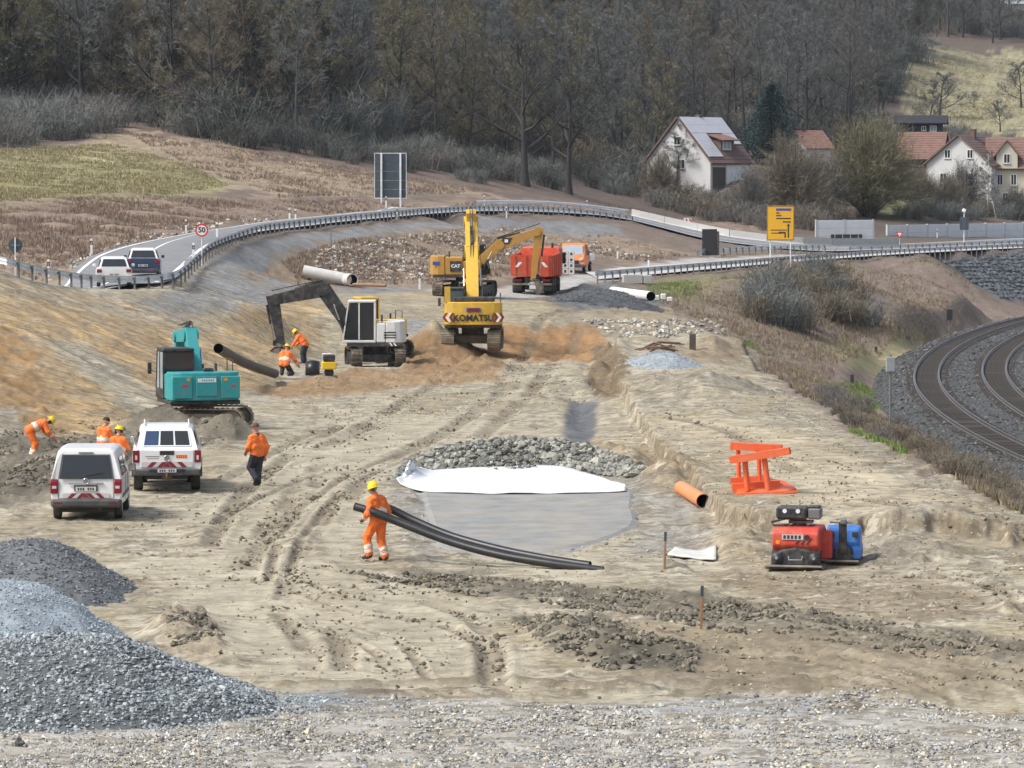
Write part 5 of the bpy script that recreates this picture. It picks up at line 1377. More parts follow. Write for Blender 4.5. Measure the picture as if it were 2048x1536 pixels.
    mr = MB().cyl((x0 + .03, 1.35, zdeck + 1.0), (x0 - .2, 1.35, zdeck + 1.1), .015, n=6).box((x0 - .3, 1.3, zdeck + .95), (x0 - .16, 1.36, zdeck + 1.35), ch=.02).build('mirror', 'machine_black', t)
    if extra: extra(t, w, tail, zdeck, bodyh)
    return t
def on_ground(px, py, z=None):
    p = hit(px, py) if z is None else G(px, py, z)
    return p

# yellow excavator seen from behind
def komatsu_extra(t, w, tail, zd, bh):
    y = -tail + .045
    textmesh('lettering', 'KOMATSU', .42, 'sign_black', t, (0, y - .0, zd + .48), (R(90), 0, 0), .012, sx=1.0, bold=.014)
    MB().box((-.34, y - .012, zd + .78), (.34, y + .03, zd + .98)).build('label_plate', 'sign_blue', t)
    MB().box((-.25, y - .018, zd + .80), (.25, y - .0125, zd + .96)).build('label_face', 'warn_red', t)
    for sg in (-1, 1):
        for k in range(3):
            x = sg * (.92 + k * .16)
            MB().slab([(x, y + .03, zd + .30), (x + sg * .12, y + .03, zd + .30), (x + sg * .26, y + .06, zd + .52), (x + sg * .12, y + .06, zd + .74), (x, y + .03, zd + .74), (x + sg * .14, y + .05, zd + .52)], (0, -1, 0), .05).build('warning_chevron', 'warn_red' if k % 2 == 0 else 'white_plain', t)
    MB().box((-.95, -tail + .8, zd + bh + .0), (1.05, -.2, zd + bh + .22), ch=.05).build('engine_cover', 'machine_black', t)
    MB().box((-w / 2 + .02, -tail + .3, zd + bh), (-w / 2 + .3, -tail + .5, zd + bh + .75)).build('cab_post', 'komatsu_yellow', t)
p = on_ground(945, 700)
excavator('excavator', p + Vector((0, 1.5, 0)), R(1.5), R(-4), 'yellow excavator seen from behind with upright boom and black lettering on its counterweight', None, 2.85, [(.5, 2.2), (2.9, 4.7), (5.2, 6.15)], [(4.9, 6.6), (6.1, 3.1)], R(-20), ('komatsu_yellow', 'komatsu_yellow', 'machine_black'), (-1.4, -.42), 2.4, 1.1, (4.2, .95, .62), 'track_mud', bodyh=1.25, bucket_w=1.2, bucket_s=1.2, boom_w=.3, boom_h=(.6, .8, .5), cab_glass='glass_green', extra=komatsu_extra)
# brown-yellow excavator behind it, boom to the right over the red truck
def cat_extra(t, w, tail, zd, bh):
    MB().box((w / 2 - .02, -.85, zd + .35), (w / 2 + .012, -.2, zd + .95)).build('black_panel', 'machine_black', t)
    textmesh('lettering', 'CAT', .26, 'white_plain', t, (w / 2 + .016, -.52, zd + .66), (R(90), 0, R(90)), .006, bold=.008)
    MB().box((w / 2 - .02, -1.85, zd + .72), (w / 2 + .012, -1.45, zd + .92)).build('blue_label', 'sign_blue', t)
    bk = MB().slab([(.213, 2.0, 3.05), (.213, 2.55, 3.05), (.213, 2.75, 3.42), (.213, 2.2, 3.42)], (1, 0, 0), .012).build('boom_badge', 'sign_black', t)
    MB().box((.226, 2.3, 3.15), (.232, 2.5, 3.33)).build('badge_mark', 'white_plain', bk)
p = W(930, 592, 232); p.z = gz(p.x, p.y)
excavator('excavator', p, R(-90), R(75), 'dull yellow excavator behind the first, boom reaching right over the red truck', None, 2.75, [(.7, 1.9), (2.0, 3.0), (4.15, 3.75)], [(4.3, 3.95), (3.95, 1.0)], R(15), ('cat_yellow', 'cat_yellow', 'machine_black'), (-1.35, -.4), 2.1, 1.15, (4.2, .9, .6), 'track_steel', bodyh=1.25, bucket_w=1.2, bucket_s=.75, boom_w=.21, boom_h=(.5, .62, .42), extra=cat_extra)
# white excavator with black boom, side on
def terex_extra(t, w, tail, zd, bh):
    for k in range(3): MB().box((-w / 2 - .0, -tail + .5, zd + .35 + k * .12), (-w / 2 + .03, -tail + 1.05, zd + .41 + k * .12)).build('vent_slot', 'machine_black', t)
    MB().box((-w / 2 - .012, -.95, zd - .02), (-w / 2 + .03, 1.2, zd + .14)).build('side_skirt', 'machine_black', t)
    for k in range(2): MB().slab([(-w / 2 - .015, -tail + .45 + k * .18, zd + .0), (-w / 2 - .015, -tail + .53 + k * .18, zd + .0), (-w / 2 - .015, -tail + .63 + k * .18, zd + .14), (-w / 2 - .015, -tail + .55 + k * .18, zd + .14)], (-1, 0, 0), .004).build('hazard_stripe', 'white_plain', t)
    MB().prism([(1.9, -.9), (1.98, -.9), (2.05, -.5), (2.0, -.3), (1.92, -.5)], -1.2, 1.2).build('blade', 'rust', t).location = (0, 0, zd - .1)
p = on_ground(750, 733)
excavator('excavator', p, R(90), R(-82), 'white excavator with black boom bent over the trench, seen from the side', None, 2.5, [(.95, 1.55), (2.35, 3.55), (4.55, 3.1)], [(4.7, 3.2), (4.3, .95)], R(10), ('machine_white', 'machine_black', 'machine_black'), (-1.22, -.2), 1.5, 1.0, (3.4, .85, .5), 'track_steel', bodyh=1.12, bucket_w=1.0, bucket_s=.85, boom_w=.19, boom_h=(.6, .7, .48), extra=terex_extra, cab_h=1.95, cab_frame='machine_white')
# teal excavator seen from behind, cab on the left
def teal_extra(t, w, tail, zd, bh):
    y = -tail + .045
    MB().box((-.34, y - .02, zd + .30), (.38, y + .06, zd + .98), ch=.01).build('rear_hatch', 'teal', t)
    lb = MB().box((-.3, y - .026, zd + .78), (.34, y - .0205, zd + .92)).build('name_label', 'white_plain', t)
    for i in range(6): MB().box((-.16 + i * .075, y - .03, zd + .825), (-.115 + i * .075, y - .0265, zd + .875)).build('label_mark', 'teal', lb)
    for (x0, x1) in ((-1.18, -.48), (.52, 1.18)):
        MB().box((x0, y + .0, zd + .22), (x1, y + .16, zd + .98), ch=.02).build('side_hatch', 'teal', t)
        MB().box((x1 - .2 if x0 < 0 else x0 + .1, y - .006, zd + .83), (x1 - .08 if x0 < 0 else x0 + .22, y - .001, zd + .92)).build('lamp', 'orange_lamp', t)
    MB().box((-.85, y - .005, zd + .62), (-.62, y - .001, zd + .7)).build('red_sticker', 'sign_red', t); MB().box((.85, y - .005, zd + .6), (.98, y - .001, zd + .68)).build('red_sticker', 'sign_red', t)
    MB().box((.0, -tail + .5, zd + bh - .02), (.35, -tail + .8, zd + bh + .12), ch=.03).build('engine_cap', 'machine_black', t)
p = W(397, 858, 139); p.z = -.05
excavator('excavator', p, R(15), R(70), 'teal excavator seen from behind in front of the sand slope, cab on its left', None, 2.5, [(.4, 1.8), (1.5, 3.25), (3.4, 3.1)], [(3.55, 3.2), (3.9, 1.9)], R(35), ('teal', 'teal', 'machine_black'), (-1.25, -.15), 1.55, .95, (3.5, .8, .5), 'track_mud', bodyh=1.12, bucket_w=.8, bucket_s=.8, boom_w=.2, boom_h=(.46, .52, .36), cab_glass='glass_dark', extra=teal_extra)
# another yellow excavator, mostly hidden behind the white one
p = W(762, 690, 193); p.z = gz(p.x, p.y) + .35
excavator('excavator', p, R(20), R(60), 'small yellow excavator almost hidden behind the white excavator cab', None, 2.2, [(.5, 1.2), (1.6, 2.0), (2.6, 1.5)], [(2.7, 1.6), (2.5, .8)], R(10), ('komatsu_yellow', 'komatsu_yellow', 'machine_black'), (-1.05, -.1), 1.2, .9, (2.8, .7, .45), bodyh=.85, bucket_w=.7, bucket_s=.6, boom_w=.15, boom_h=(.36, .42, .3), cab_h=1.75, cab_frame='komatsu_yellow')

# red tipper truck from behind
def tipper():
    p = W(1065, 590, 240); p.z = gz(p.x, p.y)
    t = tag(empty('tipper_truck', p, R(-6)), 'red tipper truck seen from behind under the excavator arm', 'truck')
    MB().box((-.45, -.2, .75), (.45, 6.5, 1.0)).build('chassis', 'machine_black', t)
    b = MB(); z0, z1 = 1.1, 2.35
    b.prism([(-.35, z0), (4.6, z0), (4.6, z1 + .1), (-.55, z1)], -1.27, -1.2).prism([(-.35, z0), (4.6, z0), (4.6, z1 + .1), (-.55, z1)], 1.2, 1.27).box((-1.2, -.3, z0), (1.2, 4.6, z0 + .08)).box((-1.2, 4.52, z0 + .081), (1.2, 4.6, z1 + .35))
    b.build('tipper_body', 'truck_red', t, .01)
    g = MB().prism([(-.42, z0 - .02), (-.34, z0 - .02), (-.54, z1 + .02), (-.62, z1 + .02)], -1.2, 1.2).build('tailgate', 'truck_red', t)
    for x in (-1.0, -.35, .35, 1.0): MB().prism([(-.48, z0 + .02), (-.42, z0 + .02), (-.62, z1), (-.68, z1)], x - .05, x + .05).build('gate_rib', 'truck_red', g)
    for k in range(4):
        x = 1.28
        for sg in (-1, 1): MB().box((sg * 1.27, .3 + k * 1.2, z0), (sg * 1.33, .42 + k * 1.2, z1), ch=.0).build('side_rib', 'truck_red', t)
    for sg in (-1, 1):
        MB().slab([(sg * 1.0, -.66, z0 + .55), (sg * .8, -.66, z0 + .55), (sg * .55, -.7, z0 + .85), (sg * .75, -.7, z0 + .85)], (0, -1, 0), .01).build('white_mark', 'white_plain', t)
        for y in (.55, 1.95, 5.6):
            wheel(t, sg * .95, y, .5, .55 if y < 3 else .32, 'steel_worn', 18)
        MB().box((sg * .62, -.32, .78), (sg * 1.1, -.24, .93), ch=.01).build('tail_lamp', 'red_lamp', t)
    MB().box((-1.2, -.3, .55), (1.2, -.18, .68), ch=.02).build('underride_bar', 'steel_worn', t)
    plate(t, 0, -.31, .62, .5, .11)
    for sg in (-1, 1): MB().box((sg * .62, -.12, .25), (sg * 1.2, -.1, .9)).build('mud_flap', 'black_rubber', t)
    c = MB().box((-1.2, 4.8, .9), (1.2, 6.7, 2.75), ch=.12).build('cab', 'truck_red', t)
    MB().box((-.9, 4.78, 1.9), (.9, 4.799, 2.45)).build('rear_window', 'glass_dark', c)
    MB().box((-1.0, 6.701, 1.75), (1.0, 6.715, 2.5)).build('windscreen', 'glass_dark', c)
    for sg in (-1, 1): MB().box((sg * 1.22, 6.3, 1.7), (sg * 1.42, 6.4, 2.4), ch=.03).build('mirror', 'machine_black', c)
    MB().cyl((.75, 4.7, 2.5), (.75, 4.7, 3.0), .07, n=10).build('exhaust', 'machine_black', t)
tipper()
# orange pickup van facing the camera
def orange_van():
    p = W(1152, 545, 286); p.z = gz(p.x, p.y)
    t = tag(empty('orange_van', p, R(172)), 'orange flatbed van facing the camera beside the concrete block stack', 'van')
    S = [ring(.2, .2, .2, .9, .95, .8, .5, 1.15, 2.0), ring(1.3, 1.3, 1.2, .92, .96, .82, .45, 1.15, 2.05), ring(1.9, 1.9, 1.35, .92, .96, .76, .45, 1.15, 1.98), ring(2.6, 2.55, 2.3, .88, .92, .66, .45, 1.05, 1.18), ring(2.75, 2.7, 2.6, .8, .86, .6, .5, .9, 1.0)]
    loft(S, t, 'cab', 'van_orange', .04)
    MB().slab([(-.78, 2.18, 1.22), (.78, 2.18, 1.22), (.66, 1.55, 1.85), (-.66, 1.55, 1.85)], (0, .7, .7), .06).build('windscreen', 'glass_pale', t)
    for sg in (-1, 1):
        MB().box((sg * .55, 2.66, .82), (sg * .84, 2.78, 1.02), ch=.03).build('headlamp', 'warn_white', t)
        MB().slab([(sg * .955, .5, 1.22), (sg * .955, 1.6, 1.22), (sg * .84, 1.3, 1.85), (sg * .84, .55, 1.85)], (sg, 0, .2), .02).build('side_window', 'glass_dark', t)
        MB().box((sg * 1.0, 1.7, 1.2), (sg * 1.18, 1.8, 1.55), ch=.03).build('mirror', 'machine_black', t)
        for y in (-1.4, 1.9): wheel(t, sg * .82, y, .34, .22, n=16)
    MB().box((-.55, 2.74, .62), (.55, 2.8, .86), ch=.02).build('grille', 'black_plain', t)
    MB().box((-.9, 2.68, .36), (.9, 2.84, .58), ch=.04).build('bumper', 'dark_plastic', t); plate(t, 0, 2.865, .5, .5, .11)
    MB().box((-.5, -2.6, .5), (.5, .2, .7)).build('chassis', 'black_plain', t)
    bd = MB().box((-1.02, -2.7, .78), (1.02, .05, .86)).build('flatbed', 'galv', t)
    for (lo, hi) in (((-1.02, -2.7, .865), (-.99, .05, 1.22)), ((.99, -2.7, .865), (1.02, .05, 1.22)), ((-.985, -2.7, .865), (.985, -2.67, 1.22)), ((-.985, .02, .865), (.985, .05, 1.6))): MB().box(lo, hi).build('drop_side', 'galv', bd)
orange_van()
# ------------------------------------------------------------------ people: one continuous surface grown round a posed skeleton
mat('hivis', (.92, .19, .03), .8, var=.1, scale=5, dirt=(.45, .14, .05), dirt_amt=.38, dirt_scale=6)
mat('hivis_red', (.85, .09, .03), .8, var=.1, scale=5)
mat('reflex', (.6, .58, .5), .5, var=.05)
mat('trouser_dark', (.035, .037, .045), .9, var=.2, scale=5)
mat('skin', (.45, .25, .18), .6, var=.06); mat('hair_dark', (.03, .022, .018), .8, var=.2); mat('hair_brown', (.1, .055, .035), .8, var=.2)
mat('boot', (.02, .019, .018), .7, var=.2, dirt=(.25, .2, .14), dirt_amt=.3)
mat('glove', (.05, .05, .055), .85, var=.2); mat('helmet_yellow', (.85, .62, .02), .35, var=.04); mat('helmet_white', (.75, .75, .73), .4, var=.04)
mat('eye_dark', (.02, .015, .012), .3, var=.1)
def surface_nets(f, h, org):
    """f: 3-d field, surface at 0; returns vertices, quads"""
    s = f < 0
    nx, ny, nz = f.shape
    cs = [s[i:nx - 1 + i, j:ny - 1 + j, k:nz - 1 + k] for i in (0, 1) for j in (0, 1) for k in (0, 1)]
    tot = sum(c.astype(np.int8) for c in cs); act = (tot > 0) & (tot < 8)
    idx = np.full(act.shape, -1, np.int64); ci = np.argwhere(act); idx[act] = np.arange(len(ci))
    acc = np.zeros((len(ci), 3)); cnt = np.zeros(len(ci))
    cor = [(i, j, k) for i in (0, 1) for j in (0, 1) for k in (0, 1)]
    val = {c: f[ci[:, 0] + c[0], ci[:, 1] + c[1], ci[:, 2] + c[2]] for c in cor}
    for a in cor:
        for ax in range(3):
            if a[ax]: continue
            b = list(a); b[ax] = 1; b = tuple(b)
            fa, fb = val[a], val[b]; q = (fa < 0) != (fb < 0)
            t = np.where(q, fa / np.where(q, fa - fb, 1), 0)
            p = np.array(a, float)[None].repeat(len(ci), 0); p[:, ax] += t
            acc[q] += p[q]; cnt[q] += 1
    V = (ci + acc / cnt[:, None]) * h + org
    Q = []
    for ax in range(3):
        o = [i for i in range(3) if i != ax]
        sl0 = [slice(1, -1)] * 3; sl0[ax] = slice(0, -1); sl1 = [slice(1, -1)] * 3; sl1[ax] = slice(1, None)
        e = s[tuple(sl0)] != s[tuple(sl1)]; w = np.argwhere(e)
        if not len(w): continue
        g = w.copy(); g[:, o[0]] += 1; g[:, o[1]] += 1
        def cell(d0, d1):
            c = g.copy(); c[:, o[0]] -= d0; c[:, o[1]] -= d1; return idx[c[:, 0], c[:, 1], c[:, 2]]
        q = np.stack([cell(1, 1), cell(0, 1), cell(0, 0), cell(1, 0)], 1)
        inside0 = s[g[:, 0], g[:, 1], g[:, 2]]
        flip = inside0 if ax != 1 else ~inside0
        q[~flip] = q[~flip][:, ::-1]; Q.append(q)
    return V, np.concatenate(Q)
def grow(bones, h=.012, k=.028, fold=.0075, seed=0):
    """bones: (a, b, ra, rb, material, flatten) -> vertices, quads, material id per face"""
    P = np.array([list(b[0]) for b in bones] + [list(b[1]) for b in bones]); rm = max(max(b[2], b[3]) for b in bones)
    lo = P.min(0) - rm - .05; hi = P.max(0) + rm + .05
    n = np.ceil((hi - lo) / h).astype(int) + 1
    f = np.full(n, .5); best = np.full(n, 9.); bid = np.zeros(n, np.int16)
    ax = [lo[i] + h * np.arange(n[i]) for i in range(3)]
    for bi, b in enumerate(bones):
        a = np.array(b[0], float); c = np.array(b[1], float); R_ = max(b[2], b[3]) + .09
        i0 = np.maximum(((np.minimum(a, c) - R_ - lo) / h).astype(int), 0); i1 = np.minimum(((np.maximum(a, c) + R_ - lo) / h).astype(int) + 2, n)
        g = np.meshgrid(*[ax[i][i0[i]:i1[i]] for i in range(3)], indexing='ij'); p = np.stack(g, -1)
        e = c - a; L = max(e @ e, 1e-9); t = np.clip(((p - a) @ e) / L, 0, 1)
        d = np.linalg.norm(p - a - t[..., None] * e, axis=-1) - (b[2] + (b[3] - b[2]) * t)
        sl = tuple(slice(i0[i], i1[i]) for i in range(3))
        q = f[sl]; kk = k if min(b[2], b[3]) > .03 else .012
        hh = np.clip(.5 + .5 * (q - d) / kk, 0, 1); f[sl] = q * (1 - hh) + d * hh - kk * hh * (1 - hh)
        u = best[sl]; m = d < u; u[m] = d[m]; best[sl] = u; w = bid[sl]; w[m] = bi; bid[sl] = w
    X, Y, Z = np.meshgrid(*ax, indexing='ij')
    f += fold * (np.sin(X * 31 + 9 * np.sin(Z * 13 + seed)) * np.sin(Z * 37 + 5 * np.sin(Y * 17 + X * 11 + seed)) + .6 * np.sin(Y * 41 + Z * 29 + seed))
    V, Q = surface_nets(f, h, lo)
    c = V[Q].mean(1); ii = np.clip(((c - lo) / h).round().astype(int), 0, n - 1)
    return V, Q, bid[ii[:, 0], ii[:, 1], ii[:, 2]]
def lerp(a, b, t): return tuple(a[i] + (b[i] - a[i]) * t for i in range(3))
def person(pos, rz, label, J, fit, hat=None, hair='hair_dark', seed=0, group='workers in orange', scale=1.0):
    """J: joints in local metres (x right, y forward, z up): pel, chest, neck, head, face (unit direction), and per side el_, ha_, kn_, an_, toe_"""
    body, leg, shin = fit.get('top', 'hivis'), fit.get('leg', 'hivis'), fit.get('shin', None)
    Bn = []
    def add(a, b, ra, rb, m): Bn.append((a, b, ra, rb, m))
    pel, ch, nk, hd = J['pel'], J['chest'], J['neck'], J['head']
    sx = J.get('side', (1, 0, 0)); hp = J.get('hipside', sx)
    def off(p, v, k): return tuple(p[i] + v[i] * k for i in range(3))
    for s in (-.085, .085): add(off(pel, hp, s), off(lerp(pel, ch, .45), sx, s * 1.05), .14, .138, body)
    for s in (-.1, .1): add(off(lerp(pel, ch, .5), sx, s), off(ch, sx, s * 1.15), .138, .125, body)
    add(off(lerp(pel, ch, .42), sx, -.1), off(lerp(pel, ch, .42), sx, .1), .146, .146, 'reflex' if fit.get('bands', True) else body)
    add(off(ch, sx, -.16), off(ch, sx, .16), .085, .085, body)
    add(lerp(ch, nk, .3), nk, .075, .06, fit.get('collar', body)); add(nk, lerp(nk, hd, .6), .055, .055, 'skin')
    fc = J['face']; up = Vector(hd) - Vector(nk); up.normalize(); F_ = Vector(fc).normalized(); rt = F_.cross(up).normalized()
    H = Vector(hd)
    add(H + up * .02 - F_ * .015, H + up * .045 - F_ * .03, .092, .088, 'skin'); add(H - up * .06 + F_ * .03, H - up * .075 + F_ * .045, .06, .05, 'skin')
    add(H - up * .01 + F_ * .095, H - up * .035 + F_ * .108, .014, .019, 'skin')
    for s in (-1, 1):
        add(H + rt * s * .088 + up * .015, H + rt * s * .09 - up * .025, .018, .014, 'skin')
        add(H + rt * s * .034 + up * .012 + F_ * .083, H + rt * s * .036 + up * .012 + F_ * .083, .012, .012, 'eye_dark')
    add(H - up * .072 + F_ * .083 - rt * .018, H - up * .072 + F_ * .083 + rt * .018, .009, .009, 'hivis_red')
    for s, e in ((-1, 'l'), (1, 'r')):
        sh = off(ch, sx, s * .19); sh = (sh[0], sh[1], sh[2] + .01)
        el, ha = J['el_' + e], J['ha_' + e]
        add(sh, el, .088, .07, body); add(el, lerp(el, ha, .55), .07, .062, body); add(lerp(el, ha, .45), lerp(el, ha, .6), .066, .065, 'reflex' if fit.get('bands', True) else body); add(lerp(el, ha, .6), lerp(el, ha, .92), .06, .052, body)
        hm = fit.get('hand', 'skin'); A = Vector(el); Hn = Vector(ha); d = (Hn - A).normalized(); n1 = d.cross(Vector((0, 0, 1)) if abs(d.z) < .9 else Vector((0, 1, 0))).normalized(); n2 = d.cross(n1)
        add(Hn, Hn + d * .06, .033, .036, hm)
        for q in range(4):
            b0 = Hn + d * .075 + n1 * (q - 1.5) * .024; ln = (.06, .075, .07, .055)[q]; b1 = b0 + d * ln * .55 + n2 * .012; add(b0, b1, .0125, .012, hm); add(b1, b1 + d * ln * .3 + n2 * .035, .012, .011, hm)
        b0 = Hn + d * .02 - n1 * .03; add(b0, b0 + d * .04 - n1 * .03 + n2 * .02, .014, .012, hm)
        hip = off(pel, hp, s * .1); hip = (hip[0], hip[1], hip[2] - .04)
        kn, an, toe = J['kn_' + e], J['an_' + e], J['toe_' + e]
        add(hip, kn, .122, .098, leg); add(kn, lerp(kn, an, .55), .096, .086, leg)
        if shin: add(lerp(kn, an, .5), lerp(kn, an, .62), .09, .09, shin); add(lerp(kn, an, .62), lerp(kn, an, .74), .089, .089, leg); add(lerp(kn, an, .74), lerp(kn, an, .84), .09, .09, shin)
        add(lerp(kn, an, .55), lerp(kn, an, .93), .085, .088, leg)
        add(lerp(kn, an, .9), an, .055, .05, 'boot'); an2 = (an[0], an[1], an[2] - .03); add(an2, toe, .05, .042, 'boot')
        hb = Vector(an2) - (Vector(toe) - Vector(an2)) * .25; add(an2, hb, .05, .045, 'boot')
    V, Q, bid = grow(Bn, seed=seed)
    names = sorted(set(b[4] for b in Bn)); mi = np.array([names.index(b[4]) for b in Bn])[bid]
    me = fastmesh('body', V, Q, [M(n) for n in names], mi, True)
    t = tag(empty('person', pos, rz), label, 'person', group); t.scale = (scale,) * 3
    link('body', me, t)
    def dome(r, cap, m, name, brim=False, cut=-.25):
        mb = MB(); n = 24; prof = []
        for i in range(9):
            a = cut + (math.pi / 2 - cut) * i / 8; prof.append((r * math.sin(a), max(r * math.cos(a), .002)))
        mb.lathe(prof, (0, 0, 0), (0, 0, 1), n)
        if brim:
            mb.lathe([(r * math.sin(cut), r * math.cos(cut)), (r * math.sin(cut) - .006, r * math.cos(cut) + .03), (r * math.sin(cut) - .016, r * math.cos(cut) + .028), (r * math.sin(cut) - .012, r * math.cos(cut) - .004)], (0, 0, 0), (0, 0, 1), n)
            mb.box((-.06, r * .75, r * math.sin(cut) - .014), (.06, r + .085, r * math.sin(cut) - .002), ch=.003); mb.box((-.014, -r * .8, r * .55), (.014, r * .8, r + .012), ch=.004)
        o = mb.build(name, m, t); o.matrix_local = Matrix((( rt.x, F_.x, up.x, 0), (rt.y, F_.y, up.y, 0), (rt.z, F_.z, up.z, 0), (0, 0, 0, 1)))
        c = H + up * .035 - F_ * .02; o.location = c; return o
    if hat:
        hb = dome(.128, 0, hat, 'helmet', True, -.05)
        ear = MB()
        for s in (-1, 1): ear.cyl((s * .1, 0, -.06), (s * .145, 0, -.06), .045, n=12)
        ear.build('ear_defender', 'black_plain', hb)
    else: dome(.113, 0, hair, 'hair', False, -.1)
    return t
STAND = dict(pel=(0, 0, .95), chest=(0, .02, 1.38), neck=(0, .03, 1.50), head=(0, .06, 1.66), face=(0, 1, 0), el_l=(-.3, -.03, 1.12), el_r=(.3, -.03, 1.12), ha_l=(-.3, .12, .9), ha_r=(.3, .12, .9),
          kn_l=(-.11, .04, .5), kn_r=(.11, .04, .5), an_l=(-.12, 0, .1), an_r=(.12, 0, .1), toe_l=(-.14, .16, .045), toe_r=(.14, .16, .045))
def foot(px, py): return G(px, py, 0)
# man carrying the two black pipes, walking to the left and away
J = dict(STAND); J.update(pel=(0, 0, .96), chest=(.0, .06, 1.40), neck=(0, .1, 1.52), head=(-.03, .15, 1.67), face=(-.55, .8, -.25), el_l=(-.36, .0, 1.12), ha_l=(-.27, .22, .98), el_r=(.36, .02, 1.12), ha_r=(.24, .25, 1.0),
                       kn_l=(-.11, .26, .55), an_l=(-.13, .17, .15), toe_l=(-.15, .32, .07), kn_r=(.11, .03, .5), an_r=(.12, -.1, .1), toe_r=(.13, .07, .045))
pc_ = foot(757, 1122)
carrier = person((pc_.x, pc_.y, gz(pc_.x, pc_.y)), R(48), 'worker in orange suit and yellow helmet carrying two long black pipes', J, dict(shin='reflex', hand='glove'), 'helmet_yellow', seed=1, scale=1.0)
# man walking away to the left, bareheaded
J = dict(STAND); J.update(head=(-.02, .07, 1.665), face=(-.4, .9, -.1), el_l=(-.29, .02, 1.12), ha_l=(-.25, .2, .98), el_r=(.29, -.06, 1.12), ha_r=(.28, .02, .86), kn_l=(-.1, .22, .53), an_l=(-.08, -.06, .22), toe_l=(-.08, .04, .09), kn_r=(.09, .08, .5), an_r=(.06, .06, .1), toe_r=(.07, .23, .045))
p = foot(515, 972)
person((p.x, p.y, gz(p.x, p.y)), R(38), 'bareheaded man in orange jacket and dark trousers walking alone behind the pickup', J, dict(leg='trouser_dark', bands=False, collar='hair_brown'), None, 'hair_brown', 2)
# man bending at the left edge
J = dict(STAND); J.update(pel=(0, -.1, .92), chest=(0, .32, 1.12), neck=(0, .42, 1.14), head=(0, .54, 1.17), face=(0, .7, -.7), el_l=(-.26, .42, .86), ha_l=(-.2, .6, .66), el_r=(.26, .42, .86), ha_r=(.2, .62, .66), kn_l=(-.13, .1, .5), kn_r=(.13, .06, .5), an_l=(-.14, -.02, .1), an_r=(.14, -.05, .1), toe_l=(-.16, .14, .045), toe_r=(.16, .12, .045))
p = W(66, 925, 122); p.z = gz(p.x, p.y) - .1
person(p, R(-72), 'worker in orange and yellow helmet bending forward at the left picture edge', J, dict(shin='reflex', collar='hivis'), 'helmet_yellow', seed=3)
# two men behind the van
J = dict(STAND); J.update(el_l=(-.28, .12, 1.14), ha_l=(-.14, .33, 1.12), el_r=(.28, .12, 1.14), ha_r=(.1, .34, 1.1), head=(.02, .1, 1.66), face=(.5, .8, -.2))
p = W(208, 965, 117); p.z = gz(p.x, p.y) - .05
person(p, R(-40), 'dark-haired worker in orange jacket standing left of two behind the van', J, dict(), None, 'hair_dark', 4, scale=.97)
J = dict(STAND); J.update(el_l=(-.28, .15, 1.16), ha_l=(-.1, .36, 1.14), el_r=(.28, .12, 1.16), ha_r=(.12, .36, 1.12), head=(.0, .1, 1.65), face=(.3, .9, -.3))
p = W(236, 968, 114); p.z = gz(p.x, p.y) - .05
person(p, R(-25), 'worker in orange jacket and yellow helmet standing right of two behind the van', J, dict(), 'helmet_yellow', seed=5, scale=.97)
# kneeling and stooping men at the trench by the white excavator
J = dict(STAND); J.update(pel=(0, -.08, .5), chest=(0, .12, .9), neck=(0, .2, 1.0), head=(0, .28, 1.13), face=(0, .8, -.6), el_l=(-.32, .22, .68), ha_l=(-.22, .42, .5), el_r=(.36, .18, .66), ha_r=(.45, .38, .42), kn_l=(-.18, .32, .48), kn_r=(.2, .3, .1), an_l=(-.18, .12, .1), an_r=(.2, -.14, .1), toe_l=(-.2, .28, .045), toe_r=(.2, -.02, .045))
p = W(570, 760, 173); p.z = gz(p.x, p.y) + .12
person(p, R(-15), 'worker in orange kneeling at the end of the thick black pipe', J, dict(leg='trouser_dark'), 'helmet_yellow', seed=6, scale=1.06)
J = dict(STAND); J.update(pel=(0, -.06, .9), chest=(-.02, .2, 1.24), neck=(-.02, .3, 1.32), head=(-.02, .4, 1.42), face=(-.1, .7, -.7), el_l=(-.27, .32, 1.0), ha_l=(-.2, .48, .82), el_r=(.27, .3, 1.0), ha_r=(.2, .5, .84))
p = W(608, 738, 181); p.z = gz(p.x, p.y) + .0
person(p, R(70), 'worker in orange jacket and dark trousers stooping beside the black excavator arm', J, dict(leg='trouser_dark', bands=False), 'helmet_yellow', seed=7)

# the two pipes he carries: from his arms down to the ground on the right
mat('pipe_black', (.014, .014, .016), .38, var=.15, dirt=(.1, .09, .07), dirt_amt=.12)
mat('pipe_inner', (.01, .01, .01), .9, var=.1)
def hollow_pipe(name, pts, r, label, cat='pipe', m='pipe_black', group=None, wall=.012, n=20, ribs=None):
    base = Vector(pts[0]); P = [Vector(p) - base for p in pts]
    t = tag(empty(name, base), label, cat, group)
    mb = MB()
    mb.tube(P, r, n, cap=False)
    mb.build('wall', m, t)
    MB().tube(P, r - wall, n, cap=False).build('inner_wall', 'pipe_inner', t)
    for (a, b) in ((P[0], P[1]), (P[-1], P[-2])):
        d = (b - a).normalized(); MB().lathe([(0, r), (0, r - wall), (.02, r - wall), (.02, r + .004), (0, r + .004)], a, d, n).build('end_ring', m, t)
    return t
r = .095
c0 = Vector(carrier.location); f_ = Vector((-math.sin(R(48)), math.cos(R(48)), 0)); s_ = Vector((math.cos(R(48)), math.sin(R(48)), 0))
def pipe_line(pp): return [Vector(tuple(q)) for q in smooth_line([tuple(W(*p)) for p in pp], 8)]
dC = pc_.y / (CT - ST * (1122 - 768) / F)
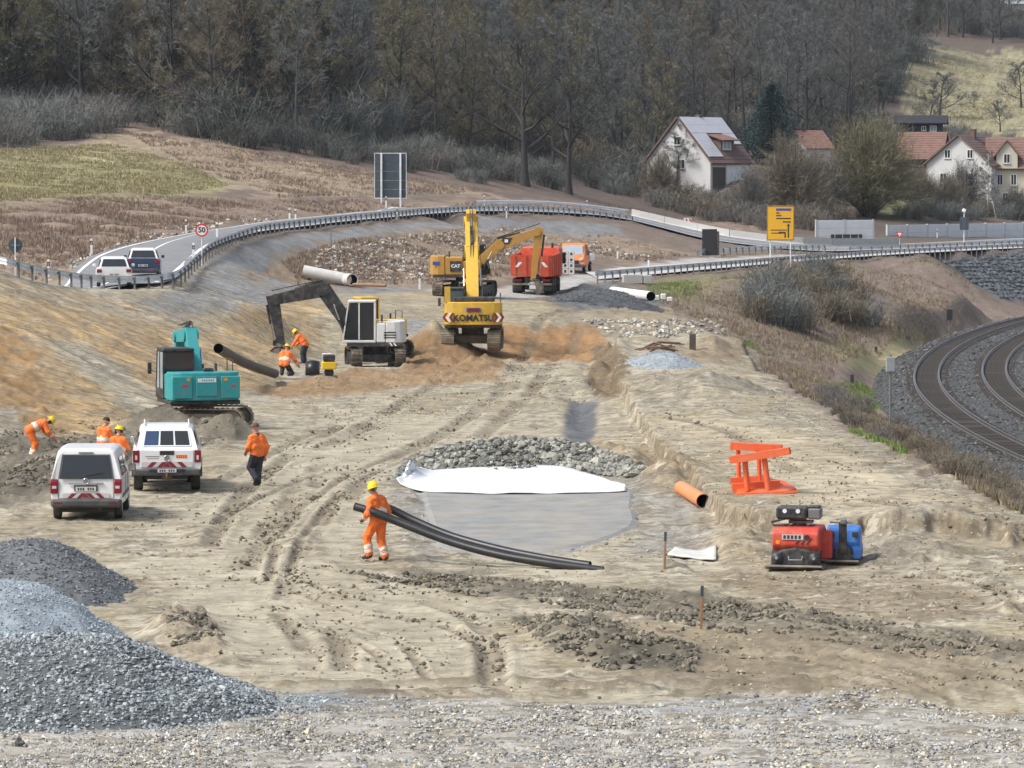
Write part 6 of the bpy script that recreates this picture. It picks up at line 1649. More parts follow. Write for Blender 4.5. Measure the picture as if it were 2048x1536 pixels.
hollow_pipe('plastic_pipe', pipe_line([(710, 1013, dC - .15), (752, 1026, dC - .32), (800, 1045, dC - .45), (900, 1083, dC - .9), (1000, 1110, dC - 1.4), (1100, 1127, dC - 1.85), (1206, 1141, dC - 2.2)]), r, 'black plastic pipe held under the worker left arm, nearer of two', group='long black pipes carried by the worker')
hollow_pipe('plastic_pipe', pipe_line([(735, 1003, dC + .42), (785, 1020, dC + .3), (830, 1042, dC + .1), (905, 1073, dC - .35), (1000, 1099, dC - .95), (1090, 1117, dC - 1.45), (1180, 1131, dC - 1.9)]), r, 'black plastic pipe held under the worker right arm, farther of two', group='long black pipes carried by the worker')
# ------------------------------------------------------------------ things lying about the site
mat('tarp_white', (.6, .61, .635), .8, var=.05, scale=1.5, dirt=(.5, .47, .4), dirt_amt=.12, dirt_scale=.8, bump=.03)
mat('frame_orange', (.75, .12, .03), .5, var=.08, dirt=DUST, dirt_amt=.15)
mat('pipe_orange', (.72, .25, .09), .5, var=.06, dirt=DUST, dirt_amt=.15)
mat('roller_red', (.55, .05, .028), .5, var=.1, dirt=(.36, .2, .12), dirt_amt=.35, dirt_scale=4)
mat('plate_blue', (.02, .15, .5), .45, var=.08, dirt=(.2, .26, .36), dirt_amt=.3, dirt_scale=4)
mat('plate_yellow', (.75, .5, .02), .45, var=.06, dirt=DUST, dirt_amt=.15)
mat('pipe_concrete', (.55, .54, .5), .9, var=.1, scale=2); mat('pipe_white', (.72, .72, .7), .6, var=.06, dirt=DUST, dirt_amt=.2)
# white fleece sheet over the far edge of the slab, left end folded up
def tarp():
    nl = smooth_line([(792, 968), (840, 986), (950, 993), (1080, 996), (1180, 997), (1252, 997)], 12); fl = smooth_line([(806, 962), (850, 953), (950, 947), (1090, 945), (1140, 952), (1250, 991)], 12)
    A = resample(np.array([tuple(G(x, y, .05)) for (x, y) in nl]), 90); B = resample(np.array([tuple(G(x, y, .05)) for (x, y) in fl]), 90); m = 30; n = 90
    t = np.linspace(0, 1, m)[:, None, None]; P = (A[None] * (1 - t) + B[None] * t).reshape(-1, 3); u = np.tile(np.linspace(0, 1, n), m); v = np.repeat(np.linspace(0, 1, m), n)
    z = ground(P[:, 0], P[:, 1]) + .09 + .035 * (fbm(P[:, 0] * 2.2, P[:, 1] * .5, 5, 4) - .5) + .03 * np.abs(np.sin(P[:, 0] * 2.1 + 1.5 * np.sin(P[:, 1] * .7))) * fbm(P[:, 0] * .6, P[:, 1] * .3, 6, 2)
    z += .08 * np.exp(-((v - 1) / .08) ** 2) * (.5 + .5 * fbm(P[:, 0] * 1.5, P[:, 1], 9, 2))
    z += (.38 * np.exp(-((u - .055) / .016) ** 2) * sstep(.35, .9, v) + .16 * np.exp(-((u - .1) / .03) ** 2) * sstep(.2, .8, v) + .1 * np.exp(-(u / .05) ** 2))
    P[:, 2] = z; P[:, 0] += .05 * np.sin(v * 40) * np.exp(-((u - .06) / .05) ** 2)
    ii = np.arange(n * m).reshape(m, n); fc = np.stack([ii[:-1, :-1], ii[:-1, 1:], ii[1:, 1:], ii[1:, :-1]], -1).reshape(-1, 4)
    ob = link('fleece_sheet', fastmesh('fleece_sheet', P, fc, [M('tarp_white')], smooth=True))
    ob.modifiers.new('thick', 'SOLIDIFY').thickness = .02
    tag(ob, 'white fleece sheet spread over the far edge of the grey pad', 'sheet')
tarp()
def small_sheet():
    q = [G(1335, 1112, .02), G(1432, 1118, .02), G(1432, 1098, .02), G(1350, 1096, .02)]; V = []
    for j in range(8):
        for i in range(14):
            p = q[0].lerp(q[1], i / 13).lerp(q[3].lerp(q[2], i / 13), j / 7); V.append((p.x, p.y, gz(p.x, p.y) + .1 + .006 * math.sin(i * 1.3 + j)))
    ii = np.arange(112).reshape(8, 14); fc = np.stack([ii[:-1, :-1], ii[:-1, 1:], ii[1:, 1:], ii[1:, :-1]], -1).reshape(-1, 4)
    ob = link('pale_board', fastmesh('pale_board', np.array(V), fc, [M('pipe_concrete')], smooth=True)); ob.modifiers.new('thick', 'SOLIDIFY').thickness = .04
    tag(ob, 'pale flat sheet lying on the dirt beside the wooden stake', 'sheet')
small_sheet()
# survey stakes
def stake(px, py, h, label):
    p = G(px, py, 0); t = tag(empty('stake', (p.x, p.y, gz(p.x, p.y))), label, 'stake', 'wooden survey stakes')
    o = MB().box((-.025, -.025, -.2), (.025, .025, h), ch=.006).build('stick', 'wood', t); o.rotation_euler = (0, R(1.5), 0)
    MB().box((-.03, -.03, h - .2), (.03, .03, h + .004)).build('painted_tip', 'sign_back', t).rotation_euler = (0, R(1.5), 0)
stake(1329, 1138, .85, 'thin wooden survey stake right of the grey slab'); stake(1402, 1258, .85, 'thin wooden survey stake in the foreground mud'); stake(1331, 755, .45, 'short survey stake below the grey gravel heap')
# orange pipe stub
a = G(1365, 992, .2); b = G(1408, 1004, .2)
a = hit(1366, 996) + Vector((0, 1.0, .19)); b = hit(1407, 1017) + Vector((0, 0, .19))
hollow_pipe('orange_pipe', [a, a.lerp(b, .33), a.lerp(b, .66), b], .19, 'short orange drain pipe lying with its dark open end forward', m='pipe_orange')
# orange steel trestle: two beams on props over a base plate
def trestle():
    p = hit(1515, 990); t = tag(empty('steel_trestle', p, R(0)), 'orange steel trestle frame with two slanting top beams', 'steel frame'); s = 8000 / p.y
    def q(px, py, y=0): return Vector(((px - 1515) / s, y, (990 - py) / s))
    def beam(name, a, b, w, h):
        a = Vector(a); b = Vector(b); d = (b - a).normalized(); n = Vector((-d.y, d.x, 0))
        if n.length < .1: n = Vector((1, 0, 0))
        n.normalize(); u = d.cross(n)
        if u.z < 0: u = -u
        m = MB()      # channel section: top flange and two webs
        def bar(o0, o1, h0, h1):
            c = [a + n * o0 + u * h0, a + n * o1 + u * h0, a + n * o1 + u * h1, a + n * o0 + u * h1]; e = [x + (b - a) for x in c]
            m.add(c + e, [(0, 1, 2, 3), (7, 6, 5, 4), (0, 4, 5, 1), (1, 5, 6, 2), (2, 6, 7, 3), (3, 7, 4, 0)])
        bar(-w, w, 0, .03); bar(-w, -w + .03, -h, -.001); bar(w - .03, w, -h, -.001)
        return m.build(name, 'frame_orange', t)
    beam('top_beam', q(1458, 918, -.25), q(1576, 898, -.55), .16, .16); beam('top_beam', q(1464, 894, .55), q(1566, 898, .35), .16, .16)
    for (a, b, y) in ((1487, 1494, -.28), (1526, 1535, -.42)):
        MB().tube([q(a, 915, y), q(b, 985, y)], .075, 8).build('prop', 'frame_orange', t); MB().box(tuple(q(b, 992, y) - Vector((.13, .13, 0))), tuple(q(b, 992, y) + Vector((.13, .13, .05)))).build('prop_foot', 'frame_orange', t)
    for (a, b, y) in ((1478, 1480, .5), (1518, 1522, .4)): MB().tube([q(a, 900, y), q(b, 978, y)], .06, 8).build('prop', 'frame_orange', t)
    beam('base_beam', q(1462, 966, .5), q(1530, 960, .45), .1, .12); beam('base_beam', q(1464, 975, .1), q(1560, 968, .1), .14, .2)
    MB().slab([q(1470, 999, -.5), q(1560, 989, -.65), q(1592, 985, -.2), q(1575, 975, .4), q(1540, 968, .6), q(1475, 984, .1)], (0, 0, 1), .06).build('base_plate', 'frame_orange', t)
    MB().slab([q(1470, 1001, -.56), q(1592, 985, -.68), q(1592, 981, -.68), q(1470, 989, -.56)], (0, -1, 0), .03).build('edge_plate', 'frame_orange', t)
trestle()
# red trench roller with black attachment on top
def red_roller():
    p = G(1603, 1141); t = tag(empty('trench_roller', (p.x, p.y + .5, gz(p.x, p.y + .5)), R(-12)), 'red vibrating compactor with black engine block on top, beside the blue one', 'compactor')
    MB().prism([(-.5, .38), (-.62, .55), (-.6, .82), (-.45, .95), (.5, .95), (.85, .8), (.85, .38)], -.55, .5).build('hood', 'roller_red', t, .04)
    MB().prism([(.0, .2), (.1, .85), (.65, .75), (.75, .2)], .45, .72).build('side_cowl', 'roller_red', t, .04)
    pl = MB().box((-.32, -.632, .68), (.16, -.618, .8)).build('name_plate', 'warn_white', t)
    for i in range(5): MB().box((-.29 + i * .085, -.637, .7), (-.235 + i * .085, -.6325, .78)).build('plate_mark', 'sign_black', pl)
    MB().cyl((.24, -.64, .74), (.24, -.6, .74), .055, n=14).build('round_badge', 'black_plain', t)
    MB().cyl((-.42, -.62, .62), (-.42, -.56, .62), .05, n=12).build('lamp', 'orange_lamp', t)
    # lower engine cover and exciter
    MB().slab([(-.56, -.3, .1), (.52, -.3, .1), (.5, -.3, .34), (.3, -.3, .46), (0, -.3, .52), (-.32, -.3, .46), (-.54, -.3, .34)], (0, -1, 0), .42).build('engine_cover', 'machine_black', t, .04)
    MB().slab([(-.16, -.721, .14), (.16, -.721, .14), (.2, -.721, .3), (0, -.721, .42), (-.2, -.721, .3)], (0, -1, 0), .02).build('cover_recess', 'dark_plastic', t)
    for x in (-.1, .02, .14): MB().tube([(x, -.45, .55), (x + .1, -.64, .6), (x + .22, -.6, .72)], .014, 6).build('hose', 'black_rubber', t)
    for x in (-.4, -.2, .0, .2): MB().box((x, -.2, .952), (x + .12, .3, .962)).build('vent_slot', 'black_plain', t)
    MB().tube([(-.16, -.73, .32), (-.14, -.79, .24), (.14, -.79, .24), (.16, -.73, .32)], .014, 6).build('grab_handle', 'galv_grey', t)
    for sg in (-1, 1):
        MB().lathe([(-.12, .05), (-.12, .2), (.12, .2), (.12, .05)], (sg * .42, -.58, .24), (1, 0, 0), 16).build('side_weight', 'machine_black', t)
        MB().cyl((sg * .42, -.8, .28), (sg * .42, -.76, .28), .035, n=10).build('bolt_cap', 'galv_grey', t)
    MB().prism([(-.95, .1), (-.8, .03), (.75, .03), (.9, .1), (.88, .14), (.74, .075), (-.79, .075), (-.93, .14)], -.66, .62).build('base_plate', 'steel_worn', t)
    # black block on top with hose
    MB().cyl((.0, -.1, .95), (.0, -.1, 1.05), .16, n=14).box((-.22, -.3, 1.02), (.3, .1, 1.08)).build('turret', 'machine_black', t)
    eb = MB().box((-.5, -.35, 1.1), (.2, .15, 1.4), ch=.05).build('engine_block', 'machine_black', t)
    MB().box((.21, -.3, 1.12), (.5, .1, 1.36), ch=.03).build('tank', 'galv_dark', eb); MB().box((.2, -.25, 1.361), (.48, .05, 1.42), ch=.02).build('cap', 'machine_black', eb)
    for x in (-.3, .0): MB().cyl((x, -.37, 1.3), (x, -.35, 1.3), .05, n=10).build('dial', 'galv', eb)
    MB().tube([(-.3, -.3, 1.12), (-.6, -.4, 1.05), (-.55, -.42, .98), (-.2, -.35, 1.0)], .025, 7).build('hose', 'black_rubber', t)
red_roller()
def blue_plate():
    p = G(1690, 1136); t = tag(empty('vibrating_plate', (p.x, p.y + .3, gz(p.x, p.y + .3)), R(-8)), 'blue vibrating plate compactor with upright steering bar', 'compactor')
    MB().prism([(-.25, .2), (-.3, .5), (-.2, .8), (.1, .86), (.5, .78), (.6, .2)], -.38, .38).build('hood', 'plate_blue', t, .05)
    MB().prism([(-.32, .12), (-.36, .34), (-.28, .42), (.6, .42), (.62, .12)], -.4, -.2).prism([(-.32, .12), (-.36, .34), (-.28, .42), (.6, .42), (.62, .12)], .2, .4).build('side_guard', 'plate_blue', t, .03)
    MB().box((-.19, -.42, .1), (.19, -.3, .4), ch=.02).build('exciter', 'machine_black', t)
    MB().prism([(-.45, .25), (-.3, .25), (-.5, .98), (-.58, .98)], -.09, .09).build('steering_bar', 'machine_black', t, .015)
    MB().cyl((-.28, -.55, .97), (.22, -.55, .97), .022, n=8).box((-.05, -.62, .93), (.09, -.48, 1.05), ch=.02).build('handle', 'galv_dark', t)
    for sg in (-1, 1): MB().box((sg * .2, -.34, .62), (sg * .34, -.29, .74), ch=.015).build('vent', 'dark_plastic', t)
    MB().prism([(-.55, .08), (-.42, .02), (.7, .02), (.8, .1), (.78, .14), (.69, .07), (-.42, .07), (-.54, .12)], -.36, .36).build('base_plate', 'steel_worn', t)
blue_plate()
def yellow_rammer():
    p = W(658, 757, 172); t = tag(empty('rammer', (p.x, p.y, gz(p.x, p.y)), R(5)), 'small yellow rammer machine standing at the trench', 'compactor')
    MB().box((-.32, -.25, .42), (.32, .25, .75), ch=.04).build('tank', 'plate_yellow', t); MB().box((-.26, -.22, .76), (.26, .2, 1.05), ch=.05).build('engine', 'machine_black', t)
    MB().tube([(-.27, -.2, .8), (-.3, -.3, 1.1), (.3, -.3, 1.1), (.27, -.2, .8)], .03, 7).build('handle', 'galv', t)
    MB().box((-.2, -.18, .16), (.2, .18, .419), ch=.05).build('bellows', 'black_rubber', t); MB().box((-.3, -.3, .0), (.36, .35, .155), ch=.04).build('foot', 'machine_black', t)
    p = W(625, 752, 176); t = tag(empty('soil_pipe_ring', (p.x, p.y, gz(p.x, p.y))), 'dark stub of ribbed pipe standing upright beside the kneeling worker', 'pipe')
    MB().lathe([(-.1, .32), (.5, .32), (.5, .27), (-.1, .27)], (0, 0, .05), (0, .35, 1), 20, closed=True).build('wall', 'pipe_black', t)
yellow_rammer()
# thick grey pipe from the teal bucket down to the trench
a = W(437, 697, 156); b = W(490, 726, 163); c = W(549, 747, 171)
hollow_pipe('drain_pipe', [tuple(x) for x in smooth_line([a, b, c], 6)], .2, 'thick dark grey drain pipe sloping from the teal bucket to the trench', m='dark_plastic')
def sling():
    t = tag(empty('lifting_sling', W(415, 665, 148)), 'thin rope sling from the teal bucket to the pipe', 'rope'); o = t.location
    MB().tube([Vector((0, 0, 0)), W(437, 693, 156) - o], .02, 6).build('rope', 'wood', t)
# concrete pipes by the dirt track
a = hit(606, 556) + Vector((0, 0, .42)); b = hit(688, 570) + Vector((0, 0, .36)); b.z = min(b.z, a.z - .05)
hollow_pipe('concrete_pipe', [tuple(a), tuple(a.lerp(b, .5)), tuple(b)], .36, 'long pale concrete pipe lying beside the dirt track', m='pipe_concrete', wall=.06, group='concrete pipes beside the dirt track')
a = Vector(b) + Vector((.45, -.8, -.02)); hollow_pipe('concrete_pipe', [(a.x - .25, a.y + .5, a.z), (a.x, a.y, a.z), (a.x + .1, a.y - .3, a.z)], .36, 'short pale concrete pipe ring at the end of the long pipe', m='pipe_concrete', wall=.06, group='concrete pipes beside the dirt track')
a = W(706, 569, 236); b = W(772, 571, 235)
o = MB().tube([Vector((0, 0, 0)), b - a], .09, 8).build('timber_pole', 'wood'); o.location = a; tag(o, 'thin pale pole lying on the verge right of the concrete pipe', 'pole')
# white pipes on the dark heap at the right
a = W(1226, 583, 244); b = W(1302, 593, 238); hollow_pipe('white_pipe', [tuple(a), tuple(a.lerp(b, .5)), tuple(b)], .3, 'large white pipe lying on the dark gravel heap', m='pipe_white')
def crates():
    p = W(1320, 594, 240); t = tag(empty('pipe_fittings', p), 'jumble of white pipe fittings right of the white pipe', 'pipe fitting')
    for (x, z, w, h) in ((-.4, 0, .35, .3), (0.05, .05, .3, .35), (.4, -.05, .35, .25)): MB().box((x, -.3, z - .2), (x + w, .3, z + h - .2), ch=.04).build('fitting', 'pipe_white', t)
    p = W(1275, 552, 266); p.z = gz(p.x, p.y)
    t = tag(empty('concrete_block', p, R(8)), 'low concrete block at the start of the access road guardrail', 'concrete block')
    MB().box((-1.0, -.35, 0), (.3, .35, .6), ch=.03).build('block', 'concrete', t); MB().box((.36, -.35, 0), (.95, .35, .55), ch=.03).build('block', 'concrete', t)
    # stack of hollow blocks in front of the van
    p = W(1131, 547, 276); p.z = gz(p.x, p.y)
    t = tag(empty('block_stack', p, R(-4)), 'stack of pale hollow concrete blocks beside the orange van', 'block stack')
    for i in range(3):
        for k in range(4):
            if i == 0 and k == 3: continue
            m = MB(); x0 = -.63 + i * .42; z0 = k * .4
            for (lo, hi) in (((0, -.2, 0), (.4, .2, .1)), ((0, -.2, .28), (.4, .2, .38)), ((0, -.2, .1), (.12, .2, .28)), ((.28, -.2, .1), (.4, .2, .28)), ((.12, .12, .1), (.28, .18, .28))): m.box((lo[0] + x0, lo[1], lo[2] + z0), (hi[0] + x0, hi[1], hi[2] + z0))
            m.build('hollow_block', 'pipe_concrete', t)
crates()

# ------------------------------------------------------------------ heaps: gravel and rock
def stones(name, P, size, cols, seed, flat=.6, parent=None, detail=1, kindtag='stuff', label=None):
    """many angular stones joined into one mesh; P (n,3) centres"""
    nr = np.random.default_rng(seed); n = len(P)
    base = np.array([(1, 0, 0), (-1, 0, 0), (0, 1, 0), (0, -1, 0), (0, 0, 1), (0, 0, -1)], float) if detail == 0 else np.array([(.9, .3, .1), (.2, .95, -.1), (-.75, .6, .15), (-.8, -.5, -.1), (.1, -.95, .1), (.75, -.55, -.05), (.35, .35, .8), (-.45, .05, .75), (.2, -.5, .8), (.4, .2, -.8), (-.4, .3, -.75), (-.1, -.5, -.8)], float)
    if detail == 0: F_ = np.array([(0, 2, 4), (2, 1, 4), (1, 3, 4), (3, 0, 4), (2, 0, 5), (1, 2, 5), (3, 1, 5), (0, 3, 5)])
    else: F_ = np.array([(0, 1, 6), (1, 2, 7), (1, 7, 6), (2, 3, 7), (3, 4, 8), (3, 8, 7), (4, 5, 8), (5, 0, 6), (5, 6, 8), (6, 7, 8), (0, 9, 1), (1, 10, 2), (1, 9, 10), (2, 10, 3), (3, 11, 4), (3, 10, 11), (4, 11, 5), (5, 9, 0), (5, 11, 9), (9, 11, 10)])
    k = len(base)
    s = size * np.exp(nr.normal(0, .35, n)); az = nr.uniform(0, 6.28, n)
    v = base[None] * nr.uniform(.65, 1.2, (n, k, 1)); v = v * np.stack([np.ones(n), nr.uniform(.55, .95, n), nr.uniform(.35, .35 + flat, n)], 1)[:, None]
    tl = nr.normal(0, .35, n); ct, st = np.cos(tl)[:, None], np.sin(tl)[:, None]
    y = v[..., 1] * ct - v[..., 2] * st; z = v[..., 1] * st + v[..., 2] * ct; x = v[..., 0]
    ca, sa = np.cos(az)[:, None], np.sin(az)[:, None]
    v = np.stack([x * ca - y * sa, x * sa + y * ca, z], -1) * s[:, None, None] + P[:, None]
    c = np.array(cols)[nr.integers(0, len(cols), n)] * nr.uniform(.7, 1.25, (n, 1)); c = np.repeat(c, k, 0)
    fc = (F_[None] + (np.arange(n) * k)[:, None, None]).reshape(-1, 3)
    o = link(name, fastmesh(name, v.reshape(-1, 3), fc, [M('stone_mix')], cols=c), parent)
    if kindtag: o['kind'] = kindtag
    if label: o['label'] = label
    return o
def heap(name, label, ctr, rx, ry, h, col, nst, size, cols, seed, peak=None, cut=None, sharp=1.0, group='gravel heaps', cat='gravel heap', rough=.03, detail=0):
    """heap with a core surface and loose stones on it"""
    t = tag(empty(name, (ctr[0], ctr[1], gz(ctr[0], ctr[1]))), label, cat, group); b = t.location
    def hz(X, Y):
        r = np.sqrt(((X - ctr[0]) / rx) ** 2 + ((Y - ctr[1]) / ry) ** 2) + .22 * (fbm(X * .9, Y * .7, seed, 3) - .5)
        return h * np.maximum(0, 1 - r) ** sharp * (1 - .25 * np.exp(-(r / .25) ** 2)) - .04 + (fbm(X * 5, Y * 4, seed + 9, 3) - .5) * rough * 2
    n = 110
    gx = np.linspace(ctr[0] - rx * 1.15, ctr[0] + rx * 1.15, n); gy = np.linspace(ctr[1] - ry * 1.15, ctr[1] + ry * 1.15, n)
    X, Y = np.meshgrid(gx, gy); X = X.ravel(); Y = Y.ravel(); g = ground(X, Y); Z = g + hz(X, Y)
    ii = np.arange(n * n).reshape(n, n); fc = np.stack([ii[:-1, :-1], ii[:-1, 1:], ii[1:, 1:], ii[1:, :-1]], -1).reshape(-1, 4)
    keep = (Z - g > -.035)[fc].any(1)
    cc = np.array(col)[None] * (1 + .5 * (fbm(X * 3, Y * 3, seed + 3, 3)[:, None] - .5))
    link('core', fastmesh('core', np.stack([X - b.x, Y - b.y, Z - b.z], 1), fc[keep], [M('earth')], smooth=True, cols=cc), t)
    if nst:
        nr = np.random.default_rng(seed); a = nr.uniform(0, 6.28, nst * 2); q = np.sqrt(nr.uniform(0, 1, nst * 2)) * 1.1
        x = ctr[0] + rx * q * np.cos(a); y = ctr[1] + ry * q * np.sin(a); hh = hz(x, y); k = (hh > 0) | (nr.random(len(x)) < .25); x = x[k][:nst]; y = y[k][:nst]
        z = ground(x, y) + np.maximum(hz(x, y), .0) + size * .15
        stones('loose_stones', np.stack([x - b.x, y - b.y, z - b.z], 1), size, cols, seed, parent=t, detail=detail)
    return t
def ctr(px, py): p = G(px, py, 0); return (p.x, p.y)
GC = [(.23, .25, .26), (.30, .33, .34), (.16, .175, .185), (.38, .41, .41)]
c = ctr(60, 1185); heap('gravel_heap', 'dark grey gravel heap at the left edge, farthest of three', c, 2.35, 4.2, 1.6, (.16, .17, .175), 5000, .035, [(.17, .18, .185), (.22, .23, .24), (.12, .13, .135)], 61)
c = ctr(-20, 1330); heap('gravel_heap', 'smooth pale blue-grey fine gravel heap at the left edge, middle of three', c, 2.9, 5.2, 2.05, (.30, .345, .375), 9000, .026, [(.28, .32, .35), (.38, .42, .44), (.33, .37, .4)], 62, sharp=.9)
c = ctr(115, 1412); heap('gravel_heap', 'coarse grey gravel heap in the bottom left corner, nearest of three', c, 4.0, 3.0, 1.75, (.12, .13, .13), 15000, .036, GC, 63, sharp=1.05, detail=1)
c = ctr(620, 1405); heap('gravel_heap', 'flat spill of grey gravel running out from the corner heap', c, 1.7, 1.2, .10, (.25, .27, .28), 700, .03, GC, 64)
p = hit(1325, 740); heap('gravel_heap', 'pale blue-grey gravel heap on the right platform with rebar on top', (p.x, p.y), 1.75, 6.0, .85, (.30, .33, .35), 900, .04, [(.3, .33, .35), (.36, .39, .41)], 65)
p_h = p; p = hit(1375, 742); heap('gravel_heap', 'low pale gravel spill right of the rebar heap', (p.x, p.y), .8, 4.0, .28, (.30, .33, .35), 300, .04, [(.3, .33, .35)], 66)
t = tag(empty('rebar_bundle', p_h + Vector((-.3, 0, .6))), 'dark twisted rebar lying on the gravel heap', 'rebar'); rr = random.Random(4); m = MB()
for k in range(9): a0 = Vector((rr.uniform(-.9, -.2), rr.uniform(-1, 1), rr.uniform(0, .2))); m.tube([a0, a0 + Vector((rr.uniform(.4, .8), rr.uniform(-.5, .5), rr.uniform(0, .35))), a0 + Vector((rr.uniform(.9, 1.6), 0, rr.uniform(-.1, .2)))], .035, 5)
m.build('bars', 'rust', t)
p = hit(1215, 606); heap('gravel_heap', 'dark gravel heap behind the platform under the white pipe', (p.x, p.y), 3.4, 6.0, 1.15, (.1, .105, .11), 1500, .06, [(.1, .105, .11), (.14, .145, .15)], 68)
# rock heap behind the sheet
nr = np.random.default_rng(9); n = 2300; xs = nr.uniform(790, 1290, n); u = (xs - 790) / 500
top = 955 - 70 * np.sin(np.pi * np.clip(u, 0, 1)) ** .6 ; top = np.where(xs > 1180, np.maximum(top, 905 + (xs - 1180) * .55), top)
ys = top + nr.random(n) * np.maximum(952 + 28 * np.clip((u - .72) * 4, 0, 1) - top, 10)
pp = np.array([tuple(G(a, b, 0)) for a, b in zip(xs, ys)]); hh = .4 * np.exp(-((xs - 1040) / 170) ** 2) * np.exp(-((ys - 918) / 26.) ** 2)
pp[:, 2] = ground(pp[:, 0], pp[:, 1]) + hh * nr.random(n) + .06
t = tag(empty('rock_heap', Vector(pp[0])), 'long heap of grey broken rocks behind the white sheet', 'rock heap')
stones('rocks', pp - np.array(t.location), .105, [(.2, .2, .175), (.27, .265, .225), (.13, .13, .115), (.34, .33, .28)], 7, parent=t, detail=1)
# loose stones over the gravel foreground, and clods over the dirt
def scatter(name, label, polys, n, size, cols, seed, detail=0, lift=.2):
    nr = np.random.default_rng(seed); out = []
    for (poly, frac) in polys:
        P = np.array(poly, float); lo = P.min(0); hi = P.max(0); m = int(n * frac); xs = nr.uniform(lo[0], hi[0], m * 4); ys = nr.uniform(lo[1], hi[1], m * 4); ins = np.zeros(m * 4, bool)
        for i in range(len(P)):
            a, b = P[i], P[(i + 1) % len(P)]; ins ^= ((a[1] > ys) != (b[1] > ys)) & (xs < (b[0] - a[0]) * (ys - a[1]) / ((b[1] - a[1]) if b[1] != a[1] else 1e-9) + a[0])
        xs = xs[ins][:m]; ys = ys[ins][:m]; w = fbm(xs / 60, ys / 14, seed, 4); k = nr.random(len(xs)) < sstep(.38, .6, w) + (.3 if size < .034 else .1); xs = xs[k]; ys = ys[k]
        dy = (ys - 768) / F; t = -CAMZ / (-ST - CT * dy); X = (xs - 1024) / F * t; Y = (CT - ST * dy) * t
        out.append(np.stack([X, Y, ground(X, Y) + size * lift], 1))
    return stones(name, np.concatenate(out), size, cols, seed, detail=detail, label=label)
scatter('gravel_stones', 'loose pale stones covering the gravel strip along the bottom edge', [([(-150, 1440), (450, 1425), (700, 1398), (1000, 1405), (1250, 1412), (1500, 1398), (1750, 1402), (2200, 1450), (2200, 1560), (-150, 1560)], 1.)], 32000, .033, [(.45, .43, .37), (.33, .33, .31), (.54, .51, .44), (.22, .22, .2), (.40, .35, .26), (.34, .35, .36), (.2, .19, .17)], 31, detail=0)
scatter('earth_clods', 'loose clods and stones scattered over the trampled site floor', [([(200, 1000), (700, 820), (1180, 800), (1300, 1100), (2100, 1180), (2100, 1400), (500, 1400), (300, 1200)], .45), ([(1230, 780), (1500, 760), (1700, 860), (2048, 1050), (2048, 1180), (1500, 1120), (1250, 900)], .25), ([(500, 780), (1000, 720), (1200, 650), (1250, 800), (700, 850)], .3)], 15000, .034, [(.26, .21, .14), (.2, .165, .115), (.4, .35, .25), (.15, .125, .09), (.46, .42, .32)], 32)
scatter('mud_clods', 'dark mud lumps along the wheel tracks and heaps', [([(690, 1140), (1000, 1155), (1450, 1195), (2100, 1290), (2100, 1335), (1500, 1270), (1050, 1200), (760, 1180)], .4), ([(1030, 1240), (1190, 1235), (1400, 1300), (1390, 1345), (1200, 1345), (1080, 1300)], .22), ([(-60, 900), (250, 850), (480, 835), (480, 880), (260, 920), (190, 985), (-60, 1010)], .3), ([(310, 1230), (400, 1225), (450, 1290), (340, 1300)], .08)], 12000, .055, [(.14, .128, .098), (.1, .092, .072), (.18, .16, .12), (.24, .21, .155)], 33, detail=1)
p = G(40, 1495, 0); o = stones('boulder', np.array([(0, 0, .08)]), .16, [(.12, .12, .125)], 5, detail=1, kindtag=None); o.location = (p.x, p.y, gz(p.x, p.y)); tag(o, 'dark angular rock in the gravel at the bottom left corner', 'rock')

# clods thrown up along the wheel ruts
nr = np.random.default_rng(77); out = []
for (ln, hw, dep) in RUTS:
    pts = resample(np.array(smooth_line([hit(*p)[:2] for p in ln], 6)), 400); tg = np.gradient(pts, axis=0); tg /= np.linalg.norm(tg, axis=1)[:, None]; nm = np.stack([-tg[:, 1], tg[:, 0]], 1)
    L = np.linalg.norm(np.diff(pts, axis=0), axis=1).sum(); k = nr.integers(0, 400, int(L * 5)); w = fbm(pts[k, 0] * .8, pts[k, 1] * .5, 3, 3); k = k[w > .48]
    o_ = nr.choice([-1.5, -1.1, 0, 1.1, 1.5], len(k)) * hw + nr.normal(0, .07, len(k)); out.append(pts[k] + nm[k] * o_[:, None])
P2 = np.concatenate(out); stones('rut_clods', np.column_stack([P2, ground(P2[:, 0], P2[:, 1]) + .015]), .045, [(.17, .14, .1), (.22, .185, .13), (.13, .11, .08), (.3, .26, .19)], 78, label='dark clods thrown up along the wheel ruts')
# ------------------------------------------------------------------ trees and bushes
mat('bark', (.05, .047, .045), .95, var=.3, scale=3)
mat('bark_grey', (.075, .075, .075), .95, var=.3, scale=3)
mat('bark_birch', (.5, .48, .44), .9, var=.35, scale=4)
mat('twig_brown', (.185, .155, .11), .95, var=.2, scale=.6)
mat('twig_grey', (.16, .168, .155), .95, var=.2, scale=.6)
mat('twig_olive', (.18, .165, .095), .95, var=.2, scale=.6)
mat('twig_purple', (.155, .145, .128), .95, var=.2, scale=.6)
mat('twig_dark', (.075, .08, .07), .95, var=.25, scale=.6)
mat('needle_blue', (.032, .068, .064), .9, var=.3, scale=2)
mat('leaf_rust', (.24, .12, .08), .95, var=.25, scale=1)
mat('blossom_yellow', (.75, .55, .03), .8, var=.2, scale=3)
mat('ivy', (.06, .07, .04), .9, var=.3, scale=2)

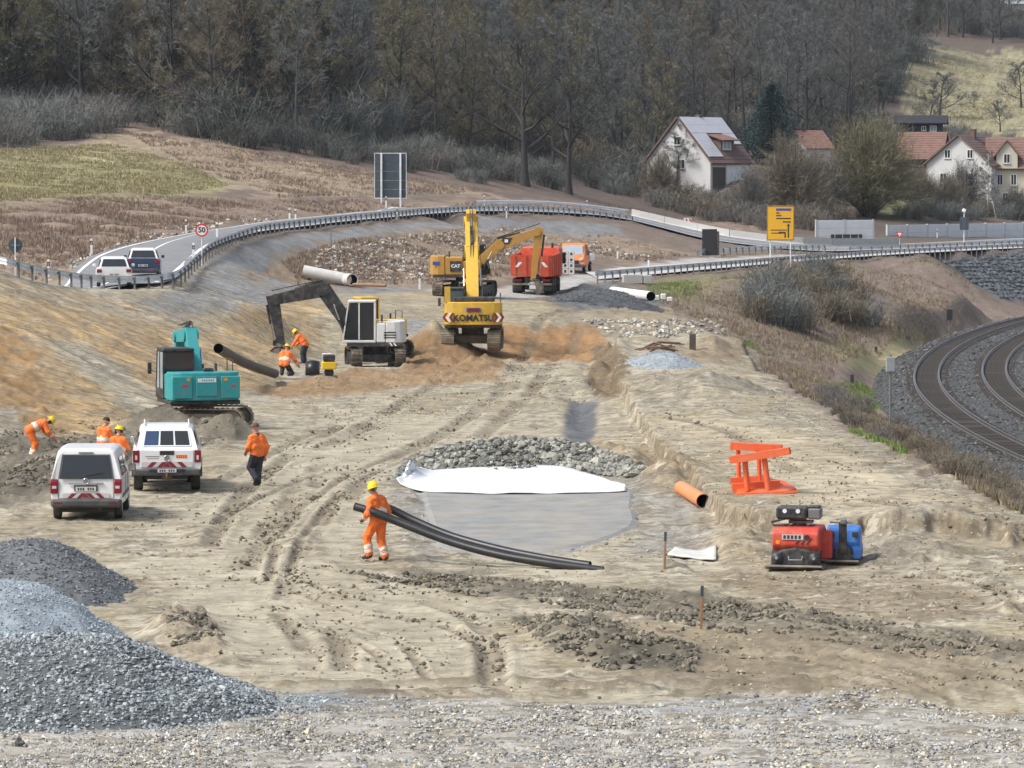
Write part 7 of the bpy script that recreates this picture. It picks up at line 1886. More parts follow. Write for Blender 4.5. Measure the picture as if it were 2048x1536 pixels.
def tree_meshes(seed, h=17., trunk_r=.32, n_limb=14, first=.28, spread=.32, up=.75, twig_w=.03, n_twig=7, bark='bark', twig='twig_brown', leaves=None, curve=.15, limb_k=.55):
    """bare deciduous tree: returns (trunk mesh with limbs, crown mesh of branches and twigs)"""
    rng = random.Random(seed)
    tr = MB(); cv = []; cf = []
    def rv(s): return Vector((rng.uniform(-s, s), rng.uniform(-s, s), rng.uniform(-s, s)))
    pts = []; p = Vector((0, 0, -.4)); d = Vector((rng.uniform(-.05, .05), rng.uniform(-.05, .05), 1)).normalized()
    k = 9
    for i in range(k):
        pts.append(p.copy()); p = p + d * ((h * .95 + .4) / (k - 1)); d = (d + rv(.07) + Vector((0, 0, .05))).normalized()
    rs = [trunk_r * (1.35 if i == 0 else 1) * (1 - .93 * (i / (k - 1)) ** .8) + .012 for i in range(k)]
    tr.tube(pts, rs, n=7, cap=False)
    def along(t):
        f = t * (k - 1); i = min(int(f), k - 2); return pts[i].lerp(pts[i + 1], f - i), rs[i] + (rs[i + 1] - rs[i]) * (f - i)
    def thin(a, b, w0, w1):
        d = (b - a)
        if d.length < 1e-5: return
        n = d.cross(rv(1)); n.normalize()
        i = len(cv)
        cv.extend([a - n * w0, a + n * w0, b + n * w1, b - n * w1]); cf.append((i, i + 1, i + 2, i + 3))
    def twigs(a, d, L):
        e = a + d * L + rv(.1 * L)
        thin(a, e, twig_w * .8, twig_w * .45)
        for _ in range(n_twig):
            t = rng.uniform(.15, 1); b = a.lerp(e, t); dd = (d + rv(.95) + Vector((0, 0, .25))).normalized()
            l = L * rng.uniform(.35, .8)
            f = b + dd * l; thin(b, f, twig_w * .6, twig_w * .3)
            for _ in range(2):
                b2 = b.lerp(f, rng.uniform(.3, 1)); thin(b2, b2 + (dd + rv(.9)).normalized() * l * .55, twig_w * .5, twig_w * .25)
            if leaves:
                for _ in range(leaves):
                    c = b.lerp(f, rng.random()) + rv(.15); n1 = rv(1).normalized() * .16; n2 = n1.cross(rv(1)).normalized() * .12
                    i = len(cv); cv.extend([c - n1, c - n2, c + n1, c + n2]); cf.append((i, i + 1, i + 2, i + 3))
    for j in range(n_limb):
        t = first + (1 - first) * ((j + rng.random() * .8) / n_limb) ** .9
        a, r = along(min(t, .99))
        az = j * 2.4 + rng.uniform(-.5, .5)
        upj = up * (0.55 + .7 * (t - first) / (1 - first)) + rng.uniform(-.12, .12)
        d = Vector((math.cos(az), math.sin(az), upj)).normalized()
        L = h * spread * (1.25 - .85 * (t - first) / (1 - first)) * rng.uniform(.75, 1.15)
        lp = [a]; q = a.copy()
        for s in range(4):
            q = q + d * L / 4; d = (d + rv(curve) + Vector((0, 0, .13))).normalized(); lp.append(q.copy())
        r0 = max(r * limb_k, .025)
        lr = [r0 * (1 - .75 * s / 4) + .008 for s in range(5)]
        tr.tube(lp, lr, n=5, cap=False)
        nb = 7
        for b in range(nb):
            tb = .2 + .8 * (b + rng.random()) / nb; f = min(tb, .999) * 4; i = int(f)
            st = lp[i].lerp(lp[i + 1], f - i); base = (lp[i + 1] - lp[i]).normalized()
            dd = (base * .7 + rv(.8) + Vector((0, 0, .3))).normalized(); l = L * .42 * (1.15 - .6 * tb) * rng.uniform(.7, 1.2)
            mid = st + dd * l * .5 + rv(.05 * l); en = mid + (dd + rv(.3) + Vector((0, 0, .15))).normalized() * l * .5
            w = max(lr[i] * .5, .015)
            tr.tube([st, mid, en], [w, w * .7, w * .3], n=3, cap=False)
            for q2 in range(5):
                u = .25 + .75 * (q2 + rng.random()) / 5; s2 = st.lerp(mid, u * 2) if u < .5 else mid.lerp(en, u * 2 - 1)
                twigs(s2, (dd + rv(.7)).normalized(), l * rng.uniform(.3, .55) + .15)
    tm = tr.mesh('trunk', [bark])
    V = np.array([tuple(v) for v in cv]); Fc = np.array(cf)
    cm = fastmesh('crown', V, Fc, [M(twig)])
    return tm, cm
def plant_tree(meshes, pos, label, scale=1., rz=0., group=None, name='bare_tree', cat='tree', sz=None):
    t = tag(empty(name, pos, rz), label, cat, group)
    t.scale = (scale, scale, sz or scale)
    link('trunk', meshes[0], t); link('crown', meshes[1], t)
    return t
TREES = [tree_meshes(1, 17, .30, 18, .14, .26, .85, .026, twig='twig_brown'), tree_meshes(2, 18, .26, 14, .38, .22, .95, .026, twig='twig_grey', bark='bark_grey'),
         tree_meshes(3, 16, .34, 18, .1, .32, .7, .026, twig='twig_olive'), tree_meshes(4, 19, .24, 12, .45, .18, 1.0, .026, twig='twig_purple'),
         tree_meshes(5, 15, .28, 18, .07, .30, .8, .028, twig='twig_dark', leaves=1), tree_meshes(6, 18, .28, 17, .2, .24, .9, .026, twig='twig_grey')]
OAK = tree_meshes(21, 17, .55, 12, .2, .42, .62, .036, n_twig=4, twig='bark', bark='bark', curve=.3, limb_k=.72)
OAK2 = tree_meshes(22, 15, .44, 12, .25, .40, .65, .036, n_twig=4, twig='bark', bark='bark', curve=.3, limb_k=.72)
RUST = tree_meshes(24, 17, .28, 14, .35, .24, .8, .026, n_twig=6, twig='leaf_rust', leaves=2)
ORCH = tree_meshes(25, 5.5, .14, 10, .25, .42, .8, .02, n_twig=6, twig='twig_grey')
BIRCH = tree_meshes(26, 10, .14, 12, .3, .2, .9, .018, n_twig=5, twig='twig_purple', bark='bark_birch')

def round_tree(seed, h, w, n, tw, twig, bark='bark', low=.12):
    """many-stemmed rounded tree: stems fanning out to an ellipsoid, filled with fine twigs"""
    r = random.Random(seed); tr = MB(); cv = []; cf = []
    def rv(s): return Vector((r.uniform(-s, s), r.uniform(-s, s), r.uniform(-s, s)))
    def thin(a, b, q):
        nn = (b - a).cross(rv(1)); nn.normalize(); i = len(cv); cv.extend([a - nn * q, a + nn * q, b + nn * q * .4, b - nn * q * .4]); cf.append((i, i + 1, i + 2, i + 3))
    for j in range(n):
        az = r.uniform(0, 6.28); el = math.asin(min(1, r.random() ** .8)); d = Vector((math.cos(az) * math.cos(el) * w, math.sin(az) * math.cos(el) * w, low * h + math.sin(el) * h * (1 - low)))
        k = r.uniform(.72, 1.04); tip = d * k; b = Vector((r.gauss(0, .25), r.gauss(0, .25), -.2)); mid = b.lerp(tip, .5) + Vector((0, 0, h * .1)) + rv(.3)
        if j % 7 == 0: tr.tube([b, mid, tip], [.11 * h / 10, .06 * h / 10, .015], n=5, cap=False)
        else: thin(b, mid, tw * 1.3); thin(mid, tip, tw)
        for q in range(16):
            u = r.uniform(.3, 1); s = b.lerp(mid, u * 2) if u < .5 else mid.lerp(tip, u * 2 - 1); e = s + ((tip - mid).normalized() * .8 + rv(.9) + Vector((0, 0, .3))).normalized() * h * r.uniform(.07, .17)
            thin(s, e, tw * .7)
            for _ in range(2): s2 = s.lerp(e, r.uniform(.3, 1)); thin(s2, s2 + ((e - s).normalized() + rv(.9)).normalized() * h * r.uniform(.04, .09), tw * .55)
    return tr.mesh('trunk', [bark]), fastmesh('crown', np.array([tuple(v) for v in cv]), np.array(cf), [M(twig)])
WILLOW = round_tree(51, 11, 5.4, 420, .028, 'twig_olive')
BUSHY = round_tree(52, 8, 4.4, 300, .026, 'twig_brown'); BUSHG = round_tree(53, 7, 3.8, 240, .024, 'twig_purple')
# trees one can tell apart
def tp(px, py): return hit(px, py)
def hscale(px_h, p, h): return px_h * p.y / 8000 / h
def big(meshes, px, py, top, h, label, rz=0, name='bare_tree', wide=1.0):
    p = tp(px, py); s = hscale(py - top, p, h)
    t = plant_tree(meshes, p, label, s * wide, rz, None, name, sz=s); return t
big(OAK, 1050, 372, 75, 17, 'broad bare oak with spreading crooked limbs, left of two above the guardrail', 1.2, wide=.95)
big(OAK2, 1138, 388, 115, 15, 'slimmer bare oak with crooked limbs, right of two above the guardrail', 2.9, wide=.9)
big(TREES[0], 873, 300, 20, 17, 'tall straight bare tree standing left of the broad oak', .4)
big(TREES[2], 940, 315, 110, 16, 'ivy-thick bare tree with short trunk between straight tree and broad oak', 1.9)
big(OAK2, 722, 245, 30, 15, 'bare tree with fan of dark limbs above the dark sign board', .7)
big(WILLOW, 1740, 432, 225, 11, 'large rounded olive-brown bare willow between the houses', .3, wide=1.05)
big(BUSHY, 1585, 436, 268, 8, 'wide brown bare tree in front of the blue spruce', 2.2, wide=.95)
big(BUSHG, 1500, 440, 330, 7, 'brown thicket tree behind the yellow direction sign', .9, wide=.9)
big(TREES[5], 1352, 400, 250, 18, 'thin dark tree in front of the white house gable, left stem', .2, wide=1.6)
big(TREES[1], 1372, 402, 262, 18, 'thin dark tree in front of the white house gable, right stem', 1.2, wide=1.6)
big(BUSHY, 1318, 405, 300, 8, 'wide brown bare tree at the left corner of the white house', 5.1, wide=.8)
big(BUSHG, 2030, 436, 370, 7, 'low bare bush tree in front of the cream wing', 2.7)
big(BUSHY, 1846, 428, 330, 8, 'brown bare tree right of the willow in front of the barn', 1.7, wide=.7)
big(BIRCH, 1975, 433, 300, 10, 'pale birch trunk before the cream house, left of two', .5, 'birch_tree')
big(BIRCH, 1992, 436, 330, 10, 'pale leaning birch trunk before the cream house, right of two', 2.5, 'birch_tree').rotation_euler = (0, R(14), 2.5)
big(BUSHG, 1640, 425, 300, 7, 'grey-brown bare tree below the small red roofed house', 3.1)
big(BUSHY, 1890, 430, 345, 8, 'low brown bare tree in front of the barn', 4.4)
big(BUSHG, 1930, 420, 318, 7, 'dark bare tree between forsythia and cream house', 1.5)
big(ORCH, 1880, 235, 150, 5.5, 'bare orchard tree at the left foot of the yellow meadow', .3, wide=1.4)
big(ORCH, 1860, 262, 185, 5.5, 'bare orchard tree behind the dark timber hut', 1.3, wide=1.3)
big(ORCH, 1948, 215, 185, 5.5, 'small lone fruit tree in the middle of the yellow meadow', 2.3, wide=1.3)
big(ORCH, 2042, 215, 130, 5.5, 'bare fruit tree at the right edge of the yellow meadow', 3.3, wide=1.2)
big(ORCH, 2000, 262, 205, 5.5, 'low fruit tree above the cream house roof', 4.3, wide=1.2)
for i, (px, py, top) in enumerate(((1290, 150, -20), (1340, 140, -30), (1255, 120, -40))):
    big(RUST, px, py, top, 17, ('rust-brown leafed tree high in the forest, middle of three', 'rust-brown leafed tree high in the forest, rightmost of three', 'rust-brown leafed tree high in the forest, leftmost of three')[i], i * 1.1, wide=1.5)

def spruce():
    rng = random.Random(5); p = hit(1543, 330); s = 8000 / p.y
    H = (325 - 165) / s; Wd = 84 / s
    t = tag(empty('spruce_tree', p), 'dark blue-green spruce beside the white house', 'tree')
    MB().tube([(0, 0, -.3), (0, 0, H * .5), (0, 0, H * .97)], [.25, .15, .02], n=7).build('trunk', 'bark', t)
    V = []; Fc = []
    for k in range(30):
        f = k / 29; z = H * (.1 + .9 * f); r = Wd * (1 - f) ** .68 * (1.0 if f > .12 else .8) + .12
        nb = int(9 + 9 * (1 - f))
        for j in range(nb):
            az = j * 2 * math.pi / nb + rng.uniform(-.2, .2) + k; L = r * rng.uniform(.72, 1.12)
            d = Vector((math.cos(az), math.sin(az), 0)); sd_ = Vector((-d.y, d.x, 0))
            n = 6
            for q in range(n):
                u = (q + .5) / n; c = d * L * u + Vector((0, 0, z + .15 * L * u - .3 * L * u * u))
                w = .34 * (1.1 - u) * (1 + .3 * rng.random()) + .1
                for sg in (-1, 1):
                    e = c + sd_ * sg * w + d * .25 + Vector((0, 0, rng.uniform(-.22, .06)))
                    i = len(V); V += [c - d * .12, c + d * .16, e + d * .08, e - d * .06]; Fc.append((i, i + 1, i + 2, i + 3))
                    for _ in range(2):
                        c2 = c.lerp(e, rng.random()); i = len(V); dn = Vector((rng.uniform(-.05, .05), rng.uniform(-.05, .05), -rng.uniform(.12, .3)))
                        V += [c2 - d * .05, c2 + d * .06, c2 + dn + d * .03, c2 + dn - d * .02]; Fc.append((i, i + 1, i + 2, i + 3))
    link('crown', fastmesh('crown', np.array([tuple(v) for v in V]), np.array(Fc), [M('needle_blue')]), t)
spruce()
def forsythia():
    p = hit(1880, 405); rng = random.Random(8); s = 8000 / p.y; V = []; Fc = []
    t = tag(empty('forsythia_bush', p), 'bright yellow flowering forsythia bush in front of the barn', 'bush')
    m = MB()
    for j in range(26):
        az = rng.uniform(0, 6.28); d = Vector((math.cos(az) * .6, math.sin(az) * .6, 1)).normalized(); L = rng.uniform(1.2, 2.6); e = d * L + Vector((math.cos(az), math.sin(az), -.1)) * .25
        m.tube([(0, 0, -.1), d * L * .5, e], [.02, .015, .006], n=3, cap=False)
        for q in range(34):
            c = (d * L).lerp(e, rng.random()) * rng.uniform(.3, 1) + Vector((rng.uniform(-.12, .12), rng.uniform(-.12, .12), rng.uniform(-.1, .1)))
            a = Vector((rng.uniform(-1, 1), rng.uniform(-1, 1), rng.uniform(-1, 1))).normalized() * .07; b = a.orthogonal().normalized() * .07
            i = len(V); V += [c - a, c - b, c + a, c + b]; Fc.append((i, i + 1, i + 2, i + 3))
    m.build('stems', 'bark', t)
    link('blossom', fastmesh('blossom', np.array([tuple(v) for v in V]), np.array(Fc), [M('blossom_yellow')]), t)
forsythia()

# forest on the hillside: countable trunks, all of one stand
rng = random.Random(77)
edge = [(-60, 250), (100, 235), (250, 235), (330, 262), (450, 285), (560, 300), (660, 300), (760, 300), (850, 290), (960, 300), (1010, 330), (1100, 352), (1200, 370), (1310, 385), (1330, 335), (1440, 320), (1560, 318), (1680, 318), (1770, 262), (1795, 150), (1850, 92), (2110, 85)]
ex = [e[0] for e in edge]; ey = [e[1] for e in edge]
cnt = 0
spots = []
def free(p, r):
    for q in spots:
        if (q.x - p.x) ** 2 + ((q.y - p.y) * .7) ** 2 < r * r: return False
    return True
for tries in range(6000):
    if cnt >= 290: break
    px = rng.uniform(-70, 2110)
    e = np.interp(px, ex, ey)
    py = e - (rng.random() ** 1.5) * (e + 170)
    v = ray(px, py)
    # quick ground hit on a coarse march
    tt = np.arange(380, 1350, 6.0); zb = rbf(v.x * tt, v.y * tt); k = int(np.argmax(CAMZ + v.z * tt < zb))
    if k == 0: continue
    p = Vector((v.x * tt[k], v.y * tt[k], zb[k] - .2))
    if not free(p, 4.6): continue
    spots.append(p)
    pick = rng.random()
    if px > 1380: m = TREES[rng.choice((1, 3, 5, 3, 1))]
    elif px < 500: m = TREES[rng.choice((0, 2, 4, 4, 5))]
    else: m = TREES[rng.choice((0, 1, 2, 5, 4))]
    sc = rng.uniform(.8, 1.15)
    up_ = 'high up in' if py < e * .45 else 'near the lower edge of'
    kind_ = {0: 'brown twigged', 1: 'grey slender', 2: 'olive twigged', 3: 'tall thin', 4: 'dark dense', 5: 'grey twigged'}[[i for i, q in enumerate(TREES) if q is m][0]]
    where_ = 'above the left meadow' if px < 420 else 'above the dark sign board' if px < 860 else 'around the two oaks' if px < 1290 else 'behind the white house' if px < 1620 else 'left of the yellow meadow' if px < 1800 else 'above the yellow meadow'
    plant_tree(m, p, f'{kind_} bare tree {up_} the forest {where_}', sc * 1.08, rng.uniform(0, 6.28), f'forest trees {where_}', 'forest_tree', sz=sc)
    cnt += 1

# the rest of the forest: past three hundred trees, one mass of instances of the same trees
def forest_mass(name, label, src, n, seed, smin, smax, region=None, gap=2.6):
    rg = random.Random(seed); pts = []; sc = []; rz = []; cells = set()
    for tries in range(n * 6):
        if len(pts) >= n: break
        px = rg.uniform(-90, 2130); e = np.interp(px, ex, ey); py = e - rg.random() ** 1.2 * (e + 230) - 4
        if region and not region(px, py): continue
        v = ray(px, py); tt = np.arange(390, 1500, 12.0); zb = rbf(v.x * tt, v.y * tt); k = int(np.argmax(CAMZ + v.z * tt < zb))
        if k == 0: continue
        x, y = v.x * tt[k] + rg.uniform(-2, 2), v.y * tt[k] + rg.uniform(-6, 6); c = (int(x / gap), int(y / (gap * 1.5)))
        if c in cells: continue
        cells.add(c); pts.append((x, y, 0)); sc.append(rg.uniform(smin, smax)); rz.append(rg.uniform(0, 6.28))
    P = np.array(pts); P[:, 2] = ground(P[:, 0], P[:, 1]) - .3
    me = bpy.data.meshes.new(name); me.from_pydata([tuple(p) for p in P], [], [])
    a = me.attributes.new('sc', 'FLOAT', 'POINT'); a.data.foreach_set('value', sc); a = me.attributes.new('rz', 'FLOAT', 'POINT'); a.data.foreach_set('value', rz)
    o = link(name, me); tag(o, label, None, None, 'stuff')
    ng = bpy.data.node_groups.new(name, 'GeometryNodeTree'); ng.interface.new_socket('Geometry', in_out='INPUT', socket_type='NodeSocketGeometry'); ng.interface.new_socket('Geometry', in_out='OUTPUT', socket_type='NodeSocketGeometry')
    N = ng.nodes; Lk = ng.links; gi = N.new('NodeGroupInput'); go = N.new('NodeGroupOutput'); jn = N.new('GeometryNodeJoinGeometry')
    oi = []
    for s in src:
        q = N.new('GeometryNodeObjectInfo'); q.inputs['Object'].default_value = s; q.inputs['As Instance'].default_value = False; q.transform_space = 'ORIGINAL'; oi.append(q)
    gj = N.new('GeometryNodeJoinGeometry')
    for q in oi: Lk.new(q.outputs['Geometry'], gj.inputs[0])
    g2 = N.new('GeometryNodeGeometryToInstance'); Lk.new(gj.outputs[0], g2.inputs[0])
    ip = N.new('GeometryNodeInstanceOnPoints'); Lk.new(gi.outputs[0], ip.inputs['Points']); Lk.new(g2.outputs[0], ip.inputs['Instance'])
    na = N.new('GeometryNodeInputNamedAttribute'); na.data_type = 'FLOAT'; na.inputs[0].default_value = 'sc'; cb = N.new('ShaderNodeCombineXYZ')
    for k in range(3): Lk.new(na.outputs[0], cb.inputs[k])
    Lk.new(cb.outputs[0], ip.inputs['Scale'])
    nb = N.new('GeometryNodeInputNamedAttribute'); nb.data_type = 'FLOAT'; nb.inputs[0].default_value = 'rz'; c2 = N.new('ShaderNodeCombineXYZ'); Lk.new(nb.outputs[0], c2.inputs[2]); Lk.new(c2.outputs[0], ip.inputs['Rotation'])
    Lk.new(ip.outputs[0], go.inputs[0]); md = o.modifiers.new('stand', 'NODES'); md.node_group = ng
_ft = [o for o in bpy.data.objects if o.name.startswith('forest_tree')]
def kids(mesh_pair):
    for o in _ft:
        ch = [c for c in o.children]
        if any(c.data == mesh_pair[0] for c in ch): return ch
    return None
for k, (ti, n, reg) in enumerate(((0, 120, None), (2, 110, lambda x, y: x < 1300), (5, 120, None), (1, 110, lambda x, y: x > 900), (3, 110, lambda x, y: x > 1250), (4, 70, lambda x, y: x < 900))):
    src = kids(TREES[ti])
    if src: forest_mass('forest', 'mass of bare forest trees filling the hillside behind the nearer trunks', src, n, 200 + k, .8, 1.15, reg)

# bushes: leafless thickets, one mesh per kind shared by all
def bush_mesh(seed, h, w, n, tw, material):
    rng = random.Random(seed); cv = []; cf = []
    def rv(s): return Vector((rng.uniform(-s, s), rng.uniform(-s, s), rng.uniform(-s, s)))
    for j in range(n):
        b = Vector((rng.gauss(0, w * .33), rng.gauss(0, w * .33), -.1)); az = rng.uniform(0, 6.28); d = Vector((math.cos(az) * .45, math.sin(az) * .45, 1)).normalized()
        L = h * rng.uniform(.5, 1.05) * max(.45, 1 - .35 * (b.length / w) ** 2); e = b + d * L + rv(.1)
        for (a, c, q) in ((b, e, tw),):
            nn = (c - a).cross(rv(1)).normalized(); i = len(cv); cv += [a - nn * q, a + nn * q, c + nn * q * .4, c - nn * q * .4]; cf.append((i, i + 1, i + 2, i + 3))
        for _ in range(7):
            s = b.lerp(e, rng.uniform(.25, 1)); f = s + (d * .5 + rv(.8)).normalized() * L * rng.uniform(.15, .4); nn = (f - s).cross(rv(1)).normalized() * tw * .6
            i = len(cv); cv += [s - nn, s + nn, f + nn * .4, f - nn * .4]; cf.append((i, i + 1, i + 2, i + 3))
    return fastmesh('twigs', np.array([tuple(v) for v in cv]), np.array(cf), [M(material)])
BUSH = {'purple': bush_mesh(41, 2.2, 1.7, 130, .02, 'twig_purple'), 'brown': bush_mesh(42, 2.0, 1.7, 130, .02, 'twig_brown'), 'grey': bush_mesh(43, 2.4, 1.7, 130, .02, 'twig_grey'), 'dark': bush_mesh(44, 2.6, 1.8, 130, .022, 'twig_dark')}
def thicket(kind, poly, n, smin, smax, label, group, seed, minpx=0):
    """individual bushes spread over an outline given in photo pixels"""
    r = random.Random(seed); P = np.array(poly, float); lo = P.min(0); hi = P.max(0); k = 0; tries = 0
    while k < n and tries < n * 30:
        tries += 1
        x = r.uniform(lo[0], hi[0]); y = r.uniform(lo[1], hi[1]); ins = False
        for i in range(len(P)):
            a, b = P[i], P[(i + 1) % len(P)]
            if (a[1] > y) != (b[1] > y) and x < (b[0] - a[0]) * (y - a[1]) / (b[1] - a[1]) + a[0]: ins = not ins
        if not ins: continue
        o = link('bush', BUSH[r.choice(kind)]); o.location = hit(x, y); s = r.uniform(smin, smax)
        o.scale = (s * r.uniform(.9, 1.3), s * r.uniform(.9, 1.3), s); o.rotation_euler = (0, 0, r.uniform(0, 6.28))
        tag(o, label, 'bush', group); k += 1
thicket(['purple', 'grey'], [(-40, 300), (-40, 225), (120, 215), (260, 235), (220, 262), (100, 292)], 60, 1.1, 1.9, 'leafless grey-purple bush in the thicket above the left meadow', 'bushes above the left meadow', 1)
thicket(['purple', 'grey', 'dark'], [(250, 240), (420, 250), (600, 270), (760, 290), (1000, 330), (1200, 365), (1300, 400), (1180, 385), (1000, 375), (800, 345), (600, 310), (400, 280)], 110, .7, 1.5, 'leafless bush in the strip along the forest edge above the brown slope', 'bushes along the forest edge', 2)
thicket(['brown', 'purple'], [(1260, 400), (1330, 395), (1420, 412), (1500, 415), (1620, 430), (1700, 440), (1640, 462), (1520, 462), (1400, 440)], 55, .8, 1.5, 'leafless brown bush on the bank below the white house', 'bushes below the white house', 3)
thicket(['brown', 'grey', 'brown'], [(1490, 640), (1560, 560), (1700, 560), (1760, 600), (1740, 650), (1640, 670), (1540, 665)], 34, .6, 1.25, 'leafless bush in the thicket on the bank above the railway', 'bushes above the railway', 4)
thicket(['brown', 'purple', 'brown'], [(1640, 780), (1700, 800), (1850, 890), (2048, 1000), (2100, 1060), (2048, 1040), (1900, 960), (1750, 890), (1660, 830)], 80, .2, .42, 'low leafless bush on the edge of the slope down to the railway', 'low bushes along the railway slope', 5)
thicket(['brown', 'grey'], [(1750, 440), (1900, 425), (2080, 425), (2080, 440), (1900, 442)], 26, .7, 1.3, 'leafless bush behind the long noise barrier', 'bushes behind the noise barrier', 6)
thicket(['grey', 'brown'], [(1690, 300), (1800, 250), (1980, 270), (2080, 300), (2000, 320), (1800, 310)], 26, .8, 1.5, 'leafless bush between the barn and the yellow meadow', 'bushes below the yellow meadow', 7)

# dry grass and weeds: nobody could count them
def region_pts(poly_list, n, seed):
    """points on the ground inside outlines given in photo pixels"""
    nr = np.random.default_rng(seed); pts = []
    for (poly, frac) in poly_list:
        P = np.array(poly, float); lo = P.min(0); hi = P.max(0); k = 0; m = int(n * frac)
        # outline -> world polygon, sampled in the photograph so that density reads even
        xs = nr.uniform(lo[0], hi[0], m * 6); ys = nr.uniform(lo[1], hi[1], m * 6); ins = np.zeros(m * 6, bool)
        for i in range(len(P)):
            a, b = P[i], P[(i + 1) % len(P)]
            ins ^= ((a[1] > ys) != (b[1] > ys)) & (xs < (b[0] - a[0]) * (ys - a[1]) / ((b[1] - a[1]) if b[1] != a[1] else 1e-9) + a[0])
        xs = xs[ins][:m]; ys = ys[ins][:m]
        # ground hit for a coarse lattice, then bilinear
        gx = np.linspace(lo[0], hi[0], 9); gy = np.linspace(lo[1], hi[1], 9)
        D = np.array([[hit(a, b).y for a in gx] for b in gy])
        fx = np.clip((xs - lo[0]) / (hi[0] - lo[0]) * 8, 0, 7.999); fy = np.clip((ys - lo[1]) / (hi[1] - lo[1]) * 8, 0, 7.999)
        ix = fx.astype(int); iy = fy.astype(int); u = fx - ix; v = fy - iy
        d = (D[iy, ix] * (1 - u) + D[iy, ix + 1] * u) * (1 - v) + (D[iy + 1, ix] * (1 - u) + D[iy + 1, ix + 1] * u) * v
        pts.append(np.stack([(xs - 1024) / F * d, d], 1))
    return np.concatenate(pts)
def tufts(name, label, poly_list, n, h, w, cols, seed, blades=5, flat=.5):
    nr = np.random.default_rng(seed + 1); P = region_pts(poly_list, n, seed); z = ground(P[:, 0], P[:, 1]); m = len(P)
    B = blades; base = np.repeat(np.column_stack([P, z]), B, 0); k = len(base)
    base[:, :2] += nr.normal(0, w * 2.0, (k, 2))
    az = nr.uniform(0, 6.28, k); ln = h * nr.uniform(.4, 1.15, k); lean = nr.uniform(0, flat, k) * ln; a2 = nr.uniform(0, 6.28, k)
    sd_ = np.stack([np.cos(az), np.sin(az), np.zeros(k)], 1) * (w * nr.uniform(.5, 1.1, k))[:, None]
    top = base + np.stack([np.cos(a2) * lean, np.sin(a2) * lean, ln], 1)
    base[:, 2] -= .05
    V = np.stack([base - sd_, base + sd_, top], 1).reshape(-1, 3)
    c = np.array(cols)[nr.integers(0, len(cols), m)]; c = np.repeat(c, B * 3, 0) * nr.uniform(.75, 1.25, (m, 1)).repeat(B * 3, 0)
    o = link(name, fastmesh(name, V, np.arange(len(V)).reshape(-1, 3), [M('plant_mix')], cols=c))
    return tag(o, label, None, None, 'stuff')
dryc = [(.28, .21, .145), (.2, .15, .115), (.16, .12, .1), (.34, .26, .17), (.2, .14, .12)]
tufts('dry_grass', 'brown dry grass and weeds on the slopes beside the country road',
      [([(-20, 540), (-20, 400), (350, 395), (640, 405), (1250, 415), (1440, 445), (1240, 420), (960, 405), (560, 432), (340, 465), (150, 525)], .45),
       ([(560, 520), (700, 480), (1000, 462), (1230, 475), (1380, 510), (1280, 525), (1110, 495), (1000, 560), (860, 570), (600, 565)], .3),
       ([(240, 262), (560, 310), (1000, 385), (560, 395), (380, 330)], .25)], 24000, .26, .03, dryc, 1)
tufts('bank_weeds', 'brown dry weeds on the bank and slope above the railway',
      [([(1300, 600), (1480, 550), (1720, 530), (1880, 525), (1960, 590), (1900, 640), (1760, 690), (1640, 760), (1500, 690)], .5),
       ([(1490, 690), (1640, 765), (1780, 845), (2048, 1000), (2048, 1050), (1800, 925), (1560, 775)], .5)], 20000, .26, .025, [(.24, .18, .14), (.2, .15, .13), (.34, .26, .17), (.2, .2, .09)], 2)
tufts('meadow_grass', 'short olive and straw coloured grass on the left meadow and the far yellow meadow', [([(-20, 400), (-20, 300), (230, 288), (380, 330), (460, 372), (330, 392), (150, 398)], .6), ([(1800, 160), (1840, 112), (2048, 105), (2048, 255), (1830, 250)], .4)], 14000, .2, .06, [(.27, .25, .13), (.36, .3, .18), (.22, .22, .1), (.32, .25, .16)], 6)
tufts('green_grass', 'short fresh green grass patches along the railway slope',
      [([(1640, 770), (1720, 765), (1790, 795), (1770, 825), (1700, 815)], .4), ([(1700, 870), (1800, 915), (1820, 930), (1720, 890)], .2), ([(1380, 670), (1500, 685), (1520, 700), (1400, 680)], .2), ([(1290, 570), (1400, 560), (1400, 590), (1300, 600)], .2)], 3500, .2, .025, [(.13, .2, .05), (.2, .24, .08)], 3)

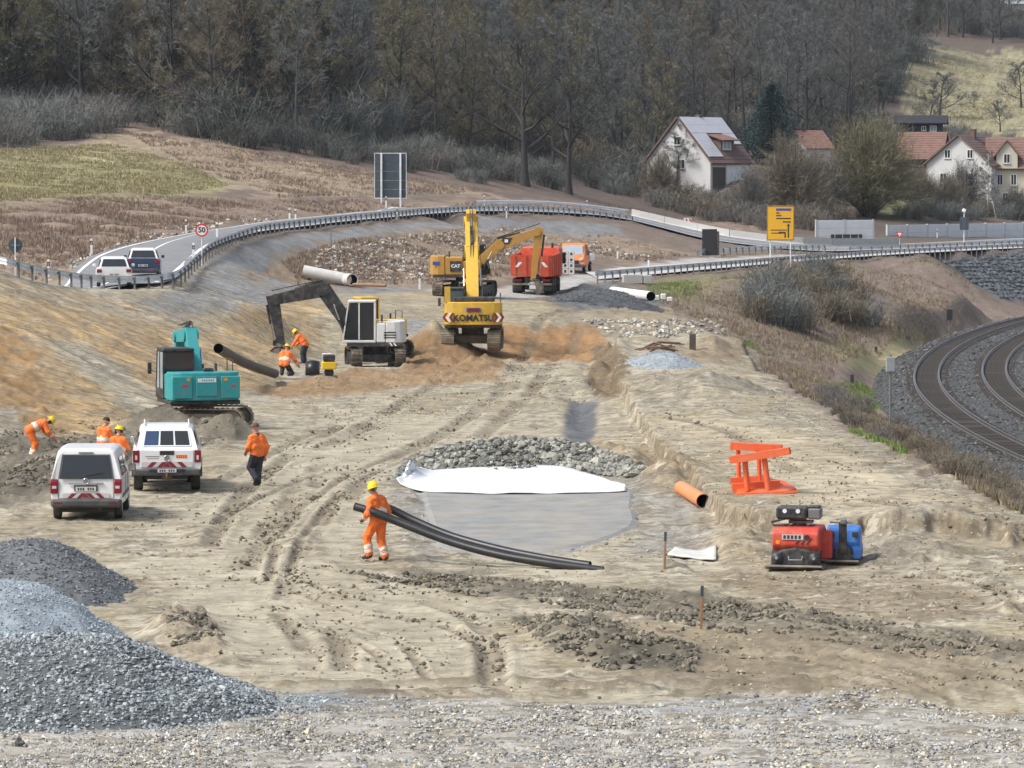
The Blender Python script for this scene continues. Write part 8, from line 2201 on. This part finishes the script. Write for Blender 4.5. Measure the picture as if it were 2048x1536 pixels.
_bo = [o for o in bpy.data.objects if o.name.startswith('bush')]
for k, (key, n) in enumerate((('grey', 520), ('dark', 420), ('brown', 520))):
    s = [o for o in _bo if o.data == BUSH[key]]
    if s: forest_mass('undergrowth', 'leafless undergrowth between the forest trees', s[:1], n, 300 + k, 1.2, 3.2, None, 1.8)

# pale stones on the slope inside the bend, and on the ballast shoulders
P3 = region_pts([([(640, 500), (850, 468), (1000, 462), (1230, 478), (1350, 505), (1240, 520), (1100, 500), (900, 560), (620, 560)], .7), ([(160, 545), (350, 470), (560, 440), (560, 430), (330, 455), (120, 530)], .15), ([(1150, 640), (1450, 640), (1450, 690), (1250, 680)], .15)], 2600, 11)
stones('slope_stones', np.column_stack([P3, ground(P3[:, 0], P3[:, 1]) + .05]), .13, [(.42, .39, .33), (.3, .29, .26), (.5, .47, .4), (.22, .215, .2)], 12, label='pale stones strewn over the slope inside the road bend')
nr = np.random.default_rng(5); yv = nr.uniform(150, 340, 9000); ov = nr.choice(3, 9000, p=[.5, .3, .2]); of = np.where(ov == 0, nr.uniform(-2.5, -.1, 9000), np.where(ov == 1, nr.uniform(1.6, 4.0, 9000), nr.uniform(5.7, 7.2, 9000)))
zv = np.interp(of, [-2.6, -1.35, -.55, 1.7, 2.4, 3.2, 3.6, 6.6, 9.5], [-.72, -.24, -.2, -.2, -.3, -.3, -.2, -.22, -.75]) + RZ + .01
stones('ballast_stones', np.stack([track_x(yv) + of, yv, zv], 1), .075, [(.08, .08, .078), (.12, .12, .115), (.06, .06, .058), (.16, .16, .155)], 13, label='coarse grey ballast stones along the railway tracks')
# ------------------------------------------------------------------ air: the far hills fade a little
def haze():
    m = bpy.data.materials.new('haze'); m.use_nodes = True; nt = m.node_tree; nt.nodes.clear()
    v = nt.nodes.new('ShaderNodeVolumePrincipled'); v.inputs['Color'].default_value = (.80, .89, 1.0, 1); v.inputs['Density'].default_value = .00006; v.inputs['Anisotropy'].default_value = .2
    o = nt.nodes.new('ShaderNodeOutputMaterial'); nt.links.new(v.outputs[0], o.inputs['Volume']); MATS['haze'] = m
    tag(MB().box((-2300, -60, -7), (2300, 1800, 190)).build('haze', 'haze'), kind='stuff')
haze()
print('objects', len(bpy.data.objects))
